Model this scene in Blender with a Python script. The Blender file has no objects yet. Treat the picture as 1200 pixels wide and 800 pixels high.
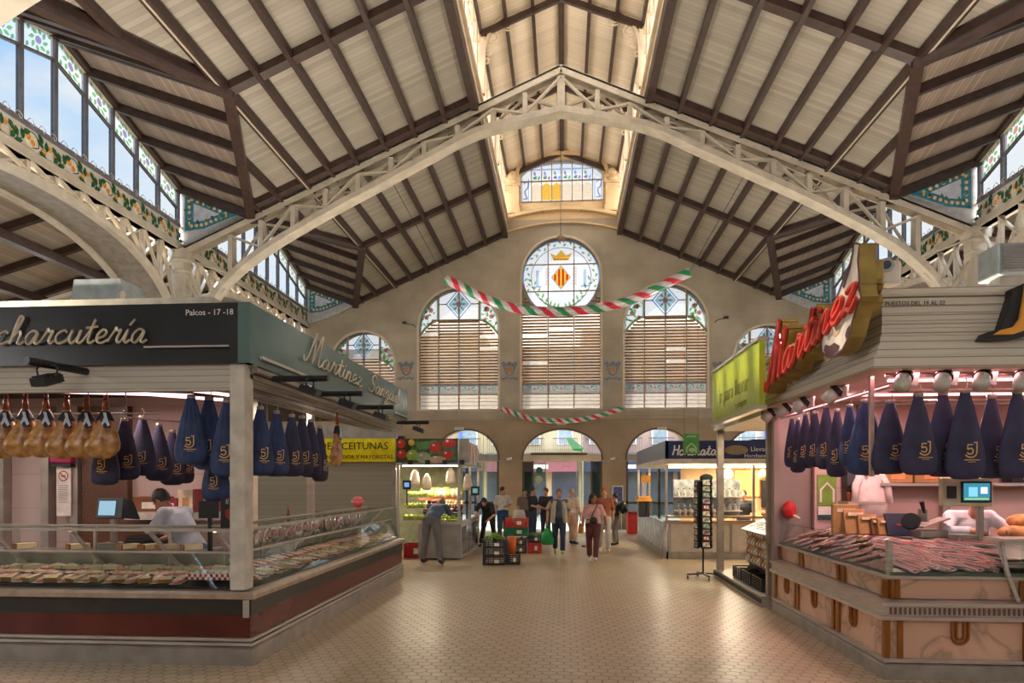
import bpy, bmesh, math, random
from mathutils import Vector, Matrix
R = random.Random(7)
SC = bpy.context.scene
COL = SC.collection
PI = math.pi
# ---------- camera model (level camera turned 4.36 degrees to the left of the nave) ----------
TH = math.radians(4.36); HE = 1.9; FP = 800.; CYP = 564.
_c, _s = math.cos(TH), math.sin(TH)
def _d(px, py):
    u = (px-600)/FP
    return (u*_c-_s, u*_s+_c, (CYP-py)/FP)
def aY(px, py, Y):
    a = _d(px, py); t = Y/a[1]; return Vector((t*a[0], Y, HE+t*a[2]))
def aX(px, py, X):
    a = _d(px, py); t = X/a[0]; return Vector((X, t*a[1], HE+t*a[2]))
def aZ(px, py, Z):
    a = _d(px, py); t = (Z-HE)/a[2]; return Vector((t*a[0], t*a[1], Z))

# ---------- materials ----------
MATS = {}
def _new(name):
    m = bpy.data.materials.new(name); m.use_nodes = True
    nt = m.node_tree; nt.nodes.clear()
    out = nt.nodes.new('ShaderNodeOutputMaterial')
    return m, nt, out
def N(nt, t, **kw):
    n = nt.nodes.new(t)
    for k, v in kw.items():
        if k in n.inputs: n.inputs[k].default_value = v
        else: setattr(n, k, v)
    return n
def srgb(r, g, b):
    f = lambda c: (c/255/12.92) if c/255 <= .04045 else ((c/255+.055)/1.055)**2.4
    return (f(r), f(g), f(b))
def pm(name, col, rough=.5, metal=0., var=.08, scale=6., bump=0., bscale=30., spec=.5, col2=None, emis=0., stretch=None, sss=0):
    """Principled material with a noise-driven colour variation."""
    if name in MATS: return MATS[name]
    m, nt, out = _new(name)
    b = N(nt, 'ShaderNodeBsdfPrincipled', Roughness=rough, Metallic=metal)
    b.inputs['Specular IOR Level'].default_value = spec
    tc = N(nt, 'ShaderNodeTexCoord')
    vec = tc.outputs['Object']
    if stretch:
        mp = N(nt, 'ShaderNodeMapping'); mp.inputs['Scale'].default_value = stretch
        nt.links.new(vec, mp.inputs['Vector']); vec = mp.outputs[0]
    nz = N(nt, 'ShaderNodeTexNoise', Scale=scale, Detail=4.)
    nt.links.new(vec, nz.inputs['Vector'])
    cr = N(nt, 'ShaderNodeValToRGB')
    c2 = col2 or tuple(min(1, c*(1+var*2.2)) for c in col)
    c1 = tuple(c*(1-var*2.2) for c in col) if not col2 else col
    cr.color_ramp.elements[0].position = .32; cr.color_ramp.elements[1].position = .68
    cr.color_ramp.elements[0].color = (*c1, 1); cr.color_ramp.elements[1].color = (*c2, 1)
    nt.links.new(nz.outputs['Fac'], cr.inputs[0]); nt.links.new(cr.outputs[0], b.inputs['Base Color'])
    if bump:
        bz = N(nt, 'ShaderNodeTexNoise', Scale=bscale, Detail=3.)
        nt.links.new(vec, bz.inputs['Vector'])
        bp = N(nt, 'ShaderNodeBump', Strength=bump, Distance=.01)
        nt.links.new(bz.outputs['Fac'], bp.inputs['Height']); nt.links.new(bp.outputs[0], b.inputs['Normal'])
    if emis:
        b.inputs['Emission Color'].default_value = (*col, 1); b.inputs['Emission Strength'].default_value = emis
    nt.links.new(b.outputs[0], out.inputs[0])
    MATS[name] = m; return m
def boards(name, c1, c2, axis, period, line=.10, dark=.75, rough=.65):
    """tongue-and-groove boards: thin dark joints across one object axis + per-board tint"""
    m, nt, out = _new(name)
    b = N(nt, 'ShaderNodeBsdfPrincipled', Roughness=rough)
    tc = N(nt, 'ShaderNodeTexCoord'); sp = N(nt, 'ShaderNodeSeparateXYZ')
    nt.links.new(tc.outputs['Object'], sp.inputs[0])
    d = N(nt, 'ShaderNodeMath', operation='DIVIDE'); d.inputs[1].default_value = period
    nt.links.new(sp.outputs[axis], d.inputs[0])
    fr = N(nt, 'ShaderNodeMath', operation='FRACT'); nt.links.new(d.outputs[0], fr.inputs[0])
    fl = N(nt, 'ShaderNodeMath', operation='FLOOR'); nt.links.new(d.outputs[0], fl.inputs[0])
    wn = N(nt, 'ShaderNodeTexWhiteNoise', noise_dimensions='1D'); nt.links.new(fl.outputs[0], wn.inputs['W'])
    nz = N(nt, 'ShaderNodeTexNoise', Scale=1.1, Detail=5.); nt.links.new(tc.outputs['Object'], nz.inputs['Vector'])
    ad = N(nt, 'ShaderNodeMath', operation='MULTIPLY_ADD'); ad.inputs[1].default_value = .45
    nt.links.new(wn.outputs['Value'], ad.inputs[0])
    mu = N(nt, 'ShaderNodeMath', operation='MULTIPLY'); mu.inputs[1].default_value = .65
    nt.links.new(nz.outputs['Fac'], mu.inputs[0]); nt.links.new(mu.outputs[0], ad.inputs[2])
    cr = N(nt, 'ShaderNodeValToRGB'); cr.color_ramp.elements[0].color = (*c1, 1); cr.color_ramp.elements[1].color = (*c2, 1)
    cr.color_ramp.elements[0].position = .15; cr.color_ramp.elements[1].position = .85
    nt.links.new(ad.outputs[0], cr.inputs[0])
    lt = N(nt, 'ShaderNodeMath', operation='LESS_THAN'); lt.inputs[1].default_value = line
    nt.links.new(fr.outputs[0], lt.inputs[0])
    mx = N(nt, 'ShaderNodeMix', data_type='RGBA', blend_type='MULTIPLY')
    mx.inputs[7].default_value = (dark*.9, dark*.88, dark*.85, 1)
    nt.links.new(lt.outputs[0], mx.inputs[0]); nt.links.new(cr.outputs[0], mx.inputs[6])
    nt.links.new(mx.outputs[2], b.inputs['Base Color']); nt.links.new(b.outputs[0], out.inputs[0])
    MATS[name] = m; return m
def blocks(name, c1, c2, mortar, bw, bh, axes=('X', 'Z'), rough=.85, msize=.008, off=.5, bump=.15, lower=None):
    """ashlar / tiles with the brick texture laid on two object axes"""
    m, nt, out = _new(name)
    b = N(nt, 'ShaderNodeBsdfPrincipled', Roughness=rough)
    tc = N(nt, 'ShaderNodeTexCoord'); sp = N(nt, 'ShaderNodeSeparateXYZ'); cb = N(nt, 'ShaderNodeCombineXYZ')
    nt.links.new(tc.outputs['Object'], sp.inputs[0])
    nt.links.new(sp.outputs[axes[0]], cb.inputs[0]); nt.links.new(sp.outputs[axes[1]], cb.inputs[1])
    br = N(nt, 'ShaderNodeTexBrick', Scale=1., offset=off)
    br.inputs['Brick Width'].default_value = bw; br.inputs['Row Height'].default_value = bh
    br.inputs['Mortar Size'].default_value = msize; br.inputs['Mortar Smooth'].default_value = .3
    br.inputs['Color1'].default_value = (*c1, 1); br.inputs['Color2'].default_value = (*c2, 1); br.inputs['Mortar'].default_value = (*mortar, 1)
    nt.links.new(cb.outputs[0], br.inputs['Vector'])
    nz = N(nt, 'ShaderNodeTexNoise', Scale=.8, Detail=6.); nt.links.new(tc.outputs['Object'], nz.inputs['Vector'])
    cr = N(nt, 'ShaderNodeValToRGB'); cr.color_ramp.elements[0].color = (.78, .76, .74, 1); cr.color_ramp.elements[1].color = (1.12, 1.1, 1.06, 1)
    cr.color_ramp.elements[0].position = .3; cr.color_ramp.elements[1].position = .7
    nt.links.new(nz.outputs['Fac'], cr.inputs[0])
    mx = N(nt, 'ShaderNodeMix', data_type='RGBA', blend_type='MULTIPLY'); mx.inputs[0].default_value = 1.
    nt.links.new(br.outputs['Color'], mx.inputs[6]); nt.links.new(cr.outputs[0], mx.inputs[7])
    bp = N(nt, 'ShaderNodeBump', Strength=bump, Distance=.01)
    n2 = N(nt, 'ShaderNodeTexNoise', Scale=14., Detail=5.); nt.links.new(tc.outputs['Object'], n2.inputs['Vector'])
    nt.links.new(n2.outputs['Fac'], bp.inputs['Height']); nt.links.new(bp.outputs[0], b.inputs['Normal'])
    res = mx.outputs[2]
    if lower:      # bare brown stone courses below the cornice, plastered wall above
        lt = N(nt, 'ShaderNodeMath', operation='LESS_THAN'); lt.inputs[1].default_value = 4.6; nt.links.new(sp.outputs['Z'], lt.inputs[0])
        m2 = N(nt, 'ShaderNodeMix', data_type='RGBA', blend_type='MULTIPLY'); nt.links.new(lt.outputs[0], m2.inputs[0]); nt.links.new(res, m2.inputs[6]); m2.inputs[7].default_value = (*lower, 1); res = m2.outputs[2]
    nt.links.new(res, b.inputs['Base Color']); nt.links.new(b.outputs[0], out.inputs[0])
    MATS[name] = m; return m
def hexfloor(name, c1, c2, grout, size):
    m, nt, out = _new(name)
    b = N(nt, 'ShaderNodeBsdfPrincipled', Roughness=.3)
    L = nt.links
    tc = N(nt, 'ShaderNodeTexCoord')
    def VM(op, a, bb=None, scale=None):
        n = N(nt, 'ShaderNodeVectorMath', operation=op)
        for i, x in enumerate([a, bb]):
            if x is None: continue
            if isinstance(x, tuple): n.inputs[i].default_value = x
            else: L.new(x, n.inputs[i])
        return n
    def MT(op, *xs):
        n = N(nt, 'ShaderNodeMath', operation=op)
        for i, x in enumerate(xs):
            if isinstance(x, (int, float)): n.inputs[i].default_value = x
            else: L.new(x, n.inputs[i])
        return n.outputs[0]
    s3 = math.sqrt(3)
    p = VM('ADD', VM('MULTIPLY', tc.outputs['Object'], (1/size, 1/size, 0)).outputs[0], (500, 500*s3, 0)).outputs[0]
    h = (.5, s3/2, 0)
    def cell(q):
        return VM('SUBTRACT', VM('MODULO', q, (1, s3, 1)).outputs[0], h).outputs[0]
    a = cell(p); bb = cell(VM('SUBTRACT', p, h).outputs[0])
    la = VM('LENGTH', a).outputs['Value']; lb = VM('LENGTH', bb).outputs['Value']
    sel = MT('LESS_THAN', lb, la)
    mix = N(nt, 'ShaderNodeMix', data_type='VECTOR'); L.new(sel, mix.inputs[0]); L.new(a, mix.inputs[4]); L.new(bb, mix.inputs[5])
    g = mix.outputs[1]
    ab = VM('ABSOLUTE', g).outputs[0]
    sp = N(nt, 'ShaderNodeSeparateXYZ'); L.new(ab, sp.inputs[0])
    dd = MT('MAXIMUM', sp.outputs[0], MT('ADD', MT('MULTIPLY', sp.outputs[0], .5), MT('MULTIPLY', sp.outputs[1], s3/2)))
    edge = MT('GREATER_THAN', dd, .455)
    cid = VM('SUBTRACT', p, g).outputs[0]
    wn = N(nt, 'ShaderNodeTexWhiteNoise', noise_dimensions='3D')
    sn = VM('SNAP', VM('ADD', cid, (.11, .11, 0)).outputs[0], (.25, .25, 1)); L.new(sn.outputs[0], wn.inputs['Vector'])
    nz = N(nt, 'ShaderNodeTexNoise', Scale=.55, Detail=4.); L.new(tc.outputs['Object'], nz.inputs['Vector'])
    f = MT('ADD', MT('MULTIPLY', wn.outputs['Value'], .35), MT('MULTIPLY', nz.outputs['Fac'], .7))
    cr = N(nt, 'ShaderNodeValToRGB'); cr.color_ramp.elements[0].color = (*c1, 1); cr.color_ramp.elements[1].color = (*c2, 1)
    cr.color_ramp.elements[0].position = .2; cr.color_ramp.elements[1].position = .8
    L.new(f, cr.inputs[0])
    mx = N(nt, 'ShaderNodeMix', data_type='RGBA'); L.new(edge, mx.inputs[0]); L.new(cr.outputs[0], mx.inputs[6]); mx.inputs[7].default_value = (*grout, 1)
    L.new(mx.outputs[2], b.inputs['Base Color'])
    rr = MT('ADD', MT('MULTIPLY', nz.outputs['Fac'], .18), MT('MULTIPLY_ADD', edge, .3, .24)); L.new(rr, b.inputs['Roughness'])
    bp = N(nt, 'ShaderNodeBump', Strength=.25, Distance=.004); bp.invert = True; L.new(edge, bp.inputs['Height']); L.new(bp.outputs[0], b.inputs['Normal'])
    L.new(b.outputs[0], out.inputs[0])
    MATS[name] = m; return m
def glass(name, col, transl=0., gloss=.5, rough=.03, streak=0.):
    """thin pane: see-through (tinted) + translucent + mirror layer by fresnel"""
    m, nt, out = _new(name)
    tr = N(nt, 'ShaderNodeBsdfTransparent'); tr.inputs[0].default_value = (*col, 1)
    last = tr.outputs[0]
    if transl:
        tl = N(nt, 'ShaderNodeBsdfTranslucent'); tl.inputs[0].default_value = (*col, 1)
        nz = N(nt, 'ShaderNodeTexNoise', Scale=9., Detail=3.); tc = N(nt, 'ShaderNodeTexCoord'); nt.links.new(tc.outputs['Object'], nz.inputs['Vector'])
        mp = N(nt, 'ShaderNodeMath', operation='MULTIPLY_ADD'); mp.inputs[1].default_value = .3; mp.inputs[2].default_value = transl-.15
        nt.links.new(nz.outputs['Fac'], mp.inputs[0])
        mx = N(nt, 'ShaderNodeMixShader'); nt.links.new(mp.outputs[0], mx.inputs[0]); nt.links.new(last, mx.inputs[1]); nt.links.new(tl.outputs[0], mx.inputs[2])
        last = mx.outputs[0]
    if gloss:
        gl = N(nt, 'ShaderNodeBsdfGlossy', Roughness=rough); fr = N(nt, 'ShaderNodeLayerWeight', Blend=.5)
        pw = N(nt, 'ShaderNodeMath', operation='POWER'); pw.inputs[1].default_value = 4.; nt.links.new(fr.outputs['Facing'], pw.inputs[0])
        mu = N(nt, 'ShaderNodeMath', operation='MULTIPLY_ADD'); mu.inputs[1].default_value = gloss; mu.inputs[2].default_value = .05*gloss; nt.links.new(pw.outputs[0], mu.inputs[0])
        mx = N(nt, 'ShaderNodeMixShader'); nt.links.new(mu.outputs[0], mx.inputs[0]); nt.links.new(last, mx.inputs[1]); nt.links.new(gl.outputs[0], mx.inputs[2])
        last = mx.outputs[0]
    nt.links.new(last, out.inputs[0]); MATS[name] = m; return m
def slatmat(name, col):
    m, nt, out = _new(name); d = N(nt, 'ShaderNodeBsdfPrincipled', Roughness=.4); t = N(nt, 'ShaderNodeBsdfTranslucent'); t.inputs[0].default_value = (*[c*.75 for c in col], 1)
    tc = N(nt, 'ShaderNodeTexCoord'); nz = N(nt, 'ShaderNodeTexNoise', Scale=.9, Detail=3.); nt.links.new(tc.outputs['Object'], nz.inputs['Vector'])
    cr = N(nt, 'ShaderNodeValToRGB'); cr.color_ramp.elements[0].position = .35; cr.color_ramp.elements[1].position = .65; cr.color_ramp.elements[0].color = (*[c*.75 for c in col], 1); cr.color_ramp.elements[1].color = (*[min(1, c*1.15) for c in col], 1)
    nt.links.new(nz.outputs['Fac'], cr.inputs[0]); nt.links.new(cr.outputs[0], d.inputs['Base Color'])
    mx = N(nt, 'ShaderNodeMixShader'); mx.inputs[0].default_value = .5; nt.links.new(d.outputs[0], mx.inputs[1]); nt.links.new(t.outputs[0], mx.inputs[2]); nt.links.new(mx.outputs[0], out.inputs[0]); MATS[name] = m; return m
def emit(name, col, strength):
    m, nt, out = _new(name)
    e = N(nt, 'ShaderNodeEmission', Strength=strength); e.inputs[0].default_value = (*col, 1)
    nt.links.new(e.outputs[0], out.inputs[0]); MATS[name] = m; return m
def marble(name, base, vein, scale=2.2):
    m, nt, out = _new(name)
    b = N(nt, 'ShaderNodeBsdfPrincipled', Roughness=.22)
    tc = N(nt, 'ShaderNodeTexCoord'); nz = N(nt, 'ShaderNodeTexNoise', Scale=scale, Detail=8., Distortion=.7)
    nt.links.new(tc.outputs['Object'], nz.inputs['Vector'])
    cr = N(nt, 'ShaderNodeValToRGB'); e = cr.color_ramp.elements
    e[0].position = .0; e[0].color = (*base, 1); e[1].position = 1.; e[1].color = (*[c*.8 for c in base], 1)
    for p, cc in ((.46, base), (.505, vein), (.55, base), (.62, [min(1, c*1.1) for c in base])):
        k = cr.color_ramp.elements.new(p); k.color = (*cc, 1)
    nt.links.new(nz.outputs['Fac'], cr.inputs[0]); nt.links.new(cr.outputs[0], b.inputs['Base Color']); nt.links.new(b.outputs[0], out.inputs[0])
    MATS[name] = m; return m

# ---------- mesh builder ----------
def V(*a): return Vector(a[0]) if len(a) == 1 else Vector(a)
def _wloc(o):
    l = Vector((0, 0, 0))
    while o is not None: l += o.location; o = o.parent
    return l
def tag(o, label=None, cat=None, group=None, kind=None):
    if label: o['label'] = label
    if cat: o['category'] = cat
    if group: o['group'] = group
    if kind: o['kind'] = kind
    return o
def spline(pts, n=8):
    """Catmull-Rom through pts"""
    pts = [Vector(p) for p in pts]
    if len(pts) < 3: return pts
    P = [pts[0]*2-pts[1]] + pts + [pts[-1]*2-pts[-2]]
    out = []
    for i in range(1, len(P)-2):
        p0, p1, p2, p3 = P[i-1:i+3]
        for k in range(n):
            t = k/n
            out.append(.5*((2*p1)+(p2-p0)*t+(2*p0-5*p1+4*p2-p3)*t*t+(3*p1-p0-3*p2+p3)*t*t*t))
    out.append(pts[-1]); return out
class MB:
    def __init__(s): s.v = []; s.f = []; s.m = []
    def add(s, vs, fs, m=0):
        b = len(s.v); s.v += [Vector(x) for x in vs]
        for f in fs: s.f.append(tuple(b+i for i in f)); s.m.append(m)
        return s
    def box(s, c, d, m=0, rz=0., rx=0., ry=0.):
        c = Vector(c); h = Vector(d)/2
        M = Matrix.Rotation(rz, 3, 'Z') @ Matrix.Rotation(ry, 3, 'Y') @ Matrix.Rotation(rx, 3, 'X')
        vs = [c + M @ Vector((x*h.x, y*h.y, z*h.z)) for x in (-1, 1) for y in (-1, 1) for z in (-1, 1)]
        return s.add(vs, [(0, 1, 3, 2), (4, 6, 7, 5), (0, 4, 5, 1), (2, 3, 7, 6), (0, 2, 6, 4), (1, 5, 7, 3)], m)
    def b2(s, lo, hi, m=0):
        lo = Vector(lo); hi = Vector(hi)
        return s.box((lo+hi)/2, [abs(x) for x in (hi-lo)], m)
    def bar(s, p, q, w, h, m=0, up=(0, 0, 1), off=0.):
        p = Vector(p); q = Vector(q); d = (q-p)
        if d.length < 1e-6: return s
        d.normalize(); up = Vector(up); a = d.cross(up)
        if a.length < 1e-4: a = d.cross(Vector((1, 0, 0)))
        a.normalize(); b = a.cross(d).normalized()
        p = p+b*off; q = q+b*off
        vs = [x + a*(i*w/2) + b*(j*h/2) for x in (p, q) for i, j in ((-1, -1), (1, -1), (1, 1), (-1, 1))]
        return s.add(vs, [(3, 2, 1, 0), (4, 5, 6, 7), (0, 1, 5, 4), (1, 2, 6, 5), (2, 3, 7, 6), (3, 0, 4, 7)], m)
    def tube(s, pts, r, n=8, m=0, caps=True, flat=1., up=None):
        pts = [Vector(p) for p in pts]; k = len(pts)
        rs = r if isinstance(r, (list, tuple)) else [r]*k
        t0 = (pts[1]-pts[0]).normalized()
        a = Vector(up) if up else (Vector((0, 0, 1)) if abs(t0.z) < .9 else Vector((1, 0, 0)))
        a = (a - t0*a.dot(t0)).normalized()
        vs = []
        for i, p in enumerate(pts):
            if i == 0: t = t0
            elif i == k-1: t = (pts[i]-pts[i-1])
            else: t = (pts[i+1]-pts[i-1])
            if t.length < 1e-7: t = t0
            t.normalize(); a = (a-t*a.dot(t))
            if a.length < 1e-5: a = t.orthogonal()
            a.normalize(); b = t.cross(a)
            for j in range(n):
                an = 2*PI*j/n
                vs.append(p + (a*math.cos(an) + b*math.sin(an)*flat)*rs[i])
        fs = [(i*n+j, i*n+(j+1) % n, (i+1)*n+(j+1) % n, (i+1)*n+j) for i in range(k-1) for j in range(n)]
        if caps: fs += [tuple(range(n-1, -1, -1)), tuple((k-1)*n+j for j in range(n))]
        return s.add(vs, fs, m)
    def rings(s, rings, m=0, caps=True):
        n = len(rings[0]); k = len(rings)
        fs = [(i*n+j, i*n+(j+1) % n, (i+1)*n+(j+1) % n, (i+1)*n+j) for i in range(k-1) for j in range(n)]
        if caps: fs += [tuple(range(n-1, -1, -1)), tuple((k-1)*n+j for j in range(n))]
        return s.add([p for r in rings for p in r], fs, m)
    def lathe(s, prof, c=(0, 0, 0), n=16, m=0, sx=1., sy=1.):
        c = Vector(c)
        return s.rings([[c+Vector((r*sx*math.cos(2*PI*j/n), r*sy*math.sin(2*PI*j/n), z)) for j in range(n)] for r, z in prof], m)
    def ball(s, c, r, n=10, m=0, rot=None):
        c = Vector(c); r = Vector(r) if isinstance(r, (list, tuple)) else Vector((r, r, r)); k = max(4, n//2+1)
        rg = []
        for i in range(k+1):
            ph = PI*i/k; q = max(math.sin(ph), .02)
            ring = [Vector((r.x*q*math.cos(2*PI*j/n), r.y*q*math.sin(2*PI*j/n), -r.z*math.cos(ph))) for j in range(n)]
            if rot is not None: ring = [rot @ x for x in ring]
            rg.append([c+x for x in ring])
        return s.rings(rg, m)
    def prism(s, poly, off, m=0, m2=None):
        """closed polygon (3D points, planar) extruded along off"""
        n = len(poly); off = Vector(off); poly = [Vector(p) for p in poly]
        nor = Vector((0, 0, 0))
        for i in range(n): nor += poly[i].cross(poly[(i+1) % n])
        if nor.dot(off) > 0: poly = poly[::-1]
        s.add(poly, [tuple(range(n))], m)
        s.add([p+off for p in poly], [tuple(range(n-1, -1, -1))], m)
        s.add(poly+[p+off for p in poly], [((i+1) % n, i, n+i, n+(i+1) % n) for i in range(n)], m if m2 is None else m2)
        return s
    def disc(s, c, r, ax, ay, n=12, m=0):
        c = Vector(c); ax = Vector(ax); ay = Vector(ay)
        return s.add([c+ax*r*math.cos(2*PI*i/n)+ay*r*math.sin(2*PI*i/n) for i in range(n)], [tuple(range(n))], m)
    def leaf(s, c, L, w, an, ax, ay, m=0):
        """flat pointed leaf in plane ax, ay"""
        c = Vector(c); ax = Vector(ax); ay = Vector(ay)
        d = ax*math.cos(an)+ay*math.sin(an); q = -ax*math.sin(an)+ay*math.cos(an)
        pts = [c, c+d*L*.35+q*w, c+d*L*.7+q*w*.7, c+d*L, c+d*L*.7-q*w*.7, c+d*L*.35-q*w]
        return s.add(pts, [tuple(range(6))], m)
    def ribbon(s, pts, w, nrm, m=0):
        """flat strip of width w following pts in the plane with normal nrm"""
        pts = [Vector(p) for p in pts]; nrm = Vector(nrm); vs = []
        for i, p in enumerate(pts):
            t = (pts[min(i+1, len(pts)-1)]-pts[max(i-1, 0)]).normalized(); q = t.cross(nrm).normalized()*w/2
            vs += [p-q, p+q]
        return s.add(vs, [(2*i, 2*i+1, 2*i+3, 2*i+2) for i in range(len(pts)-1)], m)
    def sweep(s, path, prof, m=0, inward=1):
        """closed profile [(inset, z)] swept with mitres along a 2D path; inset goes to the left of the path * inward"""
        P = [Vector((p[0], p[1])) for p in path]; n = len(P); rg = []
        for i in range(n):
            def nr(a, b):
                d = (b-a).normalized(); return Vector((-d.y, d.x))*inward
            if i == 0: q = nr(P[0], P[1])
            elif i == n-1: q = nr(P[-2], P[-1])
            else:
                a = nr(P[i-1], P[i]); b = nr(P[i], P[i+1]); q = (a+b)/(1+a.dot(b))
            rg.append([Vector((P[i].x+q.x*o, P[i].y+q.y*o, z)) for o, z in prof])
        return s.rings(rg, m)
    def build(s, name, mats, parent=None, smooth=False, loc=None, label=None, cat=None, group=None, kind=None, bevel=0, recalc=True, auto=None):
        me = bpy.data.meshes.new(name)
        if loc is None:
            if parent is None and s.v:
                lo = Vector([min(v[i] for v in s.v) for i in range(3)]); hi = Vector([max(v[i] for v in s.v) for i in range(3)])
                loc = Vector(((lo.x+hi.x)/2, (lo.y+hi.y)/2, lo.z))
            else: loc = Vector((0, 0, 0))
        loc = Vector(loc)
        off = loc if parent is None else _wloc(parent)
        me.from_pydata([v-off for v in s.v], [], s.f)
        if not isinstance(mats, (list, tuple)): mats = [mats]
        for x in mats: me.materials.append(x)
        me.polygons.foreach_set('material_index', s.m)
        if recalc:
            bm = bmesh.new(); bm.from_mesh(me); bmesh.ops.recalc_face_normals(bm, faces=bm.faces); bm.to_mesh(me); bm.free()
        if smooth: me.polygons.foreach_set('use_smooth', [True]*len(me.polygons))
        me.update()
        o = bpy.data.objects.new(name, me); COL.objects.link(o)
        if parent is None: o.location = loc
        else: o.parent = parent
        if bevel:
            b = o.modifiers.new('bevel', 'BEVEL'); b.width = bevel; b.segments = 2; b.limit_method = 'ANGLE'
        tag(o, label, cat, group, kind)
        return o
def thing(name, label, cat, loc=(0, 0, 0), group=None, kind=None):
    o = bpy.data.objects.new(name, None); COL.objects.link(o); o.location = loc; o.empty_display_size = .1
    return tag(o, label, cat, group, kind)
CH = {}
def kids(o): return [c for c in bpy.data.objects if c.parent == o]
def copy_tree(o, loc=None, rz=None, label=None, group=None, scale=None):
    def cp(x, par):
        c = x.copy(); COL.objects.link(c)
        if par is not None: c.parent = par
        ks = CH.get(x.name)
        if ks is None: ks = CH[x.name] = list(x.children)
        for k in ks: cp(k, c)
        return c
    r = cp(o, None)
    if loc is not None: r.location = loc
    if rz is not None: r.rotation_euler[2] = rz
    if label: r['label'] = label
    if group: r['group'] = group
    if scale: r.scale = scale if isinstance(scale, (tuple, list)) else (scale,)*3
    return r
ORD = ['first', 'second', 'third', 'fourth', 'fifth', 'sixth', 'seventh', 'eighth', 'ninth', 'tenth', 'eleventh', 'twelfth', 'thirteenth', 'fourteenth', 'fifteenth', 'sixteenth']
# text
def text_mesh(mb, txt, org, ax, ay, size, m=0, depth=.004, align='CENTER'):
    """block lettering: built-in font, laid at org with x along ax and y along ay"""
    cu = bpy.data.curves.new('t', 'FONT'); cu.body = txt; cu.size = size; cu.extrude = depth/2; cu.align_x = align; cu.align_y = 'CENTER'; cu.resolution_u = 2
    o = bpy.data.objects.new('t', cu); COL.objects.link(o)
    dg = bpy.context.evaluated_depsgraph_get(); me = bpy.data.meshes.new_from_object(o.evaluated_get(dg))
    ax = Vector(ax).normalized(); ay = Vector(ay).normalized(); az = ax.cross(ay); org = Vector(org)
    mb.add([org+ax*v.co.x+ay*v.co.y+az*v.co.z for v in me.vertices], [tuple(p.vertices) for p in me.polygons], m)
    bpy.data.objects.remove(o); bpy.data.meshes.remove(me); bpy.data.curves.remove(cu)
GL = {
 'c': (.85, [[(.7, .85), (.45, 1), (.1, .7), (.1, .2), (.4, 0), (.85, .25)]]),
 'h': (1., [[(0, .1), (.35, 1.2), (.5, 2.0), (.3, 2.1), (.2, 1.4), (.12, 0)], [(.15, .5), (.5, 1), (.65, .7), (.6, .1), (.8, 0), (1, .2)]]),
 'a': (1.05, [[(.75, .85), (.4, 1), (.1, .6), (.15, .1), (.45, .05), (.75, .85), (.7, .15), (.85, 0), (1.05, .2)]]),
 'r': (.9, [[(0, .1), (.25, .9), (.3, 1.15), (.42, .9), (.65, .95), (.55, .3), (.7, 0), (.9, .2)]]),
 'u': (1., [[(0, .3), (.15, 1), (.1, .3), (.3, 0), (.6, .4), (.7, 1), (.65, .2), (.8, 0), (1, .2)]]),
 't': (.75, [[(0, .2), (.3, 1), (.42, 1.8), (.3, .3), (.5, 0), (.75, .2)], [(.0, 1.15), (.7, 1.25)]]),
 'e': (.85, [[(.05, .3), (.5, .5), (.6, .85), (.35, 1), (.1, .6), (.2, .1), (.5, 0), (.85, .25)]]),
 'i': (.5, [[(0, .2), (.2, 1), (.13, .2), (.3, 0), (.5, .2)], [(.22, 1.35), (.28, 1.45)]]),
 'I': (.5, [[(0, .2), (.2, 1), (.13, .2), (.3, 0), (.5, .2)], [(.22, 1.3), (.45, 1.75)]]),
 'M': (1.8, [[(-.3, .35), (-.15, 0), (.15, .2), (.45, 1.1), (.8, 2.2), (.78, 1), (.72, .05), (1.05, 1.1), (1.5, 2.2), (1.42, 1), (1.4, .15), (1.6, 0), (1.85, .25)]]),
 'n': (.95, [[(0, .1), (.2, 1), (.15, 0)], [(.15, .5), (.45, 1), (.6, .7), (.55, .1), (.75, 0), (.95, .2)]]),
 'z': (.85, [[(.05, .9), (.35, 1), (.6, .9), (.3, .4), (.05, 0), (.3, .12), (.55, -.1), (.85, .2)]]),
 'S': (1.3, [[(1.25, 1.7), (.95, 2.15), (.45, 1.85), (.55, 1.25), (1.0, .7), (.75, .1), (.15, .0), (-.1, .35)]]),
 'g': (1., [[(.75, .85), (.4, 1), (.1, .6), (.15, .1), (.45, .05), (.75, .85), (.7, -.3), (.4, -1), (.15, -.7), (.6, -.1), (1, .2)]]),
 'd': (1.05, [[(.7, .85), (.4, 1), (.1, .6), (.15, .1), (.45, .05), (.75, 1), (.88, 2.1), (.7, .3), (.85, 0), (1.05, .2)]]),
 'o': (.95, [[(.5, 1), (.15, .8), (.1, .2), (.4, 0), (.75, .3), (.7, .8), (.45, 1), (.7, .82), (.95, .9)]]),
 'H': (1.15, [[(.15, 2), (.2, 1), (.0, 0)], [(1., 2), (.95, 1), (.85, .2), (1.05, 0)], [(.05, 1), (1., 1.05)]]),
 'l': (.6, [[(0, .1), (.3, 1.2), (.42, 2.0), (.25, 2.1), (.15, 1.2), (.2, .1), (.4, 0), (.6, .2)]]),
 ' ': (.6, [])}
def script_strokes(txt, org, ax, ay, size, slant=.25):
    ax = Vector(ax); ay = Vector(ay); org = Vector(org); x = 0; out = []
    for ch in txt:
        w, st = GL[ch]
        for q in st: out.append([org+ax*((x+p[0]+slant*p[1])*size)+ay*(p[1]*size) for p in spline([Vector((a, b, 0)) for a, b in q], 6)])
        x += w
    return out, x*size
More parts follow.
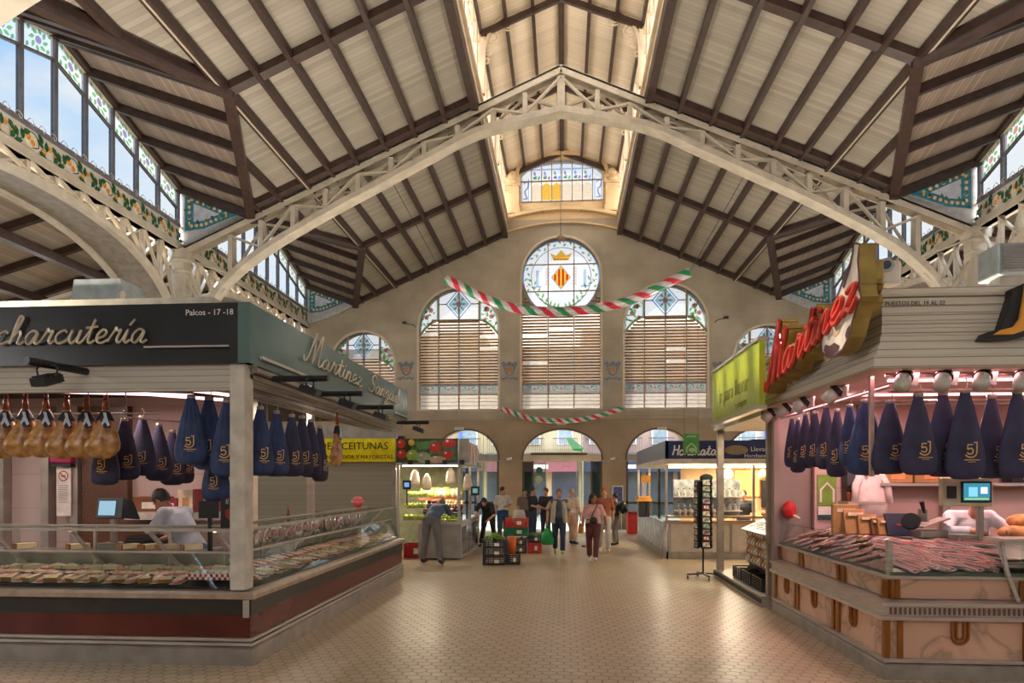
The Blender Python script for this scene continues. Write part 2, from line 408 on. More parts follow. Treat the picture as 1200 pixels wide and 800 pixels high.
def logo5j(mb, c, ax, ay, s, m=0, nrm=None):
    """the two joined signs 5 and J over a thin line of lettering"""
    c = Vector(c); ax = Vector(ax); ay = Vector(ay); n = ax.cross(ay)
    P = lambda x, y: c+ax*x*s+ay*y*s
    w = .13*s
    mb.ribbon([P(.05, .55), P(-.42, .55), P(-.45, .1)], w, n, m)
    mb.ribbon(spline([P(-.45, .1), P(-.1, .2), P(.08, -.02), P(-.02, -.3), P(-.3, -.32), P(-.5, -.2)], 5), w, n, m)
    mb.ribbon([P(.15, .75), P(.5, .75)], w, n, m)
    mb.ribbon(spline([P(.44, .75), P(.44, .1), P(.4, -.35), P(.1, -.62), P(-.35, -.62), P(-.65, -.42)], 5), w, n, m)
    mb.ribbon([P(-.75, -.9), P(.75, -.9)], .09*s, n, m)
    mb.ribbon([P(-.4, -1.1), P(.4, -1.1)], .05*s, n, m)

# colours
CREAM = pm('cream_iron_paint', srgb(196, 184, 164), .5, var=.06, scale=3, bump=.08)
CREAMD = pm('cream_moulding', srgb(205, 186, 158), .6, var=.06, scale=2)
DARKW = pm('dark_brown_beam', srgb(64, 45, 39), .45, var=.12, scale=5)
STEEL = pm('brushed_steel', srgb(196, 188, 178), .3, .55, var=.06, scale=4, stretch=(1, 1, 12))
STEELD = pm('dull_steel', srgb(158, 150, 140), .38, .45, var=.08, scale=4)
BLACK = pm('black_plastic', srgb(26, 26, 28), .4)
WHITE = pm('white_paint', srgb(222, 218, 210), .5, var=.03)
IVORY = pm('ivory_lettering', srgb(205, 190, 165), .35, .3)
GLASSC = glass('clear_case_glass', (.93, .97, .95), 0, .5, .02)
GLASSC2 = glass('clear_door_glass', (.85, .92, .88), 0, .4, .02)
SKYG = glass('tinted_clerestory_glass', (.078, .084, .088), .0, .3, .05)
LEAD = pm('lead_grey_bar', srgb(120, 118, 124), .5, .2)
# =================== STRUCTURE ===================
XC = -.08
TR = [-9.8, -.5, 8.8, 18.1, 27.4]           # truss planes
HL, ZL = 2.28, 11.93                    # lantern opening half width, roof edge height
HCn, ZCn = 8.45, 9.25                   # truss corner of the main slope
HP = 6.75; ZP = 9.99                    # where the cross gable ridge meets the slope
HW = 10.5; ZA = 11.35; ZE = 10.02; ZF = 8.93
ZEV, ZRG = 14.3, 15.2
zs = lambda x: ZL-(x-HL)*(ZL-ZCn)/(HCn-HL)
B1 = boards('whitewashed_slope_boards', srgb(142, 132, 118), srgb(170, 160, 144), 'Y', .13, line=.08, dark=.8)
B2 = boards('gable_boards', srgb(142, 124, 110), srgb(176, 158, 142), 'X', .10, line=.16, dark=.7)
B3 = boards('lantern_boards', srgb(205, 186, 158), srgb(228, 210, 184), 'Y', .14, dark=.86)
STONE = blocks('wall_ashlar', srgb(163, 149, 128), srgb(172, 158, 137), srgb(148, 134, 114), .95, .42, msize=.006)
STONEW = blocks('warm_upper_stone', srgb(214, 184, 140), srgb(220, 192, 150), srgb(196, 166, 122), .8, .4, msize=.006)
FLOOR = hexfloor('hexagon_floor_tiles', srgb(172, 152, 124), srgb(194, 174, 144), srgb(148, 130, 104), .145)
mb = MB(); mb.b2((-24, -10.2, -.2), (24, 27.0, 0)); mb.build('floor', FLOOR, kind='structure', loc=(0, 0, 0))

wn = [0]
def wname():
    wn[0] += 1; return 'window_%d' % wn[0]
def sgl(n, c): return glass(n, c, .45, .2)
SG = [sgl('frosted_white_glass', (.108, .107, .105)), sgl('leaf_green_glass', (.26, .55, .24)), sgl('flower_pink_glass', (.75, .36, .34)),
      sgl('violet_glass', (.40, .30, .52)), sgl('sky_blue_glass', (.30, .50, .85)), sgl('amber_glass', (.95, .55, .08)), sgl('ruby_glass', (.72, .04, .05)), sgl('pale_blue_glass', (.6, .74, .95))]
W0, GRN, PNK, VIO, BLU, AMB, RUB, PBL = range(8)

for sg in (-1, 1):
    X = lambda x, sg=sg: XC+sg*x
    for k in range(4):
        y0, y1 = TR[k], TR[k+1]; ym = (y0+y1)/2; near = k <= 1
        # main slope
        mb = MB()
        mb.prism([(X(HL), y0, ZL), (X(HL), y1, ZL), (X(HCn), y1, ZCn), (X(HP), ym, zs(HP)), (X(HCn), y0, ZCn)], (0, 0, .16))
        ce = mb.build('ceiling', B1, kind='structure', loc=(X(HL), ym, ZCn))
        for x in (3.05, 3.85, 4.63, 5.42, 6.1, 6.78, 7.53, 8.13):
            w = .18 if x == 6.78 else .105
            segs = [(y0, y1)] if x < 6.8 else [(y0, y0+(HCn-x)/(HCn-HP)*(ym-y0)), (y1-(HCn-x)/(HCn-HP)*(y1-ym), y1)]
            m2 = MB()
            for a, b in segs: m2.bar((X(x), a, zs(x)-.1), (X(x), b, zs(x)-.1), w, .2)
            m2.build('purlin', DARKW, ce)
            if x == 6.78: 
                m2 = MB(); m2.bar((X(x), y0, zs(x)-.205), (X(x), y1, zs(x)-.205), .04, .02); m2.build('batten', CREAM, ce)
        m2 = MB(); m2.bar((X(HL), y0, ZL-.1), (X(HL), y1, ZL-.1), .2, .26); m2.build('edge_beam', DARKW, ce)
        for ya, xe, hw in ((ym, HP, .2), (y0+.14, HCn, .22), (y1-(.45 if k < 3 else .14), HCn-(.15 if k < 3 else 0), .2)):
            o_ = .09; m2 = MB(); m2.bar((X(HL), ya, ZL-o_), (X(xe), ya, zs(xe)-o_), hw+.04, .16, up=(0, 0, 1)); m2.build('rafter', DARKW, ce)
        for a, b in ((y0, 1), (y1, -1)):
            m2 = MB(); m2.bar((X(HCn), a, ZCn-.14), (X(HP), ym, zs(HP)-.14), .22, .24); m2.build('valley_beam', DARKW, ce)
        # cross gable planes
        for a in (y0, y1):
            A, P, Cc, E = V(X(HW), ym, ZA), V(X(HP), ym, ZP), V(X(HCn), a, ZCn), V(X(HW), a, ZE)
            mb = MB(); mb.prism([A, P, Cc, E], (0, 0, .16))
            ce2 = mb.build('ceiling', B2, kind='structure', loc=(X(HP), ym, ZCn))
            for t in (.2, .4, .6, .8):
                p = P.lerp(Cc, t); q = A.lerp(E, t); m2 = MB()
                m2.bar(p-V(0, 0, .09), q-V(0, 0, .09), .15, .18); m2.build('purlin', DARKW, ce2)
            m2 = MB(); m2.bar(P-V(0, 0, .13), A-V(0, 0, .13), .24 if a == y1 else .1, .22); m2.build('ridge_beam', DARKW, ce2)
            m2 = MB(); dy_ = V(0, .12 if a == y0 else -.12, -.1); m2.bar(Cc+dy_, E+dy_, .16, .2); m2.build('eave_beam', DARKW, ce2)
            m2 = MB(); m2.bar(A+V(-sg*.1, 0, -.1), E+V(-sg*.1, 0, -.1), .16, .18); m2.build('gable_beam', DARKW, ce2)
        # clerestory glazing
        nP = 10; ys = [y0+.12+(y1-y0-.24)*i/nP for i in range(nP+1)]
        zt = lambda y: ZE+(ZA-ZE)*(1-abs(y-ym)/(ym-y0))-.12
        root = thing(wname(), None, None, (X(HW), ym, ZF), kind='structure')
        fr = MB()
        for i, y in enumerate(ys): fr.b2((X(HW)-.05, y-.045, ZF-.02), (X(HW)+.05, y+.045, zt(y)), 0)
        for a, b in ((y0, ym), (ym, y1)):
            fr.bar((X(HW), a+.05, zt(a+.05)-.03), (X(HW), b, zt(b)-.03), .12, .09, 1)
        fr.b2((X(HW)-.08, y0+.1, ZF-.06), (X(HW)+.08, y1-.1, ZF+.05), 0)
        for i in range(nP):
            a, b = ys[i], ys[i+1]
            fr.bar((X(HW), a, zt(a)-.56), (X(HW), b, zt(b)-.56), .07, .05, 0)
        fr.build('frame', [LEAD, CREAMD], root)
        for i in range(nP):
            a, b = ys[i]+.045, ys[i+1]-.045; x = X(HW)
            q = MB(); q.add([(x, a, ZF), (x, b, ZF), (x, b, zt(b)-.56), (x, a, zt(a)-.56)], [(0, 1, 2, 3)]); q.build('pane', SKYG, root)
            q = MB(); q.add([(x, a, zt(a)-.54), (x, b, zt(b)-.54), (x, b, zt(b)-.05), (x, a, zt(a)-.05)], [(0, 1, 2, 3)], W0)
            if not near:
                xi = x-sg*.012; cy = (a+b)/2; cz = zt(cy)-.3; sl = (zt(b)-zt(a))/(b-a)
                q.disc((xi, cy, cz), .085, (0, 1, sl), (0, 0, 1), 8, VIO if sg < 0 else PNK)
                for j in range(8):
                    an = j*PI/4+.3; q.leaf((xi-sg*.004, cy+.12*math.cos(an), cz+.12*math.sin(an)+sl*.12*math.cos(an)), .17, .045, an+.9, (0, 1, sl), (0, 0, 1), GRN)
                for dz, y_ in ((.2, cy-.28), (-.18, cy+.28), (.17, cy+.27), (-.17, cy-.27)):
                    q.disc((xi, y_, zt(y_)-.3+dz), .04, (0, 1, 0), (0, 0, 1), 6, PBL)
                    q.leaf((xi-sg*.004, y_, zt(y_)-.3+dz*.6), .14, .04, an+dz*9, (0, 1, sl), (0, 0, 1), GRN)
            q.build('stained_pane', SG, root)
        # tiled frieze of oranges under the glass
        x = X(HW)-sg*.04; root = thing('trim_%d' % (wn[0]), None, None, (X(HW), ym, 8.45), kind='structure')
        q = MB(); q.b2((X(HW)-.05, y0+.1, 8.45), (X(HW)+.05, y1-.1, 8.88), 0)
        if not near:
            xi = X(HW)-sg*.056; yy = y0+.3; j = 0; q2 = lambda y, z: (xi, y, z)
            TI = [0, 1, 2, 3, 4]
            while yy < y1-.5:
                q.ribbon(spline([q2(yy, 8.5), q2(yy+.2, 8.78), q2(yy+.42, 8.8), q2(yy+.5, 8.6), q2(yy+.32, 8.52)], 4), .02, (1, 0, 0), 4)
                q.disc(q2(yy+.28, 8.66), .16, (0, 1, 0), (0, 0, 1), 12, 3)
                xo = sg*.003
                for dy, dz, rr in ((.22, .70, .07), (.34, .62, .065), (.62, .56, .07), (.78, .7, .06), (.95, .62, .055)):
                    q.disc((xi-xo, yy+dy, 8+dz), rr, (0, 1, 0), (0, 0, 1), 9, 1)
                for dy, dz, an in ((.1, .6, 1.8), (.08, .75, .4), (.45, .78, -.6), (.5, .55, -.3), (.62, .75, 2.4), (.86, .82, -.9), (.9, .5, .9), (.7, .62, 1.6), (1.02, .78, -1.3), (1.0, .5, .3)):
                    q.leaf((xi-xo*2, yy+dy, 8+dz-.02), .22, .06, an, (0, 1, 0), (0, 0, 1), 2)
                yy += 1.12; j += 1
        q.build('tile_band', [pm('frieze_tile', srgb(205, 198, 182), .35, var=.05), pm('orange_fruit_tile', srgb(226, 150, 52), .3, var=.15, scale=20), pm('green_leaf_tile', srgb(44, 92, 58), .3, var=.25, scale=20), pm('frieze_white', srgb(224, 214, 196), .35), pm('frieze_line', srgb(60, 50, 60), .35)], root)
        q = MB(); q.b2((X(HW)-.09, y0, 8.24), (X(HW)+.09, y1, 8.45)); q.b2((X(HW)-.12, y0, 8.24), (X(HW)+.12, y1, 8.29)); q.b2((X(HW)-.07, y0, 8.875), (X(HW)+.07, y1, 8.91)); q.build('rail', CREAM, root)
        if not near:
            q = MB(); yy = y0+.3
            while yy < y1-.2:          # wrought scrolls along the sill
                c = V(X(HW)-sg*.1, yy, 8.95)
                q.tube(spline([c+V(0, -.1, .0), c+V(0, -.02, .1), c+V(0, .09, .05), c+V(0, .05, -.02), c+V(0, 0, .03)], 3), .009, 4); yy += .3
            q.build('scroll_iron', CREAM, root)
    # triangular tiled spandrels at the trusses
    for k in (2, 3, 4):
        y = TR[k]+(0 if k < 4 else -.12); q = MB()
        t3 = [V(X(HCn+.25), y-.03, 9.17), V(X(HW-.12), y-.03, 9.88), V(X(HW-.12), y-.03, 8.72), V(X(9.75), y-.03, 8.78)]
        q.prism([V(X(HCn), y+.02, 9.1), V(X(HW), y+.02, 9.98), V(X(HW), y+.02, 8.35), V(X(9.5), y+.02, 8.62)], (0, .08, 0), 0)
        ctr = (t3[0]+t3[1]+t3[2])/3; ti = [ctr+(p-ctr)*.95 for p in t3]; tj = [ctr+(p-ctr)*.44 for p in t3]
        q.add([p+V(0, -.03, 0) for p in ti], [(0, 1, 2, 3)], 0); q.add([p+V(0, -.035, 0) for p in [ctr+(p-ctr)*.88 for p in t3]], [(0, 1, 2, 3)], 1); q.add([p+V(0, -.04, 0) for p in tj], [(0, 1, 2, 3)], 3)
        for a, b, n in ((0, 1, 7), (1, 2, 5), (2, 3, 3), (3, 0, 5)):
            for i in range(n):
                p = (ctr+(t3[a]-ctr)*.66).lerp(ctr+(t3[b]-ctr)*.66, (i+.5)/n)+V(0, -.045, 0)
                q.disc(p, .048, (1, 0, 0), (0, 0, 1), 8, 2)
                q.leaf(p+V(.05*(1 if i % 2 else -1), -.002, .05), .12, .035, .8+i, (1, 0, 0), (0, 0, 1), 4)
        q.build('trim_%d' % (20+k+(4 if sg > 0 else 0)), [pm('spandrel_tile', srgb(190, 190, 188), .35), pm('turquoise_tile', srgb(44, 122, 140), .3, var=.2, scale=12), pm('orange_blossom_tile', srgb(232, 190, 130), .3), pm('pale_tile', srgb(196, 196, 206), .3), GREEN_T if False else pm('green_leaf_tile2', srgb(50, 118, 82), .3)], kind='structure')

# main lattice trusses
top = lambda x: 12.72-.438*abs(x)+.1
low_pts = spline([(-9.75, 0, 6.0), (-9.54, 0, 6.8), (-8.81, 0, 7.61), (-7.85, 0, 8.28), (-6.89, 0, 8.82), (-5.94, 0, 9.32), (-5.0, 0, 9.78), (-3.57, 0, 10.49), (-2.17, 0, 11.14), (0, 0, 11.62)], 8)
low_all = low_pts + [Vector((-p.x, 0, p.z)) for p in low_pts[-2::-1]]
def lowz(x):
    x = -abs(x)
    for a, b in zip(low_pts, low_pts[1:]):
        if a.x <= x <= b.x and b.x > a.x: return a.z+(b.z-a.z)*(x-a.x)/(b.x-a.x)
    return low_pts[0].z
for k in (2, 3):
    T = TR[k]; full = k == 3
    root = thing('lattice_truss', ['', 'nearer cream iron roof truss, only its outer ends showing high at the frame edges', 'cream riveted iron arch truss spanning the whole nave below the roof'][k-1], 'roof truss', (XC, T, 6))
    for nm, yy in (('top_chord', 0),):
        q = MB()
        for sg in (-1, 1):
            q.bar((XC, T, top(0)-.02), (XC+sg*10.4, T, top(10.4)-.02), .34, .06); q.bar((XC, T-.15, top(0)-.1), (XC+sg*10.4, T-.15, top(10.4)-.1), .04, .19); q.bar((XC, T+.15, top(0)-.1), (XC+sg*10.4, T+.15, top(10.4)-.1), .04, .19)
            if full:
                for i in range(110):
                    x = .1+i*.093; q.add([V(XC+sg*x+dx, T-.172-dy, top(x)-.06-dz) for dx, dy, dz in ((-.018, 0, -.018), (.018, 0, -.018), (.018, 0, .018), (-.018, 0, .018), (0, .016, 0))], [(0, 1, 4), (1, 2, 4), (2, 3, 4), (3, 0, 4)])
        q.build('top_chord', CREAM, root)
    q = MB(); P = [V(XC+p.x, T, p.z) for p in low_all]
    for i in range(len(P)-1):
        q.bar(P[i], P[i+1], .42, .05, up=(0, 0, 1)); q.bar(P[i]+V(0, -.18, .06), P[i+1]+V(0, -.18, .06), .04, .15); q.bar(P[i]+V(0, .18, .06), P[i+1]+V(0, .18, .06), .04, .15)
    if full:
        for i in range(0, len(low_all)-1):
            a, b = P[i], P[i+1]; n = max(1, int((b-a).length/.1))
            for j in range(n):
                p = a.lerp(b, j/n)
                for yy in (-.14, .02, .14): q.add([p+V(dx, yy+dy, -.026-dz) for dx, dy, dz in ((-.017, -.017, 0), (.017, -.017, 0), (.017, .017, 0), (-.017, .017, 0), (0, 0, .014))], [(0, 1, 4), (1, 2, 4), (2, 3, 4), (3, 0, 4)])
                p = p+V(0, -.2, .06); q.add([p+V(dx, -dy, dz) for dx, dy, dz in ((-.015, 0, -.015), (.015, 0, -.015), (.015, 0, .015), (-.015, 0, .015), (0, .014, 0))], [(0, 1, 4), (1, 2, 4), (2, 3, 4), (3, 0, 4)])
    q.build('arched_chord', CREAM, root)
    xs = [0, .95, 1.8, 2.75, 3.65, 4.55, 5.45, 6.35, 7.25, 8.15, 9.0]
    for sg in (-1, 1):
        for i, x in enumerate(xs):
            if sg > 0 and i == 0: continue
            q = MB(); q.bar((XC+sg*x, T, lowz(x)+.1), (XC+sg*x, T, top(x)-.25), .12 if i else .2, .26, up=(0, 1, 0)); q.build('upright', CREAM, root)
        for i in range(len(xs)-1):
            a, b = xs[i], xs[i+1]; q = MB()
            if i % 2 == 0: q.bar((XC+sg*a, T-.1, top(a)-.28), (XC+sg*b, T-.1, lowz(b)+.18), .05, .11, up=(0, 1, 0)); q.bar((XC+sg*(a+.05), T+.1, lowz(a)+.2), (XC+sg*b, T+.1, top(b)-.28), .05, .07, up=(0, 1, 0))
            else: q.bar((XC+sg*a, T-.1, lowz(a)+.18), (XC+sg*b, T-.1, top(b)-.28), .05, .11, up=(0, 1, 0)); q.bar((XC+sg*a, T+.1, top(a)-.28), (XC+sg*b, T+.1, lowz(b)+.2), .05, .07, up=(0, 1, 0))
            q.build('diagonal', CREAM, root)
        q = MB(); q.bar((XC+sg*9.0, T-.1, lowz(9.)+.1), (XC+sg*10.3, T-.1, top(10.3)-.3), .05, .08, up=(0, 1, 0)); q.bar((XC+sg*9.2, T, 7.2), (XC+sg*10.4, T, 6.1), .08, .09, up=(0, 1, 0)); q.bar((XC+sg*9.5, T, 6.2), (XC+sg*10.4, T, 7.6), .08, .07, up=(0, 1, 0)); q.build('diagonal', CREAM, root)
# columns and side girders
for sg in (-1, 1):
    X = lambda x, sg=sg: XC+sg*x
    side = 'left' if sg < 0 else 'right'
    for k in (2, 3):
        T = TR[k]; root = thing('iron_column', 'cream riveted iron column at the %s end of the %s roof truss' % (side, 'nearer' if k == 2 else 'wide central'), 'column', (X(10.45), T, 0))
        q = MB(); q.b2((X(10.45)-.17, T-.2, .5), (X(10.45)+.17, T+.2, 8.3)); q.b2((X(10.45)-.24, T-.26, 8.0), (X(10.45)+.24, T+.26, 8.24)); q.build('shaft', CREAM, root)
        q = MB(); q.b2((X(10.45)-.3, T-.3, 0), (X(10.45)+.3, T+.3, .5)); q.build('plinth', STONE, root)
        q = MB()
        for zz in (6.0, 6.25, 7.6, 7.9): q.lathe([(.24, zz), (.27, zz+.05), (.24, zz+.1)], (X(10.45), T-.02, 0), 12)
        q.build('collar', CREAM, root, smooth=True)
    for k in (2, 3):
        y0, y1 = TR[k], TR[k+1]; ym = (y0+y1)/2; hl = (y1-y0)/2-.2
        zz = lambda t: 5.9+2.05*math.sqrt(max(0, 1-abs(t)**2.3))
        root = thing('arched_girder', 'cream lattice side girder with an arched soffit, %s, %s bay' % (side, 'nearer' if k == 2 else 'farther'), 'girder', (X(HW), ym, 5.9))
        ts = [-1+2*i/36 for i in range(37)]; x = X(HW)
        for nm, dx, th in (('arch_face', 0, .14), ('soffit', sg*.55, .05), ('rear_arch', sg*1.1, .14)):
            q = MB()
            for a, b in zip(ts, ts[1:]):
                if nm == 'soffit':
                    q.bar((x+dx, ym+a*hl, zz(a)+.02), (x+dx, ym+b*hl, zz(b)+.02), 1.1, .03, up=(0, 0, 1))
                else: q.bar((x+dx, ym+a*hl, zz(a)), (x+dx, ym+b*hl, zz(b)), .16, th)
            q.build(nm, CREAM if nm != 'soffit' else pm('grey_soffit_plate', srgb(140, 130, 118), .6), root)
        n = 12
        for i in range(n):
            a, b = -1+2*i/n, -1+2*(i+1)/n; q = MB()
            if i: q.b2((x-.05, ym+a*hl-.05, zz(a)+.05), (x+.05, ym+a*hl+.05, 8.25))
            q.bar((x-.05, ym+a*hl, zz(a)+.05 if i else 6.4), (x-.05, ym+b*hl, 8.24), .04, .09, up=(1, 0, 0)); q.bar((x+.05, ym+a*hl, 8.24), (x+.05, ym+b*hl, zz(b)+.05 if i < n-1 else 6.4), .04, .09, up=(1, 0, 0)); q.build('lattice', CREAM, root)
    # side aisle roof with beams, outer wall
    q = MB(); q.prism([(X(10.9), TR[0], 8.35), (X(18.6), TR[0], 6.2), (X(18.6), TR[4], 6.2), (X(10.9), TR[4], 8.35)], (0, 0, .15))
    ce = q.build('ceiling', boards('aisle_boards', srgb(150, 136, 122), srgb(186, 172, 156), 'X', .14), kind='structure')
    for i in range(22):
        y = TR[0]+.8+i*1.7; q = MB(); q.bar((X(10.9), y, 8.25), (X(18.6), y, 6.1), .14, .16); q.build('purlin', DARKW, ce)
    for x in (12.8, 14.7, 16.6):
        z = 8.1-(x-10.9)*.279; q = MB(); q.bar((X(x), TR[0], z), (X(x), TR[4], z), .22, .22); q.build('rafter', DARKW, ce)
    q = MB(); xa, xb = sorted((X(18.6), X(18.9))); q.b2((xa, TR[0], 0), (xb, TR[4], 4.6)); q.b2((xa, TR[0], 6.05), (xb, TR[4], 6.4))
    for i in range(10): q.b2((xa, TR[0]+i*3.9, 4.6), (xb, TR[0]+i*3.9+.6, 6.1))
    q.build('wall_'+side, STONE, kind='structure')
    for k in (2, 3):     # inclined lattice struts of the aisle seen under the arches
        T = TR[k]; q = MB()
        for dz in (0, -.55): q.bar((X(10.7), T, 7.9+dz), (X(18.4), T, 5.9+dz), .16, .1)
        for i in range(14):
            a = 10.7+i*.55; z = lambda u: 7.9-(u-10.7)*.26
            q.bar((X(a), T, z(a)-(.55 if i % 2 else 0)), (X(a+.55), T, z(a+.55)-(0 if i % 2 else .55)), .04, .06, up=(0, 1, 0))
        q.build('aisle_truss', CREAM, label='cream lattice aisle strut sloping out beyond the %s %s column' % (side, 'nearer' if k == 2 else 'farther'), cat='roof truss')

# ---------- lantern ----------
for sg in (-1, 1):
    X = lambda x, sg=sg: XC+sg*x
    q = MB(); q.b2((min(X(HL-.06), X(HL+.12)), TR[0], ZL-.02), (max(X(HL-.06), X(HL+.12)), TR[4], 12.5)); q.b2((min(X(HL-.14), X(HL)), TR[0], 12.38), (max(X(HL-.14), X(HL)), TR[4], 12.5)); q.b2((min(X(HL-.12), X(HL)), TR[0], ZL+.02), (max(X(HL-.12), X(HL)), TR[4], ZL+.1))
    q.b2((min(X(HL-.05), X(HL+.1)), TR[0], 14.1), (max(X(HL-.05), X(HL+.1)), TR[4], 14.32))
    q.build('wall_lantern_'+('left' if sg < 0 else 'right'), CREAMD, kind='structure')
    for k in range(1, 4):
        y0, y1 = TR[k], TR[k+1]; root = thing(wname(), None, None, (X(HL), (y0+y1)/2, 12.5), kind='structure')
        q = MB(); n = 12
        for i in range(n+(1 if k == 3 else 0)):
            y = y0+(y1-y0)*i/n; w = .05 if i % 3 else .12
            q.b2((X(HL)-.05, y-w, 12.5), (X(HL)+.05, y+w, 14.1))
        q.b2((X(HL)-.03, y0, 13.55), (X(HL)+.03, y1, 13.6)); q.build('frame', CREAMD, root)
        q = MB(); q.add([(X(HL+.02), y0, 12.5), (X(HL+.02), y1, 12.5), (X(HL+.02), y1, 14.1), (X(HL+.02), y0, 14.1)], [(0, 1, 2, 3)]); q.build('pane', glass('lantern_pane', (.62, .60, .56), .35, .3), root)
    q = MB(); q.prism([(XC, TR[0], ZRG), (XC, TR[4], ZRG), (X(2.6), TR[4], ZRG-2.6*.4), (X(2.6), TR[0], ZRG-2.6*.4)], (0, 0, .14))
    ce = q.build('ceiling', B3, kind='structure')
    for x in ([.0] if sg < 0 else [])+[.77, 1.5, 2.2]:
        m2 = MB(); m2.bar((X(x), TR[0], ZRG-.4*x-.09), (X(x), TR[4], ZRG-.4*x-.09), .16 if x == 0 else .09, .16); m2.build('purlin', DARKW, ce)
    for k in range(1, 5):
        for y in ([TR[k]+.45] if k < 4 else [TR[k]-.1])+[(TR[k-1]+TR[k])/2]:
            m2 = MB(); m2.bar((XC, y, ZRG-.2), (X(2.2), y, ZRG-.4*2.2-.2), .1, .16); m2.build('rafter', DARKW, ce)
for i, y in enumerate((13.45, 18.6, 22.75)):   # fretwork arches
    root = thing('fretwork_arch', ['nearest cream fretwork arch in the roof lantern', 'cream fretwork arch in the lantern just behind the wide truss', 'farthest cream fretwork arch in the roof lantern'][i], 'arch', (XC, y, 12.2))
    q = MB(); pts = [V(XC-2.12, y, 12.5)]+[V(XC-2.1*math.cos(PI*t/16), y, 13.6+1.5*math.sin(PI*t/16)) for t in range(17)]+[V(XC+2.12, y, 12.5)]
    for a, b in zip(pts, pts[1:]): q.bar(a, b, .14, .07, up=(0, 0, 1))
    q.build('arch_rib', CREAMD, root)
    for sg in (-1, 1):
        q = MB()
        for cx_, cz_, r in ((1.86, 14.06, .2), (1.45, 14.38, .16), (1.98, 13.7, .12), (1.1, 14.62, .1), (.8, 14.76, .07), (2.04, 13.42, .08)):
            for rr in (r, r*.55):
                ring = [V(XC+sg*(cx_+rr*math.cos(a*PI/6)), y, cz_+rr*math.sin(a*PI/6)) for a in range(11)]
                q.tube(ring, .022, 4)
        q.bar((XC+sg*2.15, y, 12.5), (XC+sg*2.15, y, 14.2), .12, .1, up=(0, 1, 0))
        q.build('scrollwork', CREAMD, root)

# ---------- back wall ----------
YB = 27.4
def arch_loop(xa, xb, z0, zspr, rise, n=20):
    c = (xa+xb)/2; r = (xb-xa)/2
    return [(xa, z0), (xb, z0)]+[(c+r*math.cos(PI*i/n), zspr+rise*math.sin(PI*i/n)) for i in range(n+1)]
C0 = -.12
W_C = arch_loop(C0-1.61, C0+1.61, 4.78, 10.1, 1.61, 28)
W_L = arch_loop(-5.92, -2.61, 4.78, 8.1, 1.66); W_R = arch_loop(2.37, 5.66, 4.78, 8.1, 1.66)
W_SL = arch_loop(-9.55, -6.87, 4.78, 6.72, 1.32); W_SR = arch_loop(6.63, 9.31, 4.78, 6.72, 1.32)
D_C = arch_loop(-1.68, 1.52, 0, 2.75, 1.25); D_L = arch_loop(-5.25, -2.62, 0, 2.75, 1.25); D_R = arch_loop(2.46, 5.09, 0, 2.75, 1.25)
D_L2 = arch_loop(-9.2, -6.5, 0, 2.75, 1.25); D_R2 = arch_loop(6.3, 9.0, 0, 2.75, 1.25)
FW = arch_loop(-2.0, 1.8, 5.0, 7.6, 1.6)
W_T = [(-1.74, 13.08), (1.55, 13.08), (1.55, 14.2)]+[(-.095+1.645*math.cos(PI*i/12), 14.2+.62*math.sin(PI*i/12)) for i in range(1, 12)]+[(-1.74, 14.2)]
def wall_mesh(outer, holes, y, thick, name, mat):
    bm = bmesh.new(); allE = []
    for lp in [outer]+holes:
        vs = [bm.verts.new((x, y, z)) for x, z in lp]
        allE += [bm.edges.new((vs[i], vs[(i+1) % len(vs)])) for i in range(len(vs))]
    r = bmesh.ops.triangle_fill(bm, edges=allE, use_beauty=True)
    fs = [f for f in bm.faces]
    e = bmesh.ops.extrude_face_region(bm, geom=fs)
    bmesh.ops.translate(bm, vec=(0, thick, 0), verts=[v for v in e['geom'] if isinstance(v, bmesh.types.BMVert)])
    bmesh.ops.recalc_face_normals(bm, faces=bm.faces)
    me = bpy.data.meshes.new(name); bm.to_mesh(me); bm.free(); me.materials.append(mat)
    o = bpy.data.objects.new(name, me); COL.objects.link(o); o['kind'] = 'structure'; return o
dz = lambda L: [(x, z if z > 0 else -.01) for x, z in L]
doors = [D_L2, D_L, D_C, D_R, D_R2]
outer = [(-18.7, -.1)]
for D in doors: outer += [(D[0][0], -.1)]+[(x, z) for x, z in D[:1]]+[(x, z) for x, z in reversed(D[2:])][0:]+[(D[1][0], 0), (D[1][0], -.1)]
def clean(L):
    o = []
    for p in L:
        if not o or (abs(p[0]-o[-1][0])+abs(p[1]-o[-1][1])) > 1e-4: o.append(p)
    return o
outer = clean(outer+[(18.7, -.1), (18.7, 6.35), (10.6, 8.6), (10.5+XC, 10.1), (HCn+XC, 9.37), (HL+XC, 12.0), (HL+XC, 12.4), (-HL+XC, 12.4), (-HL+XC, 12.0), (-HCn+XC, 9.37), (-10.5+XC, 10.1), (-10.7, 8.6), (-18.7, 6.35)])
wall_mesh(outer, [W_C, W_L, W_R, W_SL, W_SR], YB, .6, 'wall_back', blocks('back_wall_stone', srgb(170, 157, 136), srgb(176, 163, 142), srgb(160, 146, 126), .95, .42, msize=.005, lower=(.84, .72, .62)))
wall_mesh([(-HL+XC, 12.4), (HL+XC, 12.4), (HL+XC, 14.4), (XC, ZRG+.1), (-HL+XC, 14.4)], [W_T], YB, .45, 'wall_lantern_back', STONEW)
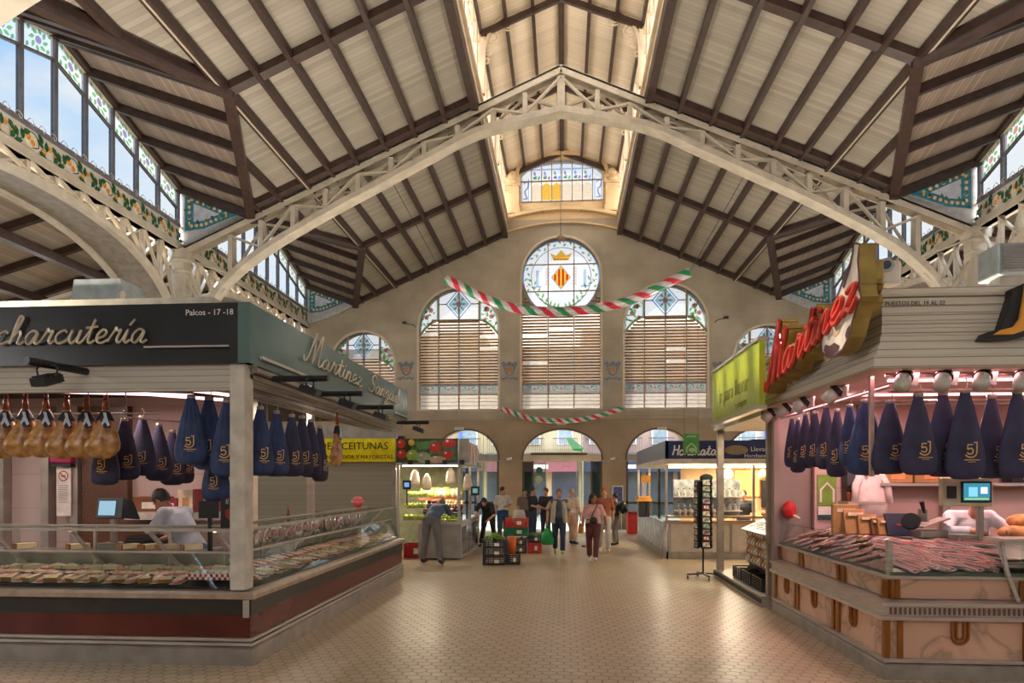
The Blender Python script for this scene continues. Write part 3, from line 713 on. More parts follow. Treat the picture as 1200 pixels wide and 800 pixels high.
# mouldings
q = MB(); q.b2((-18.6, YB-.14, 4.52), (18.6, YB, 4.74)); q.b2((-18.6, YB-.22, 4.66), (18.6, YB, 4.76)); q.b2((-18.6, YB-.07, 4.38), (18.6, YB, 4.52)); q.build('trim_1', STONE, kind='structure')
q = MB()
for zc, w in ((12.42, .13), (11.88, .05)):
    pts = [V(XC+x*.2278, YB-.12, zc+.34*(1-(x/10.)**2)) for x in range(-10, 11)]
    for a, b in zip(pts, pts[1:]): q.bar(a, b, .3 if w > .1 else .14, w)
for s in (-1, 1):
    x = XC+s*1.98; q.b2((x-.26, YB-.2, 12.75), (x+.26, YB, 14.25)); q.b2((x-.32, YB-.27, 13.72), (x+.32, YB, 14.02)); q.b2((x-.3, YB-.25, 12.62), (x+.3, YB, 12.85))
    q.ball((x, YB-.26, 14.12), (.17, .08, .17), 12); q.ball((x, YB-.3, 13.86), (.2, .08, .1), 10)
pts = [V(-.095+1.78*math.cos(PI*i/20), YB-.08, 14.26+.72*math.sin(PI*i/20)) for i in range(21)]
for a, b in zip(pts, pts[1:]): q.bar(a, b, .2, .16)
q.build('trim_2', STONEW, kind='structure')
q = MB(); q.b2((-18.6, YB-.05, .0), (-9.3, YB, .5)); 
for D, E2 in zip(doors, doors[1:]): q.b2((D[1][0]+.05, YB-.06, 0), (E2[0][0]-.05, YB, .55))
q.build('baseboard_back', pm('dark_stone_base', srgb(128, 114, 96), .7), kind='structure')
# arch mouldings round the doors and windows
q = MB()
for L, w in ((D_L, .06), (D_C, .06), (D_R, .06), (D_L2, .06), (D_R2, .06)):
    pts = [V(x, YB-.02, z) for x, z in L[2:]]
    for a, b in zip(pts, pts[1:]): q.bar(a, b, .05, w)
q.build('trim_3', pm('dark_arch_line', srgb(92, 74, 58), .6), kind='structure')
q = MB()
for L in (W_C, W_L, W_R, W_SL, W_SR):
    pts = [V(x, YB-.02, z) for x, z in L]+[V(L[0][0], YB-.02, L[0][1])]
    for a, b in zip(pts, pts[1:]): q.bar(a, b, .06, .09)
q.build('trim_4', CREAMD, kind='structure')

SLAT = slatmat('amber_louvre_slat', srgb(206, 164, 104))
LFR = pm('window_iron', srgb(150, 130, 104), .5)
LVG = glass('louvre_glass', (.20, .19, .17), .45, .2)
yI = YB+.12
def clipz(L, x, hi=True):
    best = None
    for a, b in zip(L[2:], L[3:]):
        if min(a[0], b[0])-1e-6 <= x <= max(a[0], b[0])+1e-6 and abs(a[0]-b[0]) > 1e-6:
            best = a[1]+(b[1]-a[1])*(x-a[0])/(b[0]-a[0])
    return best if best is not None else L[2][1]
def flower(q, cx_, cz_, r, y, m=PNK):
    for j in range(5):
        an = j*2*PI/5+.3; q.disc((cx_+r*.5*math.cos(an), y, cz_+r*.5*math.sin(an)), r*.45, (1, 0, 0), (0, 0, 1), 7, m)
    q.disc((cx_, y-.004, cz_), r*.3, (1, 0, 0), (0, 0, 1), 6, AMB)
def vines(q, xa, xb, za, zb, y, L, n, rnd, m=GRN):
    for i in range(n):
        x = rnd.uniform(xa, xb); z = rnd.uniform(za, zb)
        if z+.16 > clipz(L, x): continue
        q.leaf((x, y, z), rnd.uniform(.12, .2), .04, rnd.uniform(0, 6.28), (1, 0, 0), (0, 0, 1), m)
        if i % 3 == 0: q.ribbon(spline([(x, y+.002, z), (x+.08, y+.002, z+.1), (x+.02, y+.002, z+.2)], 3), .015, (0, 1, 0), m)
def louvre_window(L, cols, zlv, stained):
    xa, xb = L[0][0], L[1][0]; z0 = L[0][1]; root = thing(wname(), None, None, ((xa+xb)/2, yI, z0), kind='structure')
    c = (xa+xb)/2; r = (xb-xa)/2; n = cols
    xs = [xa+(xb-xa)*i/n for i in range(n+1)] if cols != 3 else [xa, c-.52, c+.52, xb]
    rnd = random.Random(int(c*10)+50)
    top_l = (lambda x: zlv-(max(0, abs(x-c)/r-.42)/.58)**2.2*.42*r) if stained == 'arch' else (lambda x: 10.1-math.sqrt(max(0, 1.55**2-(x-c)**2)) if abs(x-c) < 1.55 else 10.1)
    f = MB()
    for x in xs[1:-1]: f.b2((x-.025, yI-.05, z0), (x+.025, yI+.05, clipz(L, x) if stained == 'arch' else top_l(x)))
    for x in (xa+.03, xb-.03): f.b2((x-.03, yI-.05, z0), (x+.03, yI+.05, 8.1 if cols == 4 and stained == 'arch' and z0 < 5 and r > 1.5 else L[2][1]))
    f.b2((xa, yI-.04, z0+.62), (xb, yI+.04, z0+.67)); f.b2((xa, yI-.04, z0+1.05), (xb, yI+.04, z0+1.1)); f.b2((xa, yI-.04, z0), (xb, yI+.04, z0+.05))
    pts = [V(xa+(xb-xa)*i/24, yI, top_l(xa+(xb-xa)*i/24)) for i in range(25)]
    for a, b in zip(pts, pts[1:]): f.bar(a, b, .1, .05)
    f.build('frame', LFR, root)
    g = MB(); g.add([(xa, yI+.06, z0), (xb, yI+.06, z0), (xb, yI+.06, z0+.62), (xa, yI+.06, z0+.62)], [(0, 1, 2, 3)]); g.add([(x, yI+.06, z) for x, z in ([(xa, z0+1.08), (xb, z0+1.08)]+[(p.x, p.z) for p in reversed(pts)])], [tuple(range(27))]); g.build('pane', LVG, root)
    # slats
    s_ = MB(); z = z0+1.16
    skip = set(rnd.sample(range(4, 32), 3)) if r > 1.5 else set(); k = 0
    while z < zlv+(.2 if stained == 'arch' else 2.2):
        for i in range(n):
            a, b = xs[i]+.03, xs[i+1]-.03
            ok_ = [a+(b-a)*t/16 for t in range(17) if top_l(a+(b-a)*t/16) > z+.06]
            if len(ok_) < 4: continue
            a, b = ok_[0], ok_[-1]
            if (k in skip and (k*7+i) % n == 0): continue
            s_.box(((a+b)/2, yI-.02, z), (b-a, .125, .01), 0, rx=math.radians(50))
        z += .122; k += 1
    for i in range(n):
        for zz in (z0+.2, z0+.35, z0+.5): s_.box(((xs[i]+xs[i+1])/2, yI-.02, zz), (xs[i+1]-xs[i]-.06, .07, .01), 0, rx=math.radians(20))
    s_.build('louvre', SLAT, root)
    # patterned band
    p = MB(); p.add([(xa, yI, z0+.67), (xb, yI, z0+.67), (xb, yI, z0+1.05), (xa, yI, z0+1.05)], [(0, 1, 2, 3)], W0)
    for i in range(n):
        cx_ = (xs[i]+xs[i+1])/2; w = (xs[i+1]-xs[i])/2-.08; cz_ = z0+.86; y = yI-.008
        p.ribbon([(cx_-w, y, cz_-.14), (cx_+w, y, cz_-.14), (cx_+w, y, cz_+.14), (cx_-w, y, cz_+.14), (cx_-w, y, cz_-.14)], .018, (0, 1, 0), VIO)
        p.disc((cx_, y, cz_), .06, (1, 0, 0), (0, 0, 1), 8, PNK)
        for s in (-1, 1):
            p.ribbon(spline([(cx_+s*.09, y, cz_-.05), (cx_+s*w*.5, y, cz_+.09), (cx_+s*w*.8, y, cz_), (cx_+s*w*.6, y, cz_-.08), (cx_+s*w*.45, y, cz_)], 4), .03, (0, 1, 0), GRN)
            p.leaf((cx_+s*.1, y, cz_+.02), .13, .03, .6 if s > 0 else 2.5, (1, 0, 0), (0, 0, 1), GRN)
    p.build('patterned_band', SG, root)
    # stained head
    h = MB(); y = yI-.008
    if stained == 'arch':
        hp = [(x, z) for x, z in L[2:]]
        h.add([(x, yI, z) for x, z in hp]+[(p_.x, yI, p_.z) for p_ in pts], [tuple(range(len(hp)+25))], W0)
        cz_ = (zlv+L[2][1]+r)/2 if r > 1.5 else (zlv+.04+L[2][1]+r)/2; dw, dh = r*.31, (L[2][1]+r-zlv)/2*.92
        D = [(c-dw, y, cz_), (c, y, cz_+dh), (c+dw, y, cz_), (c, y, cz_-dh), (c-dw, y, cz_)]
        h.ribbon(D, .06, (0, 1, 0), BLU); D2 = [(c+(a-c)*.78, b, cz_+(d-cz_)*.78) for a, b, d in D]; h.ribbon(D2, .03, (0, 1, 0), GRN)
        h.add([(a, b+.002, d) for a, b, d in D2[:4]], [(0, 1, 2, 3)], PBL)
        flower(h, c, cz_, .14*r/1.6, y-.006)
        for j in range(8): h.leaf((c+.1*math.cos(j*PI/4), y-.004, cz_+.16*math.sin(j*PI/4)), .2*r/1.6, .05, j*PI/4, (1, 0, 0), (0, 0, 1), GRN)
        for s in (-1, 1):
            xl, xr = sorted((c+s*r*.52, c+s*r*.97))
            edge = [(x_, clipz(L, x_)-.05) for x_ in [xl+(xr-xl)*t/8 for t in range(9)]]; botm = [(x_, top_l(x_)+.06) for x_ in [xr-(xr-xl)*t/6 for t in range(7)]]
            loop = [(a, y, b) for a, b in edge+botm+edge[:1]]
            h.ribbon(loop, .05, (0, 1, 0), GRN); h.ribbon([(a+(c+s*r*.72-a)*.12, y-.002, b-.02) for a, _, b in loop], .03, (0, 1, 0), PBL)
            mx_, mz_ = (xl+xr)/2-s*.03, (clipz(L, (xl+xr)/2)+top_l((xl+xr)/2))/2
            for dx, dz_, rr in ((-.05*s, .14, .12), (.12*s, -.14, .11), (-.14*s, -.28, .08)): flower(h, mx_+dx*r/1.6, mz_+dz_*r/1.6, rr*r/1.6, y-.006)
            vines(h, xl+.06, xr-.1, mz_-.5*r/1.6, mz_+.45*r/1.6, y-.004, L, 26, rnd)
        h2 = MB()
        for s in (-1, 1):
            x_ = c+s*r*.5; h2.b2((x_-.02, yI-.04, top_l(x_)), (x_+.02, yI+.02, clipz(L, x_))); h2.b2((min(x_, c+s*dw), yI-.04, cz_-.015), (max(x_, c+s*dw), yI+.02, cz_+.015))
        h2.build('lead_bars', LFR, root)
    h.build('stained_head', SG, root)
    return root, xs, c
louvre_window(W_L, 4, 8.46, 'arch'); louvre_window(W_R, 4, 8.46, 'arch')
louvre_window(W_SL, 4, 6.9, 'arch'); louvre_window(W_SR, 4, 6.9, 'arch')
root, xs, c = louvre_window(W_C, 3, 8.5, 'round')
# round coat-of-arms glass
zc = 10.1; y = yI-.01; h = MB(); rnd = random.Random(3)
h.disc((c, yI, zc), 1.58, (1, 0, 0), (0, 0, 1), 40, W0)
for s in (-1, 1): h.add([(c+s*1.6, yI+.01, zc), (c+s*1.6, yI+.01, 8.9), (c+s*1.0, yI+.01, 8.9), (c+s*1.2, yI+.01, 9.1)], [(0, 1, 2, 3)], W0)
ring = lambda r, y_: [(c+r*math.cos(i*PI/24), y_, zc+r*math.sin(i*PI/24)) for i in range(49)]
h.ribbon(ring(1.53, y), .07, (0, 1, 0), BLU); h.ribbon(ring(1.2, y), .03, (0, 1, 0), VIO)
for i in range(40):
    an = i*2*PI/40; rr = 1.36
    if math.sin(an) > -.45:
        h.leaf((c+rr*math.cos(an), y-.004, zc+rr*math.sin(an)), .17, .04, an+1.57+(1 if i % 2 else -1)*.7, (1, 0, 0), (0, 0, 1), GRN)
        if i % 3 == 0: h.disc((c+(rr+.04)*math.cos(an+.08), y-.004, zc+(rr+.04)*math.sin(an+.08)), .03, (1, 0, 0), (0, 0, 1), 6, PNK)
h.add([(c-.36, y, zc), (c, y, zc+.46), (c+.36, y, zc), (c, y, zc-.46)], [(0, 1, 2, 3)], AMB)
for x_ in (-.24, -.08, .08, .24):
    hh = .46*(1-abs(x_)/.36)-.03; h.add([(c+x_-.035, y-.004, zc-hh), (c+x_+.035, y-.004, zc-hh), (c+x_+.035, y-.004, zc+hh), (c+x_-.035, y-.004, zc+hh)], [(0, 1, 2, 3)], RUB)
h.ribbon([(c-.38, y-.006, zc), (c, y-.006, zc+.48), (c+.38, y-.006, zc), (c, y-.006, zc-.48), (c-.38, y-.006, zc)], .03, (0, 1, 0), VIO)
cz = zc+.68          # crown
h.add([(c-.3, y, cz), (c+.3, y, cz), (c+.44, y, cz+.3), (c+.2, y, cz+.2), (c, y, cz+.42), (c-.2, y, cz+.2), (c-.44, y, cz+.3)], [tuple(range(7))], AMB)
h.ribbon([(c-.3, y-.004, cz+.04), (c+.3, y-.004, cz+.04)], .04, (0, 1, 0), RUB)
for s in (-1, 1):
    h.ribbon([(c+s*.95, y, zc-.35), (c+s*.95, y, zc+.3)], .11, (0, 1, 0), PBL); h.ribbon([(c+s*.8, y-.002, zc-.36), (c+s*1.12, y-.002, zc-.36)], .05, (0, 1, 0), BLU)
    for i in range(14):
        t = i/13; xx = c+s*(.15+1.0*t); zz = zc-1.25+1.1*t*t
        h.leaf((xx, y-.004, zz), .24, .045, (1.2 if s > 0 else 1.94)+(.7 if i % 2 else -.7), (1, 0, 0), (0, 0, 1), GRN)
    for i in range(6): h.ribbon(spline([(c+s*.45, y, zc-.3+i*.12), (c+s*.55, y, zc-.22+i*.12), (c+s*.62, y, zc-.3+i*.12)], 3), .025, (0, 1, 0), PNK)
h.build('arms_roundel', SG, root)
f = MB()
for x_ in (-.52, .52): zz = math.sqrt(1.58**2-x_**2); f.b2((c+x_-.02, yI-.05, zc-zz), (c+x_+.02, yI, zc+zz))
for z_ in (-.56, .52): zz = math.sqrt(1.58**2-z_**2); f.b2((c-zz, yI-.05, zc+z_-.02), (c+zz, yI, zc+z_+.02))
rp = [V(*p) for p in ring(1.58, yI-.02)]
for a, b in zip(rp, rp[1:]): f.bar(a, b, .08, .06)
f.build('lead_bars', LFR, root)
# lantern end window
root = thing(wname(), None, None, (-.1, yI, 13.08), kind='structure')
h = MB(); y = yI-.01; h.add([(x, yI, z) for x, z in W_T], [tuple(range(len(W_T)))], W0)
zt2 = lambda x: 14.2+.62*math.sqrt(max(0, 1-((x+.095)/1.645)**2))
for i in range(6):
    xa = -1.32+i*.408+.02; xb = xa+.37; xm = (xa+xb)/2
    m_ = [5, 5, 5, 2, 2, 5][i]
    mm = AMB if i in (1, 2) else 8
    h.add([(xa, y, 13.22), (xb, y, 13.22), (xb, y, 13.8), (xm, y, 13.92), (xa, y, 13.8)], [(0, 1, 2, 3, 4)], mm)
    h.ribbon([(xa, y-.004, 13.96), (xb, y-.004, 13.96)], .04, (0, 1, 0), AMB)
    for j in range(4):
        xx = xa+.05+j*.09; h.leaf((xx, y-.004, 14.1+.1*(j % 2)), .2, .05, j*1.3+.5, (1, 0, 0), (0, 0, 1), [GRN, VIO, BLU][(i+j) % 3])
        h.disc((xx, y-.006, min(zt2(xx)-.12, 14.45)), .04, (1, 0, 0), (0, 0, 1), 6, BLU)
for s in (-1, 1):
    cx_ = -.095+s*1.46
    h.ribbon(spline([(cx_-.08, y, 13.9), (cx_+.1, y, 13.98), (cx_+.1, y, 13.75), (cx_-.02, y, 13.6), (cx_+.02, y, 13.42), (cx_+.08, y, 13.3), (cx_-.08, y, 13.3)], 4), .05, (0, 1, 0), VIO)
    h.ribbon([(cx_-.14, y+.002, 13.15), (cx_-.14, y+.002, 14.1)], .03, (0, 1, 0), BLU); h.ribbon([(cx_+.13, y+.002, 13.15), (cx_+.13, y+.002, 14.1)], .03, (0, 1, 0), BLU)
h.build('stained_pane', SG+[glass('cream_glass', (.95, .78, .58), .45, .2)], root)
f = MB()
for i in range(7): x = -1.31+i*.408; f.b2((x-.018, yI-.05, 13.08), (x+.018, yI, zt2(x)))
f.b2((-1.74, yI-.05, 13.96), (1.55, yI, 14.0)); f.b2((-1.74, yI-.05, 13.12), (1.55, yI, 13.18))
f.build('frame', LFR, root)

# sliding glass doors and transom in the door arches
POST = pm('dark_bronze_frame', srgb(84, 74, 62), .4, .5)
for i, D in enumerate(doors):
    xa, xb = D[0][0], D[1][0]; yy = YB+.2
    root = thing('door_%d' % (i+1), None, None, ((xa+xb)/2, yy, 0), kind='structure')
    q = MB(); q.b2((xa, yy-.12, 2.72), (xb, yy+.12, 2.98)); q.b2((xa, yy-.14, 2.95), (xb, yy+.14, 3.0)); q.build('transom', CREAMD if i == 2 else STEELD, root)
    if i == 2:
        q = MB()
        for x in (xa+.04, xa+.42, xb-.42, xb-.04): q.b2((x-.04, yy-.05, 0), (x+.04, yy+.05, 2.72))
        q.b2((xa+.35, yy-.2, 2.96), (xb-.6, yy-.1, 3.06)); q.build('frame', POST, root)
        for nm, a, b in (('side_light', xa+.08, xa+.38), ('side_light', xb-.38, xb-.08), ('sliding_leaf', xa+.46, xa+.95), ('sliding_leaf', xb-1.0, xb-.46)):
            q = MB(); q.b2((a, yy-.02, .05), (b, yy+.02, 2.7)); q.build(nm, GLASSC2 if nm == 'sliding_leaf' else glass('dark_side_glass', (.25, .33, .28), 0, .5), root)
        q = MB()
        for x in (xa+.95, xb-1.0): q.b2((x-.02, yy-.03, .03), (x+.02, yy+.03, 2.7))
        q.build('leaf_stile', STEELD, root)
        q = MB(); q.disc((xa+.68, yy-.04, 2.35), .14, (1, 0, 0), (0, 0, 1), 20, 0); q.disc((xa+.66, yy-.04, 1.98), .16, (1, 0, 0), (0, 0, 1), 20, 1); q.build('door_sticker', [pm('green_sticker', srgb(30, 96, 62), .4), pm('pale_green_sticker', srgb(150, 168, 120), .4)], root)
    else:
        q = MB()
        for x in (xa+.04, (xa+xb)/2, xb-.04): q.b2((x-.05, yy-.05, 0), (x+.05, yy+.05, 2.72))
        q.b2((xa, yy-.05, 1.0), (xb, yy+.05, 1.1)); q.build('frame', POST, root)
        q = MB(); q.b2((xa+.05, yy-.01, .05), (xb-.05, yy+.01, 2.7)); q.build('pane', GLASSC2, root)
    q = MB(); q.add([(x, yy, max(z, 2.98)) for x, z in D[2:]], [tuple(range(len(D)-2))]); q.build('fanlight', GLASSC2, root)
# tiled coats of arms between the windows
for i, px in enumerate((476, 597, 718, 844)):
    c_ = aY(px, 433, YB); y = YB-.03; q = MB()
    q.prism([(c_.x+a*.3, y, c_.z+b*.3) for a, b in ((-1.1, .9), (-.8, 1.1), (-.4, .8), (0, 1.15), (.4, .8), (.8, 1.1), (1.1, .9), (.8, .2), (.5, -.6), (0, -.9), (-.5, -.6), (-.8, .2))], (0, .03, 0), 0)
    q.add([(c_.x+a*.3, y-.006, c_.z+b*.3) for a, b in ((-.45, .4), (.45, .4), (.4, -.3), (0, -.65), (-.4, -.3))], [tuple(range(5))], 1)
    for x_ in (-.25, 0, .25): q.add([(c_.x+(x_-.06)*.3, y-.01, c_.z-.12), (c_.x+(x_+.06)*.3, y-.01, c_.z-.12), (c_.x+(x_+.06)*.3, y-.01, c_.z+.1), (c_.x+(x_-.06)*.3, y-.01, c_.z+.1)], [(0, 1, 2, 3)], 2)
    for s in (-1, 1): q.ribbon(spline([(c_.x+s*.02, y, c_.z-.38), (c_.x+s*.15, y, c_.z-.32), (c_.x+s*.25, y, c_.z-.4), (c_.x+s*.32, y, c_.z-.33)], 4), .07, (0, 1, 0), 0)
    q.build('wall_emblem', [pm('grey_blue_tile', srgb(108, 112, 122), .4, var=.2, scale=20), pm('ochre_tile', srgb(184, 152, 92), .4), pm('red_tile', srgb(140, 70, 60), .4)],
            label='grey-blue tiled coat of arms on the back wall, %s from the left' % ORD[i], cat='emblem', group='tiled coats of arms')

wall_mesh([(-18.9, -.1), (18.9, -.1), (18.9, 6.5), (10.6, 10.3), (2.4, 14.3), (0, 15.4), (-2.4, 14.3), (-10.6, 10.3), (-18.9, 6.5)], [FW], TR[0]-.4, .35, 'wall_front', STONE)  # unseen wall shuts out light from behind; opening added for frontal light
# =================== PEOPLE ===================
SKIN = pm('skin', srgb(196, 146, 118), .5, var=.04, scale=10)
SKIND = pm('tanned_skin', srgb(160, 108, 82), .5, var=.04, scale=10)
HAIRD = pm('dark_hair', srgb(34, 26, 22), .6, var=.2, scale=40)
def cloth(name, c, var=.07): return pm(name, srgb(*c), .85, var=var, scale=7, bump=.15, bscale=18)
def remesh(o, vs, smooth=2):
    r = o.modifiers.new('merge', 'REMESH'); r.mode = 'VOXEL'; r.voxel_size = vs; r.use_smooth_shade = True
    s = o.modifiers.new('soften', 'SMOOTH'); s.iterations = smooth; s.factor = .6
STAND = dict(pel=(0, 0, .95), che=(0, .0, 1.27), nek=(0, -.01, 1.46), hed=(0, .02, 1.60), look=(0, 1, 0),
  shL=(-.18, -.01, 1.385), elL=(-.25, -.03, 1.12), wrL=(-.26, .05, .88), shR=(.18, -.01, 1.385), elR=(.25, -.03, 1.12), wrR=(.26, .05, .88),
  hiL=(-.09, 0, .92), knL=(-.10, .02, .50), anL=(-.10, -.02, .08), hiR=(.09, 0, .92), knR=(.10, .02, .50), anR=(.10, -.02, .08))
def person(label, loc, rz, shirt, trousers, shoes, pose=None, sc=1., skin=None, hair=HAIRD, hairlong=0., sleeve=.9, girth=1., legflare=1., group=None, coat=None, shirt_low=.02, shorts=False):
    J = {k: Vector(v) for k, v in {**STAND, **(pose or {})}.items()}
    skin = skin or SKIN; root = thing('person', label, 'person', (0, 0, 0), group)
    f = J['look'].normalized(); h = J['hed']; up = (h-J['nek']).normalized(); side = f.cross(Vector((0, 0, 1))); side = side.normalized() if side.length > .1 else Vector((1, 0, 0)); hu = side.cross(f).normalized()
    M = Matrix((side, f, hu)).transposed()
    sh = (J['shR']-J['shL']).normalized()
    def torso(mb, e, low):
        a = J['pel']-(J['che']-J['pel']).normalized()*low; sm = (J['shL']+J['shR'])/2
        g = girth
        mb.tube([a, J['pel']+(J['che']-J['pel'])*.15, J['pel'].lerp(J['che'], .5), J['che'], sm.lerp(J['che'], .25), sm+(sm-J['che']).normalized()*.03], [.155*g+e, .165*g+e, .145*g+e, .165*g**.7+e, .15+e, .085+e], 14, flat=.68, up=sh)
        mb.tube([J['shL'], J['shR']], .058+e, 8); mb.ball(J['shL'], .062+e); mb.ball(J['shR'], .062+e)
    def arm(mb, s, e, frac):
        a, b, c = J['sh'+s], J['el'+s], J['wr'+s]
        if frac <= 1: mb.tube([a, a.lerp(b, frac)], [.055+e, .046+e*1.6], 8)
        else: mb.tube([a, b, b.lerp(c, frac-1)], [.055+e, .044+e, .034+e*1.3], 8); mb.ball(b, .045+e)
    def leg(mb, s, e, frac):
        a, b, c = J['hi'+s], J['kn'+s], J['an'+s]; g = girth**.6
        if frac <= 1: mb.tube([a, a.lerp(b, frac)], [.088*g+e, .07*g+e], 10)
        else: mb.tube([a, a.lerp(b, .5), b, b.lerp(c, .4), b.lerp(c, frac-1)], [.09*g+e, .078*g+e, .056*g+e, .054*g+e*legflare, .04+e*1.6*legflare], 10)
    b = MB()
    b.tube([J['nek']-up*.06, J['nek']+up*.02, h-up*.04], [.06, .052, .055], 10)
    b.ball(h+hu*.01, (.074, .092, .112), 14, rot=M); b.ball(h+f*.03-hu*.07, (.05, .055, .045), 10, rot=M)
    b.tube([h+f*.085+hu*.015, h+f*.108-hu*.02], [.009, .015], 6)
    for s in (-1, 1): b.ball(h+side*s*.077-f*.01, (.012, .022, .032), 6, rot=M)
    torso(b, 0, .08)
    for s, sg in (('L', -1), ('R', 1)):
        arm(b, s, 0, 2); leg(b, s, 0, 2)
        w = J['wr'+s]; d = (w-J['el'+s]).normalized(); q = J.get('hd'+s, d); q = Vector(q).normalized()
        pn = Vector((-sg, 0, 0)); pn = (pn-q*pn.dot(q)); pn = pn.normalized() if pn.length > .1 else q.orthogonal().normalized(); tw = q.cross(pn).normalized()
        b.tube([w-d*.02, w+q*.04, w+q*.085], [.028, .036, .034], 8, flat=.5, up=tw)
        for k, L in enumerate((.06, .068, .064, .05)):
            p0 = w+q*.08+tw*(.024-.016*k); b.tube([p0, p0+q*L*.5+pn*.006, p0+q*L*.85+pn*.028], [.0105, .0098, .008], 6)
        tdir = tw if (tw.dot(f) > 0) else -tw
        b.tube([w+q*.025+tdir*.02, w+q*.055+tdir*.045, w+q*.085+tdir*.05+pn*.012], [.013, .0115, .009], 6)
        an = J['an'+s]; to = J.get('to'+s, (0, 1, -.25)); to = Vector(to).normalized(); b.tube([an, an+to*.1], [.042, .03], 8)
    o = b.build('body', skin, root); remesh(o, .0125, 1)
    t = MB(); torso(t, .02, shirt_low+.02); [arm(t, s, .014, sleeve) for s in 'LR']; o = t.build('shirt', shirt, root); remesh(o, .015, 3)
    t = MB(); a = J['pel']; t.tube([a+(J['che']-a).normalized()*.09, a-(J['che']-a).normalized()*.02, (J['hiL']+J['hiR'])/2-Vector((0, 0, .05))], [.15*girth+.016, .168*girth+.018, .14*girth+.016], 14, flat=.72, up=sh)
    [leg(t, s, .018, .95 if shorts else 1.92) for s in 'LR']; o = t.build('trousers', trousers, root); remesh(o, .016, 3)
    for s in 'LR':
        t = MB(); an = J['an'+s]; to = Vector(J.get('to'+s, (0, 1, -.25))).normalized()
        t.tube([an-to*.05-Vector((0, 0, .025)), an+to*.02-Vector((0, 0, .02)), an+to*.1-Vector((0, 0, .02)), an+to*.19-Vector((0, 0, .0))], [.042, .052, .046, .032], 8, flat=.85); t.build('shoe', shoes, root, smooth=True)
    if hair:
        t = MB(); t.ball(h-f*.018+hu*.036, (.088, .1, .108), 14, rot=M)
        if hairlong: t.tube([h-f*.05+hu*.03, h-f*.09-hu*.08, h-f*.1-hu*(.08+hairlong)], [.07, .065, .03], 10)
        t.build('hair', hair, root, smooth=True)
    e = MB()
    for s in (-1, 1): e.ball(h+f*.086+side*s*.03+hu*.018, .008, 6)
    e.tube([h+f*.088-side*.02-hu*.052, h+f*.093-hu*.054, h+f*.088+side*.02-hu*.052], .005, 4)
    e.build('eyes_and_mouth', pm('dark_features', srgb(70, 36, 30), .5), root)
    root.location = loc; root.rotation_euler[2] = rz; root.scale = (sc,)*3
    return root, J
def hand_world(root, J, s, d=.09):
    w = J['wr'+s]; return Matrix.Translation(root.location) @ Matrix.Rotation(root.rotation_euler[2], 4, 'Z') @ (w*root.scale[0]+(w-J['el'+s]).normalized()*d*root.scale[0])
STEP = dict(knL=(-.10, .14, .52), anL=(-.10, .22, .10), toL=(0, 1, .1), knR=(.10, -.02, .50), anR=(.10, -.26, .14), toR=(0, 1, -.7), elL=(-.25, -.08, 1.13), wrL=(-.24, -.10, .88), elR=(.25, -.02, 1.12), wrR=(.25, .12, .89))

# =================== LEFT STALL ===================
XL, YL = -3.2, 6.8
SLATE = pm('dark_slate_fascia', srgb(40, 43, 45), .25, var=.1, scale=1.2)
TEAL = pm('grey_green_fascia', srgb(96, 122, 118), .14, .15, var=.05, scale=1.)
SHUT = boards('shutter_cream', srgb(176, 168, 152), srgb(192, 184, 168), 'Z', .065, line=.12, dark=.6)
RED = pm('oxblood_panel', srgb(92, 34, 28), .25, var=.12, scale=1.5)
GRAN = pm('brown_granite', srgb(92, 62, 44), .3, var=.35, scale=60)
kio = thing('deli_kiosk', 'charcuterie kiosk on the left under a slate and grey-green canopy', 'kiosk', (-5.8, 9.5, 0))
q = MB(); q.b2((-9.2, YL-.06, 3.11), (XL, YL+.06, 3.73)); ff = q.build('front_fascia', SLATE, kio, label='dark slate front fascia')
q = MB(); q.b2((XL-.12, YL-.065, 3.11), (XL+.005, 13.75, 3.73)); sf = q.build('side_fascia', TEAL, kio, label='grey-green glossy side fascia')
q = MB(); st, wd = script_strokes('charcuterIa', (0, 0, 0), (1.26, 0, 0), (0, 0, 1), .135); x0 = -4.28-wd*1.26
for s_ in st: q.tube([p+V(x0, YL-.1, 3.33) for p in s_], .013, 5)
q.build('script_lettering', IVORY, ff)
q = MB(); text_mesh(q, 'Palcos - 17 -18', (-3.62, YL-.068, 3.63), (1, 0, 0), (0, 0, 1), .085); q.build('number_lettering', WHITE, ff)
q = MB(); q.bar((-4.3, YL-.09, 3.28), (-3.4, YL-.09, 3.28), .03, .018); q.build('trim_bar', STEEL, ff)
q = MB(); st, wd = script_strokes('Martinez  Sanguel', (0, 0, 0), (0, 1.0, 0), (0, 0, 1), .14); k = 4.75/wd
q2 = MB()
for n_, s_ in enumerate(st): (q if s_[0].y < 8*.14*1.02 else q2).tube([V(XL+.04, 8.15+p.y*k, 3.38+p.z*(1.35 if n_ == 0 else 1)) for p in s_], .012, 5)
q.build('script_lettering', IVORY, sf); q2.build('script_lettering', IVORY, sf)
q = MB(); q.bar((XL+.03, YL+.15, 3.2), (XL+.03, 8.6, 3.2), .03, .03); q.bar((XL+.03, 12.7, 3.2), (XL+.03, 13.7, 3.2), .03, .03); q.build('trim_bar', STEEL, sf)
q = MB(); q.b2((-9.2, YL+.0, 2.84), (XL-.12, YL+.1, 3.11)); q.build('shutter_box', SHUT, kio)
q = MB(); q.b2((-3.43, YL-.02, .78), (-3.27, YL+.18, 3.14)); q.build('corner_post', pm('white_post', srgb(196, 186, 170), .5), kio, bevel=.008)
q = MB()
for dx, z in ((-.02, 3.06), (-.1, 3.0), (-.2, 2.95), (-.34, 2.92), (-.55, 2.95), (-.8, 2.98)): q.b2((XL+dx-.03, YL+.1, z-.02), (XL+dx+.03, 13.7, z+.025))
q.build('awning_rails', STEELD, kio)
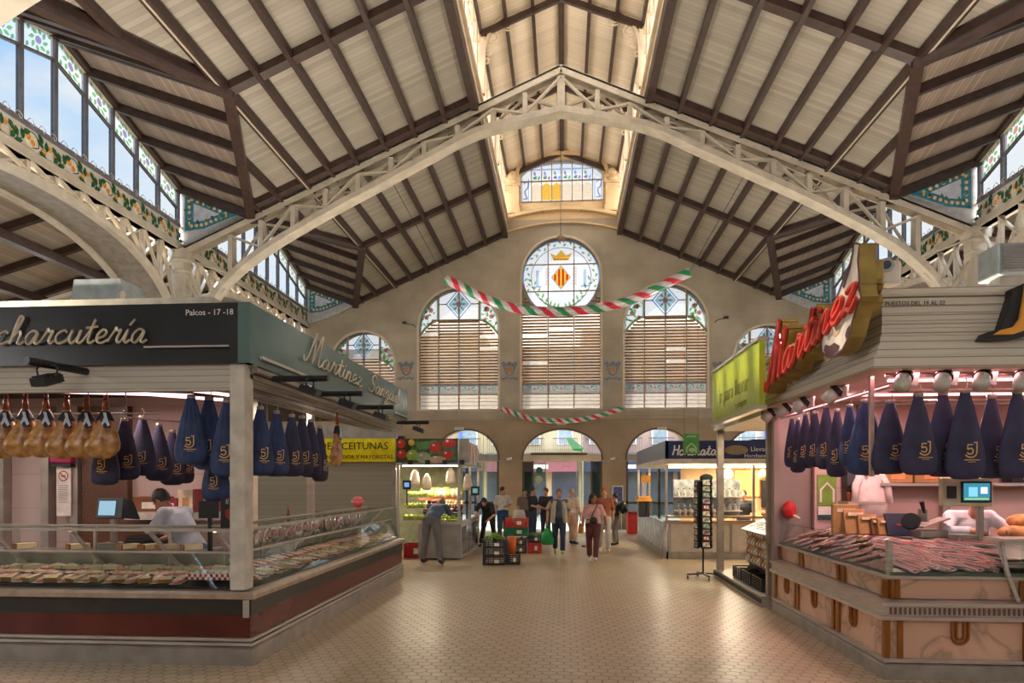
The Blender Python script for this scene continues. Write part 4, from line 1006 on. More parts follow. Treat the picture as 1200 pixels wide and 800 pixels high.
q = MB(); q.b2((-9.1, YL+.05, 3.14), (XL-.05, 13.7, 3.22)); q.build('canopy_ceiling', pm('dark_canopy_underside', srgb(52, 42, 40), .6), kio)
q = MB(); q.b2((-9.1, 8.6, 3.24), (-4.6, 8.75, 4.25)); q.b2((-9.1, 8.55, 4.2), (-4.55, 8.8, 4.3)); q.build('roof_parapet', pm('parapet_cream', srgb(170, 160, 142), .6), kio)
q = MB(); q.b2((-4.1, 10.62, .8), (-4.0, 10.72, 3.0)); q.build('rear_post', STEEL, kio)
PINKW = boards('pale_wall_panels', srgb(186, 168, 162), srgb(196, 178, 170), 'Z', .5, line=.02, dark=.8)
q = MB(); q.b2((-9.1, 9.62, 0), (-4.55, 9.72, 3.14)); q.build('rear_wall', PINKW, kio)
q = MB(); q.b2((-7.05, 9.5, .2), (-6.35, 9.62, 3.0)); q.b2((-6.35, 9.5, .2), (-6.0, 9.62, 1.6)); q.build('granite_panel', GRAN, kio)
q = MB(); 
for x in (-8.9, -8.35, -7.65, -7.2): q.b2((x, 9.45, .2), (x+.12, 9.6, 3.0))
q.build('steel_door_frame', STEELD, kio)
q = MB(); q.b2((-6.25, 9.2, 1.42), (-4.6, 9.6, 1.47)); q.b2((-6.2, 9.2, 1.36), (-4.6, 9.22, 1.42)); q.build('wall_shelf', pm('white_shelf', srgb(188, 178, 168), .5), kio)
q = MB(); q.b2((-4.6, 9.55, .2), (-4.5, 9.75, 3.1)); q.build('corner_strip', pm('beige_strip', srgb(214, 190, 160), .5), kio)
LEDP = emit('pink_led_tube', (1., .5, .5), 1.3)
for a, b in (((-6.2, 7.6, 3.05), (-4.35, 7.9, 3.05)), ((-6.4, 8.3, 3.05), (-4.9, 8.7, 3.04)), ((-5.6, 8.1, 3.02), (-4.4, 9.3, 3.02)), ((-4.9, 7.4, 3.02), (-4.2, 8.8, 3.02))):
    q = MB(); q.tube([a, b], .02, 6); q.build('ceiling_light_tube', LEDP, kio)
# L-shaped counter
cnt = thing('display_counter', 'L-shaped refrigerated deli counter with oxblood panels and glass top', 'counter', (XL, YL, 0))
PL = [(-9.2, YL), (XL, YL), (XL, 13.45)]
def sw(name, prof, m, root, path=PL, inward=1, **kw):
    q = MB(); q.sweep(path, prof, 0, inward); return q.build(name, m, root, **kw)
sw('plinth', [(0, 0), (0, .17), (.02, .19), (.3, .19), (.3, 0)], STEELD, cnt)
sw('base_rail', [(-.005, .205), (-.005, .235), (.1, .235), (.1, .205)], STEEL, cnt); sw('base_rail', [(.01, .25), (.01, .28), (.1, .28), (.1, .25)], STEEL, cnt)
sw('red_panel', [(.035, .285), (.035, .52), (.9, .52), (.9, .285)], RED, cnt)
sw('dark_band', [(.02, .52), (.02, .68), (.9, .68), (.9, .52)], pm('charcoal_band', srgb(48, 46, 42), .3), cnt)
sw('bumper_ledge', [(-.03, .69), (-.03, .735), (-.01, .765), (.12, .765), (.12, .69)], pm('satin_ledge', srgb(186, 166, 144), .28, .6), cnt)
sw('display_deck', [(.12, .70), (.12, .80), (.85, .92), (.85, .70)], pm('dark_deck', srgb(40, 40, 42), .3), cnt)
sw('front_glass', [(.10, .78), (.24, 1.14), (.25, 1.14), (.11, .78)], GLASSC, cnt)
sw('glass_rail', [(.225, 1.13), (.225, 1.15), (.27, 1.15), (.27, 1.13)], STEEL, cnt)
sw('top_glass', [(.22, 1.375), (.22, 1.385), (.74, 1.385), (.74, 1.375)], GLASSC, cnt)
sw('top_glass_edge', [(.20, 1.365), (.20, 1.395), (.225, 1.395), (.225, 1.365)], STEEL, cnt); sw('top_glass_edge', [(.74, 1.36), (.74, 1.40), (.78, 1.40), (.78, 1.36)], STEEL, cnt)
sw('rear_worktop', [(.78, .92), (.78, 1.1), (1.05, 1.1), (1.05, .92)], STEELD, cnt)
sw('middle_shelf', [(.50, 1.12), (.50, 1.13), (.76, 1.13), (.76, 1.12)], GLASSC, cnt)
for x in (-8.2, -7.3, -6.35, -5.4, -4.5, -3.75):
    q = MB(); q.bar((x, YL+.3, 1.36), (x+.12, YL+.66, .95), .05, .03); q.bar((x, YL+.7, .92), (x, YL+.7, 1.38), .03, .03); q.build('shelf_bracket', STEEL, cnt)
for y in (7.6, 8.6, 9.7, 10.8, 11.9, 13.0):
    q = MB(); q.bar((XL-.3, y, 1.36), (XL-.68, y, .95), .05, .03); q.bar((XL-.72, y, .92), (XL-.72, y, 1.38), .03, .03); q.build('shelf_bracket', STEEL, cnt)
q = MB(); q.b2((XL-.75, 13.4, .78), (XL-.1, 13.42, 1.38)); q.build('end_glass', GLASSC, cnt)
q = MB(); q.b2((XL-.09, YL-.02, .5), (XL-.03, YL+.0, .68)); q.build('corner_trim', STEEL, cnt)

# hams
HAM = pm('cured_ham_rind', srgb(134, 76, 34), .3, var=.3, scale=11, bump=.6, bscale=16, col2=srgb(206, 158, 92))
HAMR = pm('dark_ham_shank', srgb(142, 66, 36), .4, var=.25, scale=14)
def make_ham(label):
    r = thing('cured_ham', label, 'ham', (0, 0, 0), 'cured hams hanging over the left counter')
    q = MB(); rg = []
    for z, w, t, dx in ((-.10, .035, .03, 0), (-.15, .045, .035, 0), (-.22, .07, .05, .005), (-.30, .10, .06, .0), (-.38, .135, .066, -.01), (-.46, .165, .07, -.02), (-.53, .17, .068, -.03), (-.59, .135, .055, -.035), (-.63, .07, .03, -.03), (-.64, .02, .01, -.03)):
        rg.append([V(dx+w*math.cos(a*PI/7)*(1+.05*math.sin(3*a)), t*math.sin(a*PI/7)*(1+.06*math.cos(2*a+z*20)), z) for a in range(14)])
    q.rings(rg); q.build('meat', HAM, r, smooth=True)
    q = MB(); q.tube([(0, 0, .02), (0, 0, -.04), (0, 0, -.1)], [.02, .03, .036], 8); q.tube([(0, 0, .06), (.01, -.005, .02)], [.022, .02], 6); q.build('shank', HAMR, r, smooth=True)
    q = MB(); q.rings([[V(w*1.06*math.cos(a*PI/6), t*1.15*math.sin(a*PI/6), z) for a in range(12)] for z, w, t in ((-.12, .042, .036), (-.2, .078, .052), (-.22, .088, .055))]); q.add([(-.06, -.07, -.2), (.03, -.07, -.2), (.045, -.078, -.3), (-.02, -.078, -.31)], [(0, 1, 2, 3)]); q.build('paper_collar', BLACK, r)
    q = MB(); q.add([(-.03, -.08, -.14), (.0, -.08, -.14), (.01, -.086, -.2), (.035, -.086, -.27), (.015, -.086, -.29), (-.01, -.086, -.24), (-.035, -.086, -.28), (-.045, -.086, -.26), (-.02, -.086, -.19)], [tuple(range(9))]); q.build('white_motif', pm('motif_white', srgb(196, 206, 226), .5), r)
    q = MB(); q.tube(spline([(0, 0, .04), (.02, 0, .1), (0, 0, .16), (-.015, 0, .13)], 4), .006, 5); q.build('hook', STEEL, r)
    return r
hx = [-6.40, -6.17, -5.94, -5.70, -5.46, -5.23, -5.01]
ham0 = make_ham('cured ham hanging over the left counter, %s from the left' % ORD[0])
ham0.location = (hx[0], 7.12, 2.80); ham0.rotation_euler[2] = .75
for i, x in enumerate(hx[1:]): copy_tree(ham0, (x, 7.12, 2.80+R.uniform(-.015, .015)), .75+R.uniform(-.08, .08), 'cured ham hanging over the left counter, %s from the left' % ORD[i+1])
hp = aX(395, 500, -3.35); h = copy_tree(ham0, (-3.35, hp.y, 2.86), 1.25, 'single slender cured ham hanging alone after the blue bags on the aisle side', 'cured hams hanging over the left counter'); h.scale = (.75, .8, 1.15)
q = MB(); q.tube([(-9, 7.12, 2.93), (-3.5, 7.12, 2.93)], .018, 8); q.tube([(-9, 7.12, 2.66), (-4.5, 7.3, 2.66)], .012, 6)
for x in (-8.2, -6.6, -4.85, -3.9): q.tube([(x, 7.12, 2.93), (x, 7.12, 3.14)], .02, 6)
q.tube([(XL-.15, 7.0, 2.98), (XL-.15, 12.8, 2.98)], .018, 8); q.tube([(-5.2, 7.75, 2.66), (-4.2, 9.4, 2.66)], .012, 6)
for p in ((-5.2, 7.75), (-4.2, 9.4)): q.tube([(p[0], p[1], 2.66), (p[0], p[1], 3.14)], .01, 6)
for y in (7.3, 8.9, 10.5, 12.5): q.tube([(XL-.15, y, 2.98), (XL-.15, y, 3.14)], .012, 6)
q.build('hanging_rail', STEELD, kio)
# cloth bags
NAVY = pm('navy_bag_cloth', srgb(47, 47, 74), .75, var=.15, scale=5, bump=.2, bscale=12)
NAVY2 = pm('blue_pleated_cloth', srgb(44, 60, 98), .75, var=.2, scale=5, bump=.2, bscale=12)
GOLD = pm('gold_print', srgb(222, 176, 112), .5)
def make_bag(label, group, pleats=0, mat=NAVY):
    r = thing('ham_bag', label, 'bag', (0, 0, 0), group); n = 24 if not pleats else 48
    q = MB(); rg = []
    for z, w, t, am in ((0.02, .035, .03, .12), (-.04, .045, .035, .2), (-.12, .07, .045, .16), (-.25, .105, .058, .1), (-.4, .14, .07, .06), (-.52, .165, .078, .04), (-.62, .17, .08, .03), (-.69, .15, .07, .02), (-.72, .1, .045, 0), (-.725, .02, .01, 0)):
        am = am*(1.4 if pleats else .5); fr = 12 if pleats else 4
        rg.append([V(w*math.cos(a*2*PI/n)*(1+am*.3*math.cos(fr*a*2*PI/n)), t*math.sin(a*2*PI/n)*(1+am*math.cos(fr*a*2*PI/n+z*3)), z) for a in range(n)])
    q.rings(rg); q.build('cloth', mat, r, smooth=True)
    q = MB(); logo5j(q, (.02, -.1, -.49), (1, 0, 0), (0, -.05, 1), .085); q.build('printed_logo', GOLD, r)
    q = MB(); q.lathe([(.04, -.02), (.046, 0), (.04, .02)], n=10); q.tube(spline([(0, 0, .0), (.02, 0, .06), (0, 0, .11), (-.015, 0, .09)], 4), .005, 5); q.build('tie_and_hook', STEELD, r)
    return r
G1 = 'navy ham bags hanging inside the left stall'
items = [(123, 568, 7.5, .05), (146, 562, 7.8, .75), (167, 557, 8.1, .3), (186, 563, 8.45, .8), (202, 568, 8.8, 1.0), (215, 566, 9.15, 1.2)]
bag0 = make_bag('x', G1)
first = True
for i, (px, pyb, Y, rz) in enumerate(items):
    p = aY(px, pyb, Y); lb = 'navy printed ham bag inside the left stall, %s from the left behind the hams' % ORD[i]
    if first: bag0.location = (p.x, Y, p.z+.72); bag0.rotation_euler[2] = rz; bag0['label'] = lb; first = False
    else: copy_tree(bag0, (p.x, Y, p.z+.72), rz, lb)
G2 = 'pleated blue ham bags near the white corner post'
bagp = make_bag('pleated blue ham bag left of the white post, first of three', G2, 1, NAVY2)
for i, (px, pyb, Y, rz, sc) in enumerate(((224, 548, 7.0, .2, 1.05), (245, 550, 7.2, .1, 1.08), (267, 558, 7.04, .05, 1.12), (253, 587, 7.6, .05, .98))):
    p = aY(px, pyb, Y); lb = ['pleated blue ham bag left of the white post, leftmost of three', 'pleated blue ham bag left of the white post, middle of three', 'pleated blue ham bag touching the white post on its left', 'blue ham bag hung lower behind the pleated three'][i]
    if i == 0: bagp.location = (p.x, Y, p.z+.76); bagp.rotation_euler[2] = rz; bagp['label'] = lb
    else: copy_tree(bagp, (p.x, Y, p.z+.72*sc), rz, lb, scale=sc)
G3 = 'navy ham bags along the aisle side of the left stall'
for i, (px, py, pyb) in enumerate(((305, 470, 556), (324, 470, 557), (342, 474, 557), (354, 476, 556), (364, 480, 558), (375, 492, 563))):
    p = aX(px, py, -3.36); z = aY(px, pyb, p.y).z
    copy_tree(bagp if i in (0, 1, 9) else bag0, (-3.36, p.y, z+.74), .75 if i < 5 else 1.2, 'navy ham bag on the aisle side of the left stall, %s behind the white post' % ORD[i], G3, scale=(.9, .9, (1.04)))
# floodlights on arms
def make_flood(label):
    r = thing('floodlight', label, 'lamp', (0, 0, 0), 'black floodlights on arms')
    q = MB(); q.tube([(0, 0, 0), (.62, 0, 0)], .035, 12); q.build('arm', BLACK, r)
    q = MB(); q.box((.42, 0, -.14), (.2, .16, .07), ry=.35)
    for i in range(5): q.box((.35+i*.035, 0, -.095-i*.012), (.008, .15, .06), ry=.35)
    q.build('lamp_housing', BLACK, r); q = MB(); q.tube(spline([(.42, -.09, -.12), (.42, -.1, -.02), (.42, .1, -.02), (.42, .09, -.12)], 4), .008, 5); q.build('bracket', BLACK, r)
    q = MB(); q.box((.408, 0, -.178), (.17, .13, .01), ry=.35); q.build('lens', pm('lamp_lens', srgb(150, 150, 145), .2), r)
    return r
f0 = make_flood('black floodlight arm sticking out over the aisle just behind the corner'); f0.location = (XL+.0, 7.3, 3.03)
p = copy_tree(f0, (-4.95, YL-.06, 3.04), -PI/2-.15, 'black floodlight on a thick arm under the script lettering'); p.scale = (1.1,)*3
for y, lb in ((8.6, 'second black floodlight over the aisle from the corner'), (10.2, 'third black floodlight over the aisle from the corner'), (12.9, 'black floodlight at the far end of the grey-green fascia')): copy_tree(f0, (XL, y, 3.03), 0, lb)

# things in the left stall
def box_thing(name, label, cat, lo, hi, mat, group=None, lid=None, bevel=.004, pr=None):
    lo = V(*lo); hi = V(*hi); r = thing(name, label, cat, ((lo.x+hi.x)/2, (lo.y+hi.y)/2, lo.z), group)
    q = MB(); q.b2(lo, hi); q.build('body', mat, r, bevel=bevel)
    q = MB(); q.b2((lo.x-.004, lo.y-.004, hi.z-(hi.z-lo.z)*.22), (hi.x+.004, hi.y+.004, hi.z+.003)); q.build('lid', lid or mat, r)
    if pr: q = MB(); q.b2((lo.x+(hi.x-lo.x)*.3, lo.y-.007, lo.z+(hi.z-lo.z)*.2), (lo.x+(hi.x-lo.x)*.75, lo.y-.003, lo.z+(hi.z-lo.z)*.65)); q.build('printed_label', pr, r)
    return r
KRAFT = pm('kraft_card', srgb(178, 130, 78), .7, var=.1); KRAFTD = pm('dark_kraft', srgb(120, 74, 40), .7); REDB = pm('red_card', srgb(140, 40, 32), .6); CREAMB = pm('cream_card', srgb(222, 200, 168), .6); DBLUE = pm('dark_blue_card', srgb(28, 34, 56), .4); WPRINT = pm('white_print', srgb(220, 215, 205), .6)
for n_, (xa, xb, za, zb, mt, lb) in enumerate(((-6.1, -5.65, 1.475, 1.68, KRAFTD, 'dark brown box at the left end of the white wall shelf'), (-5.62, -5.45, 1.475, 1.66, REDB, 'narrow red box beside the dark brown box on the white shelf'), (-5.43, -5.22, 1.475, 1.78, CREAMB, 'cream and orange box on the white shelf behind the till'), (-5.2, -4.72, 1.475, 1.79, REDB, 'wide red box on the white shelf left of the worker'))):
    box_thing('carton', lb, 'box', (xa, 9.25, za), (xb, 9.5, zb), mt, 'boxes on the white wall shelf', pr=WPRINT if n_ != 2 else KRAFT)
# till
p = aY(131, 612, 7.75); till = thing('cash_register', 'black touch-screen till with a lit screen on the left counter', 'till', (p.x, 7.75, 1.10))
q = MB(); q.b2((p.x-.14, 7.66, 1.10), (p.x+.14, 7.9, 1.17)); q.b2((p.x-.03, 7.76, 1.17), (p.x+.03, 7.82, 1.5)); q.build('stand', STEELD, till)
q = MB(); q.box((p.x, 7.74, 1.58), (.36, .05, .25), rx=-.15, rz=-.12); q.prism([(p.x+.15, 7.76, 1.46), (p.x+.24, 7.9, 1.44), (p.x+.17, 7.85, 1.69), (p.x+.15, 7.76, 1.70)], (0, .03, 0)); q.build('monitor', BLACK, till, bevel=.01)
q = MB(); q.box((p.x-.03, 7.708, 1.585), (.22, .01, .17), rx=-.15, rz=-.12); q.build('screen', emit('till_screen', (.25, .4, .5), .5), till)
q = MB(); q.box((p.x+.42, 7.78, 1.16), (.42, .26, .08)); q.box((p.x+.42, 7.74, 1.24), (.36, .2, .02), rx=.2); q.build('keyboard_scale', BLACK, till, bevel=.01)
# worker
W1 = dict(pel=(0, 0, .95), che=(0, .18, 1.23), nek=(0, .32, 1.41), hed=(-.01, .43, 1.51), look=(0, .8, -.6), shL=(-.18, .26, 1.37), elL=(-.25, .40, 1.11), wrL=(-.12, .64, 1.04), shR=(.18, .26, 1.37), elR=(.25, .38, 1.11), wrR=(.14, .62, 1.04), hdL=(.2, 1, -.1), hdR=(-.2, 1, -.1))
person('person in light grey T-shirt and blue jeans bent over the left counter till', (-4.55, 8.12, 0), 1.42, cloth('light_grey_tshirt', (196, 196, 204)), cloth('blue_jeans', (52, 78, 120)), BLACK, W1, 1.1, skin=SKIND)
# food in the front case
def packs(n, mk, area, labels, group, tilt=(0, 0)):
    proto = None; k = 0
    for (x, y, z, rz) in area:
        if proto is None: proto = mk(); o = proto; o.location = (x, y, z); tag(o, labels, None, group)
        else: o = copy_tree(proto, (x, y, z), None, labels, group)
        o.rotation_mode = 'ZXY'; o.rotation_euler = (tilt[0], tilt[1], rz)
        o.scale = (R.uniform(.85, 1.15), R.uniform(.85, 1.1), R.uniform(.85, 1.2)); k += 1
FILM = glass('cling_film', (.95, .95, .95), 0, .8, .15)
def mk_pack(nm, cols, L=.22, W=.12, H=.03, wedge=False):
    def f():
        r = thing(nm, 'x', 'packed meat' if not wedge else 'cheese')
        q = MB()
        if wedge: q.prism([(-L/2, -W/2, 0), (L/2, 0, 0), (-L/2, W/2, 0)], (0, 0, H*1.3))
        else: q.rings([[V(L/2*a*math.cos(t*PI/6)*1.1, W/2*a*math.sin(t*PI/6)*1.1, z) for t in range(12)] for a, z in ((.8, 0), (1, H*.4), (.95, H*.8), (.6, H))])
        q.build('food', cols[0], r, smooth=not wedge)
        q = MB(); 
        if not wedge:
            for i in range(4): q.box((-L*.3+i*L*.2, 0, H+.002), (L*.12, W*.7, .004), 0, rz=.3)
            q.build('slices', cols[1], r); q = MB(); q.box((0, 0, .001), (L*1.15, W*1.15, .004)); q.build('tray', cols[2], r)
        else: q.box((-L/2-.003, 0, H*.65), (.006, W, H*1.3)); q.build('rind', cols[1], r)
        q = MB(); q.box((L*.1, -W*.1, H*(1.15 if not wedge else 1.33)), (L*.3, W*.3, .002)); q.build('price_sticker', cols[3], r)
        return r
    return f
FAT = pm('pale_fat', srgb(226, 196, 170), .35, var=.1, scale=30); MEAT = pm('red_meat', srgb(124, 48, 42), .3, var=.25, scale=25); HAMP = pm('pink_ham', srgb(206, 132, 112), .35, var=.15, scale=25); CHE = pm('cheese_paste', srgb(226, 204, 160), .5, var=.08); RIND = pm('cheese_rind', srgb(150, 100, 52), .6); TRAYB = pm('black_tray', srgb(30, 30, 32), .3); TRAYW = pm('white_tray', srgb(214, 210, 204), .4); STK = pm('white_sticker', srgb(232, 230, 224), .5)
R.seed(11)
mk_pack_a = mk_pack('vacuum_pack', (HAMP, FAT, TRAYW, STK)); mk_pack_b = mk_pack('vacuum_pack', (MEAT, FAT, TRAYW, STK), .2, .13, .025); mk_pack_c = mk_pack('cheese_wedge', (CHE, RIND, TRAYB, STK), .2, .13, .035, True)
dk = lambda o: .80+.12*(o-.12)/.73+.006
A, B_, C_ = [], [], []
for i in range(22):
    x = -6.55+i*.128
    if x < -4.0: (A if i % 2 else C_).append((x, YL+.26, dk(.26)+.004, R.uniform(-.4, .4)+PI/2))
for i in range(17): (A if i % 3 else B_).append((-6.5+i*.16, YL+.46, dk(.46)+.004, R.uniform(-.4, .4)))
for i in range(17): (C_ if i % 3 else A).append((-6.42+i*.16, YL+.66, dk(.66)+.004, R.uniform(-.4, .4)))
packs(0, mk_pack_a, A, 'pale pink meat pack on a white tray in the left front case', 'pale meat packs in the left front case', (.163, 0))
packs(0, mk_pack_c, C_, 'pale cheese wedge with brown rind in the left front case', 'cheese wedges in the left front case', (.163, 0))
packs(0, mk_pack_b, B_, 'dark red meat pack in the left front case', 'red meat packs in the left front case', (.163, 0))
A, B_, C_ = [], [], []
for i in range(34):
    y = 7.35+i*.175
    (A if i % 3 == 0 else B_ if i % 3 == 1 else C_).append((XL-.27, y, dk(.27)+.004, R.uniform(-.3, .3)))
    (B_ if i % 3 == 0 else A).append((XL-.53, y+.05, dk(.53)+.01, R.uniform(-.5, .5)))
packs(0, mk_pack_a, A, 'pale pink meat pack in the case along the aisle', 'pale meat packs in the aisle case', (0, .163))
packs(0, mk_pack_b, B_, 'dark red meat pack in the case along the aisle', 'red meat packs in the aisle case', (0, .163))
packs(0, mk_pack_c, C_, 'cheese wedge in the case along the aisle', 'cheese wedges in the aisle case', (0, .163))
A = [(XL-.62, 7.75+i*.2, 1.132, R.uniform(-.25, .25)) for i in range(25)]
def mk_up():
    r = thing('upright_packet', 'x', 'packet'); q = MB(); q.rings([[V(.055*a*math.cos(t*PI/4), .012*math.sin(t*PI/4), z) for t in range(8)] for a, z in ((.9, 0), (1.1, .03), (1.1, .13), (.8, .17))]); q.build('film', pm('silvery_film', srgb(196, 198, 206), .12, .75, var=.2, scale=16), r, smooth=True); q = MB(); q.box((0, -.014, .08), (.07, .004, .06)); q.build('slices', HAMP, r); return r
packs(0, mk_up, [(x, y, z, rz+PI/2) for x, y, z, rz in A], 'upright shiny film packet on the middle glass shelf along the aisle', 'upright shiny packets along the aisle')
# boards leaning in the case
brd = None
for i, (x, rz) in enumerate(((-6.2, .25), (-5.55, .2), (-4.95, .35), (-4.7, .45), (-4.5, .5), (-4.2, .1))):
    if brd is None:
        brd = thing('cheese_slab', 'x', 'cheese', (0, 0, 0), 'cut cheese slabs on the middle glass shelf'); q = MB(); q.b2((-.11, -.05, 0), (.11, .05, .06)); q.build('paste', CHE, brd, bevel=.006); q = MB(); q.b2((-.112, -.052, .0), (-.095, .052, .062)); q.build('rind', RIND, brd); o = brd
    else: o = copy_tree(brd)
    o.location = (x, YL+.62, 1.132); o.rotation_euler[2] = rz+.8; o['label'] = 'cut cheese slab on the middle shelf of the left front case, %s from the left' % ORD[i]
bsk = thing('gingham_tray', 'tray with a red and white gingham edge beside the white post', 'tray', (-3.75, YL+.35, .85))
q = MB(); q.b2((-4.0, YL+.16, .86), (-3.46, YL+.5, .9)); q.build('tray_body', pm('wood_tray', srgb(190, 160, 120), .6), bsk)
q = MB()
for i in range(18):
    for j in range(2): q.b2((-4.0+i*.03, YL+.15, .86+j*.03), (-4.0+(i+1)*.03, YL+.158, .86+(j+1)*.03), (i+j) % 2)
q.build('gingham_edge', [pm('gingham_red', srgb(170, 40, 44), .7), pm('gingham_white', srgb(226, 214, 206), .7)], bsk)
q = MB()
for i in range(7): q.box((-3.95+i*.075, YL+.33, .92), (.05, .2, .035), rz=.3)
q.build('packets', WPRINT, bsk)
# things on the aisle counter top
BRN = pm('brown_wax', srgb(112, 52, 28), .3, var=.2)
bot = None
for i, (px, h) in enumerate(((314, .16), (330, .2), (338, .33), (345, .2), (357, .17))):
    p = aX(px, 630, XL-.9)
    if bot is None:
        bot = thing('oil_bottle', 'x', 'bottle', (0, 0, 0), 'brown bottles on the aisle counter'); q = MB(); q.lathe([(.001, 0), (.04, .003), (.045, .05), (.042, .11), (.018, .16), (.014, .19)], n=12); q.build('glass_body', BRN, bot, smooth=True); q = MB(); q.lathe([(.016, .185), (.018, .2), (.016, .215), (.002, .216)], n=10); q.build('cap', pm('orange_cap', srgb(196, 110, 50), .4), bot); q = MB(); q.lathe([(.0465, .03), (.047, .04), (.047, .09), (.046, .1)], n=12); q.build('paper_label', CREAMB, bot); o = bot
    else: o = copy_tree(bot)
    o.location = (XL-.9, p.y, 1.10); o.scale = (1.1, 1.1, (h+.08)/.2); o['label'] = 'brown bottle with orange cap on the left stall counter, %s behind the white post' % ORD[i]
ms = thing('price_monitor', 'small black monitor facing away, behind the white post', 'monitor', (XL-.85, 7.55, 1.1)); q = MB(); q.b2((XL-.87, 7.53, 1.1), (XL-.83, 7.57, 1.5)); q.build('stand', BLACK, ms); q = MB(); q.box((XL-.85, 7.52, 1.58), (.22, .03, .2), rz=.2); q.build('panel', BLACK, ms, bevel=.006)
bx = thing('promotional_board', 'dark board with a red heart shape left of the white post', 'sign', (-3.82, 7.45, 1.40)); q = MB(); q.box((-3.78, 7.47, 1.55), (.2, .02, .34)); q.build('board', BLACK, bx); q = MB()
q.prism([V(-3.75+.09*a, 7.455, 1.52+.09*b) for a, b in ((0, -1), (.8, -.1), (.8, .6), (.4, .8), (0, .5), (-.4, .8), (-.8, .6), (-.8, -.1))], (0, .004, 0)); q.build('red_shape', REDB, bx); q = MB(); logo5j(q, (-3.8, 7.455, 1.68), (1, 0, 0), (0, 0, 1), .03); q.build('printed_logo', WPRINT, bx)
R.seed(5)
cz = [(11.2, .25, KRAFTD, 'brown wooden box on the aisle counter', .3), (11.5, .2, CREAMB, 'cream packet stood beside the brown wooden box', .22), (11.8, .16, WPRINT, 'white jar carton on the far aisle counter', .2), (12.1, .15, REDB, 'red and white carton on the far aisle counter', .24), (12.45, .18, DBLUE, 'dark carton near the pink bowl', .26)]
for y, w, m_, lb, h in cz: box_thing('carton', lb, 'box', (XL-.98, y-w/2, 1.10), (XL-.98+w*.7, y+w/2, 1.10+h), m_, pr=WPRINT)
pb = thing('pink_bowl', 'small bright pink bowl at the far end of the left counter', 'bowl', (XL-.75, 12.85, 1.40)); q = MB(); q.lathe([(.03, 1.4), (.08, 1.44), (.13, 1.54), (.12, 1.54), (.07, 1.46), (.01, 1.43)], (XL-.75, 12.85, 0), 14); q.build('bowl_body', pm('pink_plastic', srgb(228, 92, 102), .3), pb, smooth=True); q = MB(); q.ball((XL-.75, 12.85, 1.56), (.1, .1, .06), 10); q.build('sweets', pm('pink_sweets', srgb(236, 120, 124), .4), pb, smooth=True)
nv = thing('notice', 'tall white no-smoking notice on the steel door frame', 'sign', (-7.28, 9.42, 1.45)); q = MB(); q.b2((-7.38, 9.42, 1.4), (-7.16, 9.44, 2.1)); q.build('sheet', WPRINT, nv)
q = MB(); q.ribbon([V(-7.27+.07*math.cos(a*PI/10), 9.415, 1.98+.07*math.sin(a*PI/10)) for a in range(21)], .014, (0, 1, 0), 0); q.ribbon([(-7.32, 9.412, 2.03), (-7.22, 9.412, 1.93)], .014, (0, 1, 0), 0); q.ribbon([(-7.31, 9.413, 1.98), (-7.23, 9.413, 1.98)], .014, (0, 1, 0), 1)
for i in range(9): q.ribbon([(-7.35, 9.415, 1.84-i*.03), (-7.2, 9.415, 1.84-i*.03)], .006, (0, 1, 0), 1)
q.build('prohibition_mark', [REDB, BLACK], nv)
mg = thing('wall_dispenser', 'magenta plastic dispenser above the no-smoking notice', 'dispenser', (-7.28, 9.4, 2.12)); q = MB(); q.b2((-7.44, 9.34, 2.16), (-7.1, 9.45, 2.34)); q.build('cover', pm('magenta_plastic', srgb(150, 30, 80), .3), mg, bevel=.03); q = MB(); q.b2((-7.42, 9.36, 2.12), (-7.12, 9.45, 2.16)); q.build('slot', BLACK, mg)
dv = thing('air_handler', 'grey metal air duct box on top of the left kiosk', 'air conditioner', (-6.3, 9.05, 4.3)); q = MB(); q.prism([(-6.75, 8.85, 4.3), (-5.95, 8.85, 4.3), (-6.02, 8.85, 4.66), (-6.68, 8.85, 4.66)], (0, .5, 0)); q.build('housing', pm('grey_sheet_metal', srgb(150, 156, 152), .4, .3), dv); q = MB(); q.tube(spline([(-6.1, 8.9, 4.35), (-5.95, 8.8, 4.45), (-5.9, 8.7, 4.3), (-5.92, 8.6, 4.15)], 5), .03, 8); q.build('pipe', CREAM, dv)
for (x, y, pw, cc) in ((-5.6, 7.9, 11, (1, .70, .62)), (-7.4, 7.9, 9, (1, .70, .62)), (-4.1, 10.6, 22, (1, .86, .76))):
    l = bpy.data.lights.new('stall_ceiling_lamp', 'AREA'); l.energy = pw; l.size = .22; l.color = cc; o = bpy.data.objects.new('stall_ceiling_lamp', l); COL.objects.link(o); o.location = (x, y, 3.08)
# =================== RIGHT STALL ===================
XR, YR = 3.06, 6.8
PR = [(9.2, YR), (XR, YR), (XR, 10.35)]
PRF = [(9.2, YR), (XR-.02, YR), (XR-.02, 10.6)]
SIDING = boards('cream_siding', srgb(196, 184, 164), srgb(206, 194, 174), 'Z', .085, line=.13, dark=.5)
kr = thing('butcher_kiosk', 'butcher kiosk on the right under a cream boarded canopy', 'kiosk', (5.8, 9., 0))
prof = [(-.13, 2.97), (-.13, 3.08), (-.09, 3.10), (-.07, 3.16), (-.03, 3.22)]
z = 3.22
for i in range(6): prof += [(-.03+.028*min(i, 1), z+.002), (-.02+.012*min(i, 2), z+.066), (.008, z+.07), (.008, z+.073)]; z += .073
prof += [(-.015, 3.665), (-.03, 3.69), (-.03, 3.72), (-.01, 3.75), (.1, 3.76), (.1, 2.97)]
